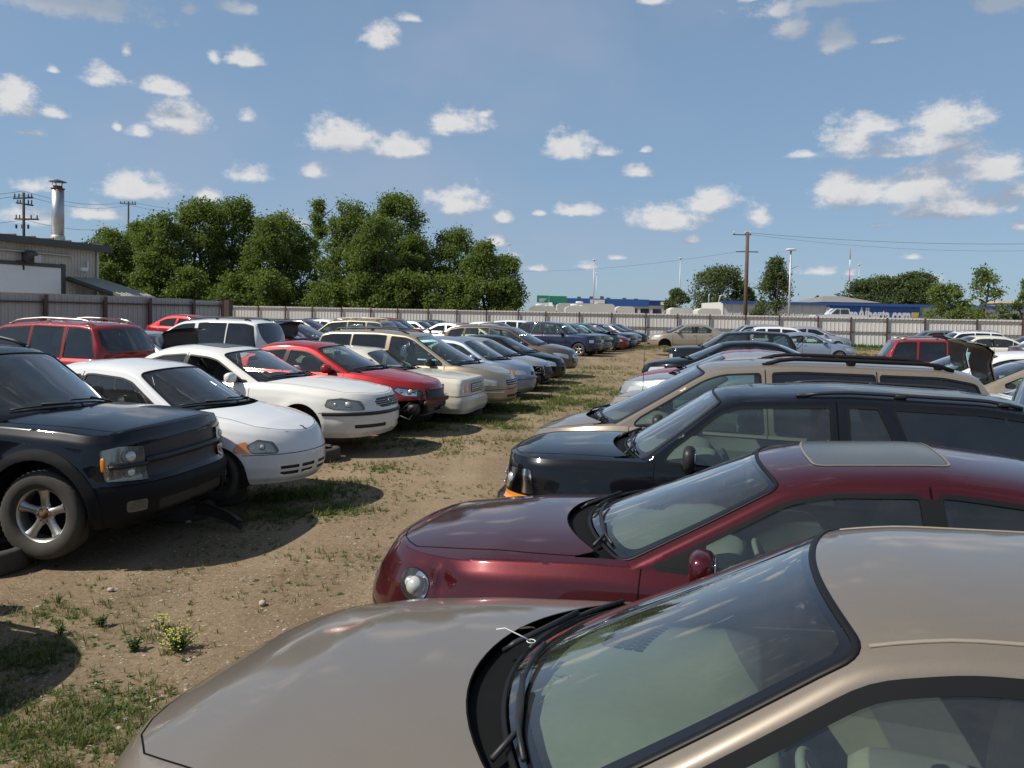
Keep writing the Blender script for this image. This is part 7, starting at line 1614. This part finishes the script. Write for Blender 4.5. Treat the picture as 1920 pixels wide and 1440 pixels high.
place_car('wagr2', mk(REDSUV, win=TB['win']), anchored((gx(1568, 44), 44), -12, 2.42, 0, -.05), -12, 'white wagon with roof rack behind the light blue sedan', P_WHITE, 'suv', GF, 'parked_suv', .12, 0)
place_car('farx', mk(COMPACT, patch=[]), anchored((gx(1597, 47), 47), -12, 2.22, 0, .28), -12, 'silver car with black hood edge behind the light blue sedan', P_SILVER, 'car', GF, 'parked_sedan', .16, 0)
right('wbox', BOXSUV, 1664, 47, 'green-grey sport utility left of the white one at the far fence', P_GGREY, yaw=170, lift=-.1, group=GF, detail=0, step=.16, cat='suv', name='parked_suv')
right('wbox2', mk(REDSUV), 1712, 43.5, 'white sport utility with black roof lamps at the far fence', P_WHITE, yaw=170, lift=-.08, group=GF, detail=1, step=.12, cat='suv', name='parked_suv')
right('bigs', BIGSEDAN, 1720, 37.5, 'cream sedan beside the white sport utility at the far fence', P_CREAM, yaw=172, lift=.10, group=GF, detail=1, step=.1)
right('farx', mk(COMPACT, patch=[]), 1858, 45, 'white sedan under the fence at the right, further one', P_WHITE, yaw=170, lift=.1, group=GF, detail=0, step=.16)
right('sedx', SEDANX, 1880, 40, 'white sedan under the fence at the right, nearer one', P_WHITE, yaw=170, lift=.12, group=GF)
place_car('sedx', SEDANX, anchored((gx(1893, 33.5), 33.5), -15, -2.5, 0, .22), -15, 'dark grey sedan cut by the right edge, its red tail lamp showing', P_GREY, 'car', GF, 'parked_sedan', .09, 1)
# ---- second row on the right, tails toward the right row
def tail2(key, spec, px, Z, label, pm, lift=.05, yaw=-15, **kw):
    X = gx(px, Z); kw.setdefault('step', .08); kw.setdefault('detail', 1)
    return place_car(key, spec, anchored((X, Z), yaw, spec['xr'], 0, lift), yaw, label, pm, kw.pop('cat', 'car'), GR2, kw.pop('name', 'parked_sedan'), **kw)
tail2('redesc', REDSUV, 1648, 24.5, 'dark red sport utility seen from behind near the middle right of the yard', P_RED2, -.10, cat='suv', name='parked_suv')
tail2('sedx', SEDANX, 1690, 19.5, 'teal sedan in front of the dark red sport utility', P_TEAL2, .02)
tail2('lid3', LIDBIG, 1738, 18.2, 'white car with its raised lid seen edge on', P_WHITE, .1, skip=('trunk_lid',))
tail2('lid3', LIDBIG, 1765, 14.6, 'gold sedan with its large dark-lined trunk lid raised right of the dark red sport utility', P_TAN, .10, skip=('trunk_lid',))
def rusty(sh, emit, rows):
    emit('rust_patch', ribbon(sh.B, resample([(sh.S - .95, .72), (sh.S - .70, .74)], .05, False), .12, .004, bool(fdn(sh.B, np.array([[1.0, .5]]))[0][0] < 0)), 'RUST')
tail2('rustsed', mk(SEDANX, extra=rusty, patch=SEDANX['patch'][:1] + [dict(name='taillight', poly=rect(S0 - .86, S0 - .62, .62, .86, .02), mat='REDLENS', split=True, push=.004)]), 1846, 11.8, 'white sedan with a rusty tail panel just beyond the rear of the taupe minivan', P_WHITE, .12)
tail2('van2', mk(VAN), 1906, 8.9, 'brown minivan tail at the right edge beside the taupe minivan', P_BROWN, .0, cat='minivan', name='parked_minivan')
# ------------------------------------------------------------------ tyres and scrap on the ground
def lying_tyre(px, py, label, r=.30, tilt=0, z=0.0):
    x, y = on_ground(px, py); me = wheel_mesh('none', r, .19, r * .62, False)[0]; o = thing('old_tyre', label, 'tyre', (x, y, .095 + z), (R(90) + R(tilt), 0, 0), 'old tyres under the cars', me); return o
lying_tyre(-18, 1066, 'worn tyre lying flat under the left edge of the black truck-like car', .30)
lying_tyre(600, 862, 'tyre with a rusty rim under the nose of the warm white sedan', .30); lying_tyre(345, 968, 'flat tyre lying in the grass under the black car bumper', .31)
lying_tyre(410, 940, 'tyre propping the far side of the black truck-like car', .31); lying_tyre(880, 778, 'tyre beneath the cream boxy sedan', .28); lying_tyre(1252, 660, 'dark tyre in the grass below the propped-up beige sedan', .30)
# loose bumper cover lying in front of the black car
x, y = on_ground(350, 985); V = []; n = 15
for i in range(n):
    t = -1 + 2 * i / (n - 1); X_ = t * .62; Y_ = -.18 * t * t; 
    for (dy, dz) in ((0, 0), (.03, .06), (.01, .12), (-.05, .145)): V.append((X_, Y_ + dy, dz * (1 - .25 * abs(t)) + .02 + .07 * (1 - t * t)))
bb_ = Buf().add(V, [(i * 4 + j, (i + 1) * 4 + j, (i + 1) * 4 + j + 1, i * 4 + j + 1) for i in range(n - 1) for j in range(3)])
bc = thing('loose_bumper_cover', 'loose dark bumper strip lying on the ground below the black car', 'bumper', (x + .05, y + .1, 0), (0, 0, R(-12)), me=bb_.mesh('bumper_cover', [simple('dusty_dark_plastic', (.055, .05, .045), .7, var=.4, scale=8)]))
sol = bc.modifiers.new('thickness', 'SOLIDIFY'); sol.thickness = .012
# zip tie on the wiper of the nearest car
zt_ = at(985, 1202, dist=2.6); thing('zip_tie', 'white zip tie looped round the wiper of the nearest car', 'cable tie', zt_, me=tube([(0.02, 0, 0), (-.02, .0, .02), (-.07, .02, .035), (-.10, .02, .03)], .0022, 5).join(tube([(0.02 + .015 * math.cos(t), .015 * math.sin(t), 0) for t in np.linspace(0, 6.28, 9)], .002, 5, False)).mesh('zip_tie', [WHITEPL]))
# thin whip aerial standing behind the taupe minivan
ap = at(1205, 735, dist=13.5); at_ = zt(1208, 640, 13.5); thing('whip_aerial', 'thin black whip aerial standing above the hoods of the right row', 'aerial', (ap.x, ap.y, .8), me=tube([(0, 0, 0), (0.02, 0, at_ - .8)], .006, 5).mesh('whip_aerial', [BLACK]))

# white pickup on a trailer deck just beyond the fence, in front of the lettered wall
tk = at(1572, 600, dist=84); ztop = at(1572, 578.5, dist=84).z; TRK = simple('pickup_white', (.72, .72, .72), .3, coat=1.0)
pk = thing('pickup_truck', 'white crew-cab pickup showing its cab above the fence before the lettered wall', 'truck', (tk.x, 84, ztop - 1.85))
def prism(prof, y0, y1, mat, nm, par): n = len(prof); V = [(x, y0, z) for x, z in prof] + [(x, y1, z) for x, z in prof]; link(nm, Buf().add(V, [tuple(range(n - 1, -1, -1)), tuple(range(n, 2 * n))] + [(i, (i + 1) % n, n + (i + 1) % n, n + i) for i in range(n)]).mesh(nm, [mat], smooth=False), par)
prism(fillet([(-2.9, .5), (2.7, .5), (2.7, 1.15), (.9, 1.15), (.9, 1.18), (-1.3, 1.18), (-2.75, 1.08), (-2.9, .9)], .08), -.95, .95, TRK, 'body', pk); prism(fillet([(-1.35, 1.18), (.95, 1.18), (.80, 1.83), (-.55, 1.85)], .10), -.8, .8, TRK, 'cab', pk)
for x0, x1, t0, t1 in ((-1.1, -.25, -.58, -.25), (-.12, .78, -.12, .68)): prism([(x0, 1.24), (x1, 1.24), (t1, 1.76), (t0, 1.76)], -.83, -.805, GLASSD, 'window', pk)
for xx in (-1.9, 1.8): link('wheel', wheel_mesh('steel', .38, .25, .2, False)[0], pk, (xx, -.82, .38), (0, 0, math.pi))
tr = thing('flat_trailer', 'flat trailer deck carrying the white pickup behind the fence', 'trailer', (tk.x, 84, 0)); link('deck', boxb(-3.4, 3.4, -1.2, 1.2, ztop - 2.05, ztop - 1.86).mesh('deck', [WDARK], smooth=False), tr)
for xx in (-2.6, 0, 2.6): link('trailer_leg', boxb(xx - .1, xx + .1, -1, 1, 0, ztop - 2.05).mesh('trailer_leg', [WDARK], smooth=False), tr)
